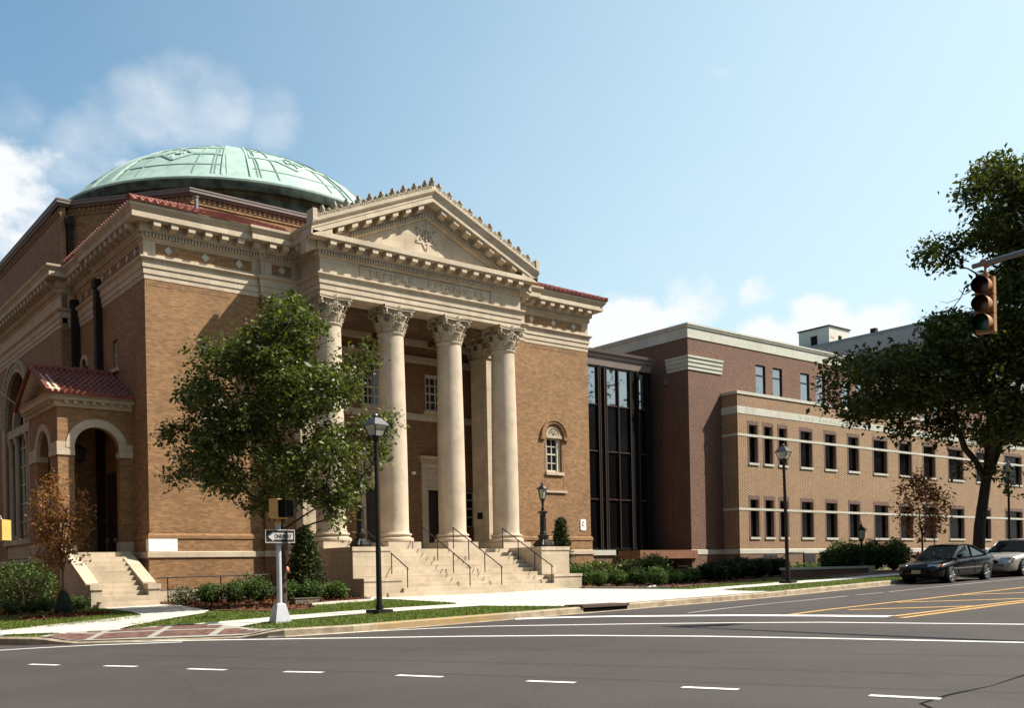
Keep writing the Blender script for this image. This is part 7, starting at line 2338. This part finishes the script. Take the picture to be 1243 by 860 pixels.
def occluder_building(name, label, x0, x1, y0, y1, h, face, mat):
    """plain building added out of view to block sky light; some show in reflections"""
    zb = road(max(-40, x0), 0)
    t = thing(name, label, 'building', ((x0 + x1) / 2, (y0 + y1) / 2, zb))
    z1 = zb + h
    mb = MB()
    if face == 'N':
        O, U, Nn, L_ = (x1, y1), (-1, 0), (0, 1), x1 - x0
    else:
        O, U, Nn, L_ = (x1, y0), (0, 1), (1, 0), y1 - y0
    k = int(L_ / 5); ops = []
    for i in range(k):
        u = (i + .5) * L_ / k
        for f in range(int(h / 4.2)): ops.append((u - .7, u + .7, zb + 1.1 + f * 4, zb + 3.2 + f * 4))
    wall_panel(mb, O, U, Nn, L_, zb - 1, z1, ops, .2)
    if face == 'N':
        mb.face((x0, y0, zb - 1), (x0, y1, zb - 1), (x0, y1, z1), (x0, y0, z1)); mb.face((x1, y0, zb - 1), (x1, y1, zb - 1), (x1, y1, z1), (x1, y0, z1)); mb.face((x0, y0, zb - 1), (x1, y0, zb - 1), (x1, y0, z1), (x0, y0, z1))
    else:
        mb.face((x0, y0, zb - 1), (x1, y0, zb - 1), (x1, y0, z1), (x0, y0, z1)); mb.face((x0, y1, zb - 1), (x1, y1, zb - 1), (x1, y1, z1), (x0, y1, z1)); mb.face((x0, y0, zb - 1), (x0, y1, zb - 1), (x0, y1, z1), (x0, y0, z1))
    mb.build('wall', mat, t)
    for o in ops:
        mb = MB(); wbox(mb, O, U, Nn, o[0], o[1], o[2], o[3], -.2, -.14); w = mb.build('window', M['glass_win'], t)
        mb = MB(); wbox(mb, O, U, Nn, o[0] - .1, o[1] + .1, o[2] - .15, o[2] - .002, -.1, .06); mb.build('sill', M['precast'], w)
    mb = MB(); mb.box(x0 - .2, x1 + .2, y0 - .2, y1 + .2, z1, z1 + .4); mb.build('roof', M['grey_wall'], t)
occluder_building('unseen_sky_blocker', 'added unseen red brick building on the left, blocking sky light from the flank', -32, -6.5, 16, 50, 24, 'E', M['brick_red'])  # these buildings are added out of view to cut sky light on the walls
occluder_building('unseen_sky_blocker', 'added unseen taller dark brick building further along on the left, blocking sky light', -34, -6.5, 54, 98, 27, 'E', M['brick_base'])
occluder_building('unseen_sky_blocker', 'added unseen dark brick building behind the corner, blocking low sky light', -36, 2, -36, -15, 23, 'N', M['brick_base'])
occluder_building('unseen_sky_blocker', 'added unseen long red brick building opposite, blocking low sky light', 8, 52, -38, -16, 24, 'N', M['brick_red'])
occluder_building('unseen_sky_blocker', 'added unseen brown brick building behind the tall street trees, blocking low sky light', 56, 112, -40, -18, 15, 'N', M['brick_base'])

def small_things():
    x0, x1 = 17.35, 18.95
    t = thing('storm_drain', 'storm drain inlet with an iron lid set in the kerb before the plaza', 'drain', (18.1, 18.7, road(18, 18.7)))
    mb = MB(); zr = road(18.1, 18.7)
    mb.box(x0, x1, 18.672, 18.90, zr + .012, zr + .115); mb.build('throat', M['dark_void'], t)
    mb = MB(); mb.box(x0 - .05, x1 + .05, 18.64, 19.35, zr + .118, zr + .185); mb.build('lid', mat_plain('rusty_iron', (.10, .055, .04), (.06, .035, .028), 12, .8), t)
    t = thing('wooden_box', 'small weathered wooden utility box in the mulch beside the street tree', 'box', (14.0, 27.0, .65))
    mb = MB(); z = ground(13.9, 27.0); mb.obox((13.75, 27.1), R(5), .42, .16, z - .05, z + .17); mb.build('body', mat_plain('grey_wood', (.20, .17, .12), (.13, .105, .075), 9, .9), t)
    mb = MB(); mb.obox((13.75, 27.1), R(5), .45, .18, z + .172, z + .20); mb.build('lid', mat_plain('grey_wood_lid', (.14, .12, .085), (.09, .075, .055), 9, .9), t)
    p = pix(347.5, 692, 31.5)
    t = thing('marker_post', 'thin pipe with an orange cap beside the street tree trunk', 'marker', (p.x, p.y, ground(p.x, p.y)))
    mb = MB(); g = ground(p.x, p.y); mb.tube([(p.x, p.y, g), (p.x, p.y, p.z - .1)], .03, 8); mb.build('pipe', M['pipe'], t)
    mb = MB(); mb.lathe([(.05, -.12), (.10, -.05), (.10, .04), (.05, .1)], (p.x, p.y, p.z), 10); mb.build('cap', M['orange'], t, True)
    p = pix(1115, 678, 50); g = ground(p.x, p.y)
    t = thing('fire_hydrant', 'small white and red fire hydrant behind the black car by the thin tree trunk', 'hydrant', (p.x, p.y, g))
    mb = MB(); mb.lathe([(.15, 0), (.15, .06), (.10, .08), (.10, .50), (.13, .52), (.13, .58)], (p.x, p.y, g), 12); mb.build('barrel', M['white'], t, True, 40)
    mb = MB(); mb.lathe([(.14, .58), (.12, .68), (.06, .76), (.03, .82)], (p.x, p.y, g), 12); mb.build('bonnet', M['tail_red'], t, True, 40)
    mb = MB(); mb.tube([(p.x - .17, p.y, g + .42), (p.x + .17, p.y, g + .42)], .05, 8); mb.build('outlet', M['white'], t)
small_things()

# ------------------------------------------------------------ cars
def make_car(name, label, x0, yc, L_, W, stations, house, wheels, paint, kind):
    z0 = road(x0 + L_ / 2, yc) ; slope = .0187 + .005
    t = thing(name, label, 'car', (0, 0, 0))
    secs = []
    mb = MB()
    for x, zb, zt, hw in stations:
        P_ = [(0, zt + .022), (hw * .5, zt + .016), (hw * .84, zt - .012), (hw * .955, zt - .07), (hw * .99, zt - .16), (hw, (zt + zb) / 2 + .02), (hw * .99, zb + .16), (hw * .95, zb + .05), (hw * .8, zb), (0, zb)]
        ring = P_ + [(-a, b) for a, b in reversed(P_[1:-1])]
        secs.append([(x, y, z) for y, z in ring])
    m = len(secs[0])
    mb.v = [p for s in secs for p in s]
    for i in range(len(secs) - 1):
        for k in range(m): mb.f.append((i * m + k, i * m + (k + 1) % m, (i + 1) * m + (k + 1) % m, (i + 1) * m + k))
    mb.f.append(tuple(range(m))); mb.f.append(tuple((len(secs) - 1) * m + k for k in reversed(range(m))))
    body = mb.build('body', paint, t, True, 42)
    # cabin: glass shell, roof panel, pillars
    base_f, base_r, rf, rr_, hb, hr = house['bf'], house['br'], house['rf'], house['rr'], house['hb'], house['hr']
    def side(s):
        return [(base_f[0], s * hb * .96, base_f[1]), (rf[0], s * hr, rf[1]), (house['rm'][0], s * hr * 1.02, house['rm'][1]), (rr_[0], s * hr * .98, rr_[1]), (base_r[0], s * hb * .92, base_r[1])]
    A, B = side(-1), side(1)
    bl = [(base_f[0] + (base_r[0] - base_f[0]) * k / 4, 0, 0) for k in range(5)]
    gl = MB()
    gl.face(A[0], A[1], B[1], B[0]); gl.face(A[3], A[4], B[4], B[3])
    for S in (A, B):
        s = -1 if S is A else 1
        mid = ((base_f[0] + base_r[0]) / 2, s * hb, (base_f[1] + base_r[1]) / 2 - .02)
        gl.face(S[0], S[1], S[2], mid); gl.face(mid, S[2], S[3], S[4])
    glass = gl.build('windows', M['glass_car'], t)
    rp = MB()
    n = 7
    for a, b in ((1, 2), (2, 3)):
        for k in range(n):
            u0, u1 = -1 + 2 * k / n, -1 + 2 * (k + 1) / n
            cr = lambda u: .03 * (1 - u * u)
            pa = lambda q, u: (q[0], abs(q[1]) * u * 1.015, q[2] + cr(u) + .012)
            rp.face(pa(B[a], u0), pa(B[a], u1), pa(B[b], u1), pa(B[b], u0))
    for S in (A, B):
        for a, b in ((1, 2), (2, 3)): rp.tube([S[a], S[b]], .026, 6)
    rp.build('roof', paint, t, True, 60)
    pl = MB()
    for S in (A, B):
        s = -1 if S is A else 1
        pl.tube([S[0], S[1]], .022, 6); pl.tube([S[3], S[4]], .05, 6)
        for bp in house['pillars']:
            k = (bp - base_f[0]) / (base_r[0] - base_f[0])
            topx = bp + house.get('rake', -.05)
            pl.tube([(bp, s * hb * .995, base_f[1] + (base_r[1] - base_f[1]) * k - .02), (topx, s * hr * 1.02, house['rm'][1] - .015)], .035, 6)
    for Pp in ((A[1], B[1]), (A[3], B[3])): pl.tube(Pp, .025, 6)
    pl.build('pillars', M['sig_black'] if kind == 'coupe' else paint, t)
    # wheels
    for wx, r_ in wheels:
        for s in (-1, 1):
            hw = W / 2
            arch = MB(); arch.tube([(wx, s * (hw - .2), r_ + .02), (wx, s * (hw + .004), r_ + .02)], r_ + .055, 28); arch.build('wheel_arch', M['sig_black'], t)
            ty = MB()
            V = []; nn = 28; pr = [(r_ * .66, -.02), (r_ * .92, -.03), (r_, -.0), (r_, .15), (r_ * .9, .19)]
            for rr, dy in pr:
                for k in range(nn): a = 2 * PI * k / nn; V.append((wx + rr * math.cos(a), s * (hw + .012 - dy), r_ + rr * math.sin(a)))
            ty.add(V, [(i * nn + k, i * nn + (k + 1) % nn, (i + 1) * nn + (k + 1) % nn, (i + 1) * nn + k) for i in range(len(pr) - 1) for k in range(nn)])
            w = ty.build('wheel', M['rubber'], t, True, 50)
            rm = MB(); y = s * (hw + .012)
            rm.tube([(wx, y - s * .03, r_), (wx, y - s * .012, r_)], r_ * .64, 24)
            for k in range(7):
                a = 2 * PI * k / 7; rm.tube([(wx + .05 * math.cos(a), y, r_ + .05 * math.sin(a)), (wx + r_ * .6 * math.cos(a), y - s * .006, r_ + r_ * .6 * math.sin(a))], [.03, .036], 5)
            rm.tube([(wx, y - s * .02, r_), (wx, y + s * .008, r_)], .055, 12)
            rm.tube([(wx + r_ * .62 * math.cos(i * PI / 12), y - s * .004, r_ + r_ * .62 * math.sin(i * PI / 12)) for i in range(25)], .018, 5)
            rm.build('rim', M['alloy'], w)
    # lamps, bumper slots, plate, mirrors, trim
    fx = stations[0][0]
    hl = stations[1]
    for s in (-1, 1):
        mb = MB()
        y1, y2 = s * W * .24, s * W * .43
        zc = house['lamp']
        mb.add([(fx + .03, y1, zc - .055), (fx + .17, y2, zc - .05), (fx + .30, s * W * .472, zc + .01), (fx + .30, s * W * .455, zc + .065), (fx + .16, y2, zc + .075), (fx + .07, y1, zc + .06), (fx + .34, y1, zc - .055), (fx + .4, y2, zc)], [(0, 1, 4, 5), (1, 2, 3, 4), (5, 4, 3, 7), (0, 5, 6), (6, 7, 3, 2, 1, 0)])
        mb.build('headlight', mat_headlight, t)
        mb = MB(); mb.box(fx + .27, fx + .37, s * W * .470 - .02, s * W * .470 + .02, zc - .03, zc + .05); mb.build('indicator', M['amber'], t)
        mb = MB(); mb.box(fx + L_ - .16, fx + L_ - .03, s * W * .33 - .14, s * W * .33 + .06, .70, .83); mb.build('tail_light', M['tail_red'], t)
        mb = MB(); mx = base_f[0] + .28; mb.tube([(mx, s * (hb + .02), base_f[1] + .05), (mx - .02, s * (hb + .16), base_f[1] + .10)], [.05, .075], 8); mb.tube([(mx - .02, s * (hb + .10), base_f[1] + .10), (mx - .02, s * (hb + .23), base_f[1] + .10)], .065, 8); mb.build('mirror', paint, t, True, 50)
        mb = MB(); mb.box(stations[3][0] + .55, fx + L_ - 1.3, s * (W / 2) - .012, s * (W / 2) + .012, .50, .54); mb.build('side_moulding', M['chrome'] if kind == 'coupe' else M['car_silver'], t)
        mb = MB()
        for dx in house['doors']: mb.box(dx - .006, dx + .006, s * (W / 2) - .008, s * (W / 2) + .004, .30, .84)
        mb.build('door_gap', M['sig_black'], t)
        mb = MB()
        for dx in house['handles']: mb.box(dx - .08, dx + .08, s * (W / 2) - .01, s * (W / 2) + .012, .76, .80)
        mb.build('door_handle', paint, t)
    mb = MB()
    if kind == 'coupe':
        mb.box(fx + .035, fx + .12, -.42, .42, .50, .56); mb.box(fx - .004, fx + .1, -.5, .5, .26, .36)
    else:
        mb.lathe([(.001, 0), (.2, 0), (.22, .05)], (0, 0, 0), 4) if False else None
        V = []
        for dx in (-.004, .12):
            for k in range(16): a = 2 * PI * k / 16; V.append((fx + dx, .40 * math.cos(a), .60 + .095 * math.sin(a)))
        mb.add(V, [tuple(range(16)), tuple(reversed(range(16, 32)))] + [(k, (k + 1) % 16, (k + 1) % 16 + 16, k + 16) for k in range(16)])
        for s in (-1, 1): mb.box(fx + .06, fx + .2, s * .62 - .1, s * .62 + .1, .36, .42)
    mb.build('grille', M['sig_black'], t)
    mb = MB(); mb.box(fx - .015, fx + .02, -.17, .17, .38, .50)
    mb.build('number_plate', M['plate'], t)
    mb = MB(); mb.tube([(base_f[0] - .02, -.5, base_f[1] + .03), (base_f[0] + .16, .1, base_f[1] + .12)], .012, 4); mb.tube([(base_f[0] - .02, .1, base_f[1] + .03), (base_f[0] + .16, .6, base_f[1] + .12)], .012, 4); mb.build('wiper', M['sig_black'], t)
    t.location = (x0, yc, road(x0, yc))
    t.rotation_euler = (0, -math.atan(slope), 0)
    return t
mat_headlight = mat_glass('headlight_glass', (.42, .45, .50), .9, .06)
mat_headlight.node_tree.nodes['Principled BSDF'].inputs['Metallic'].default_value = .45
coupe_st = [(0, .34, .55, .52), (.03, .26, .60, .64), (.12, .22, .655, .74), (.40, .20, .725, .81), (.95, .20, .80, .843), (1.4, .20, .875, .848), (2.1, .20, .90, .85), (3.0, .20, .925, .85), (3.6, .20, .955, .842), (3.95, .21, .965, .82), (4.25, .24, .94, .77), (4.40, .30, .84, .70), (4.45, .36, .70, .62)]
make_car('parked_car', 'black two-door coupe parked at the kerb, nearer of the two cars', 33.35, 18.42, 4.45, 1.70, coupe_st,
         dict(bf=(1.22, .87), rf=(2.02, 1.325), rm=(2.45, 1.355), rr=(2.95, 1.30), br=(3.82, .97), hb=.73, hr=.555, pillars=(2.62,), rake=.12, lamp=.635, doors=(1.42, 2.62), handles=(2.42,)), ((.88, .29), (3.50, .29)), M['car_black'], 'coupe')
sedan_st = [(0, .34, .62, .60), (.04, .26, .68, .72), (.16, .22, .74, .82), (.50, .20, .82, .89), (1.1, .20, .89, .925), (1.6, .20, .95, .93), (2.6, .20, .97, .93), (3.6, .20, .99, .93), (4.2, .20, 1.0, .915), (4.7, .22, .98, .88), (4.95, .27, .92, .80), (5.05, .36, .75, .70)]
make_car('parked_car', 'silver four-door sedan parked behind the black coupe, cut by the right edge', 38.85, 18.46, 5.05, 1.86, sedan_st,
         dict(bf=(1.42, .94), rf=(2.25, 1.40), rm=(2.85, 1.435), rr=(3.45, 1.38), br=(4.25, 1.0), hb=.80, hr=.60, pillars=(2.7, 3.5), rake=.02, lamp=.70, doors=(1.65, 2.72, 3.55), handles=(2.5, 3.35)), ((.98, .31), (3.76, .31)), M['car_silver'], 'sedan')
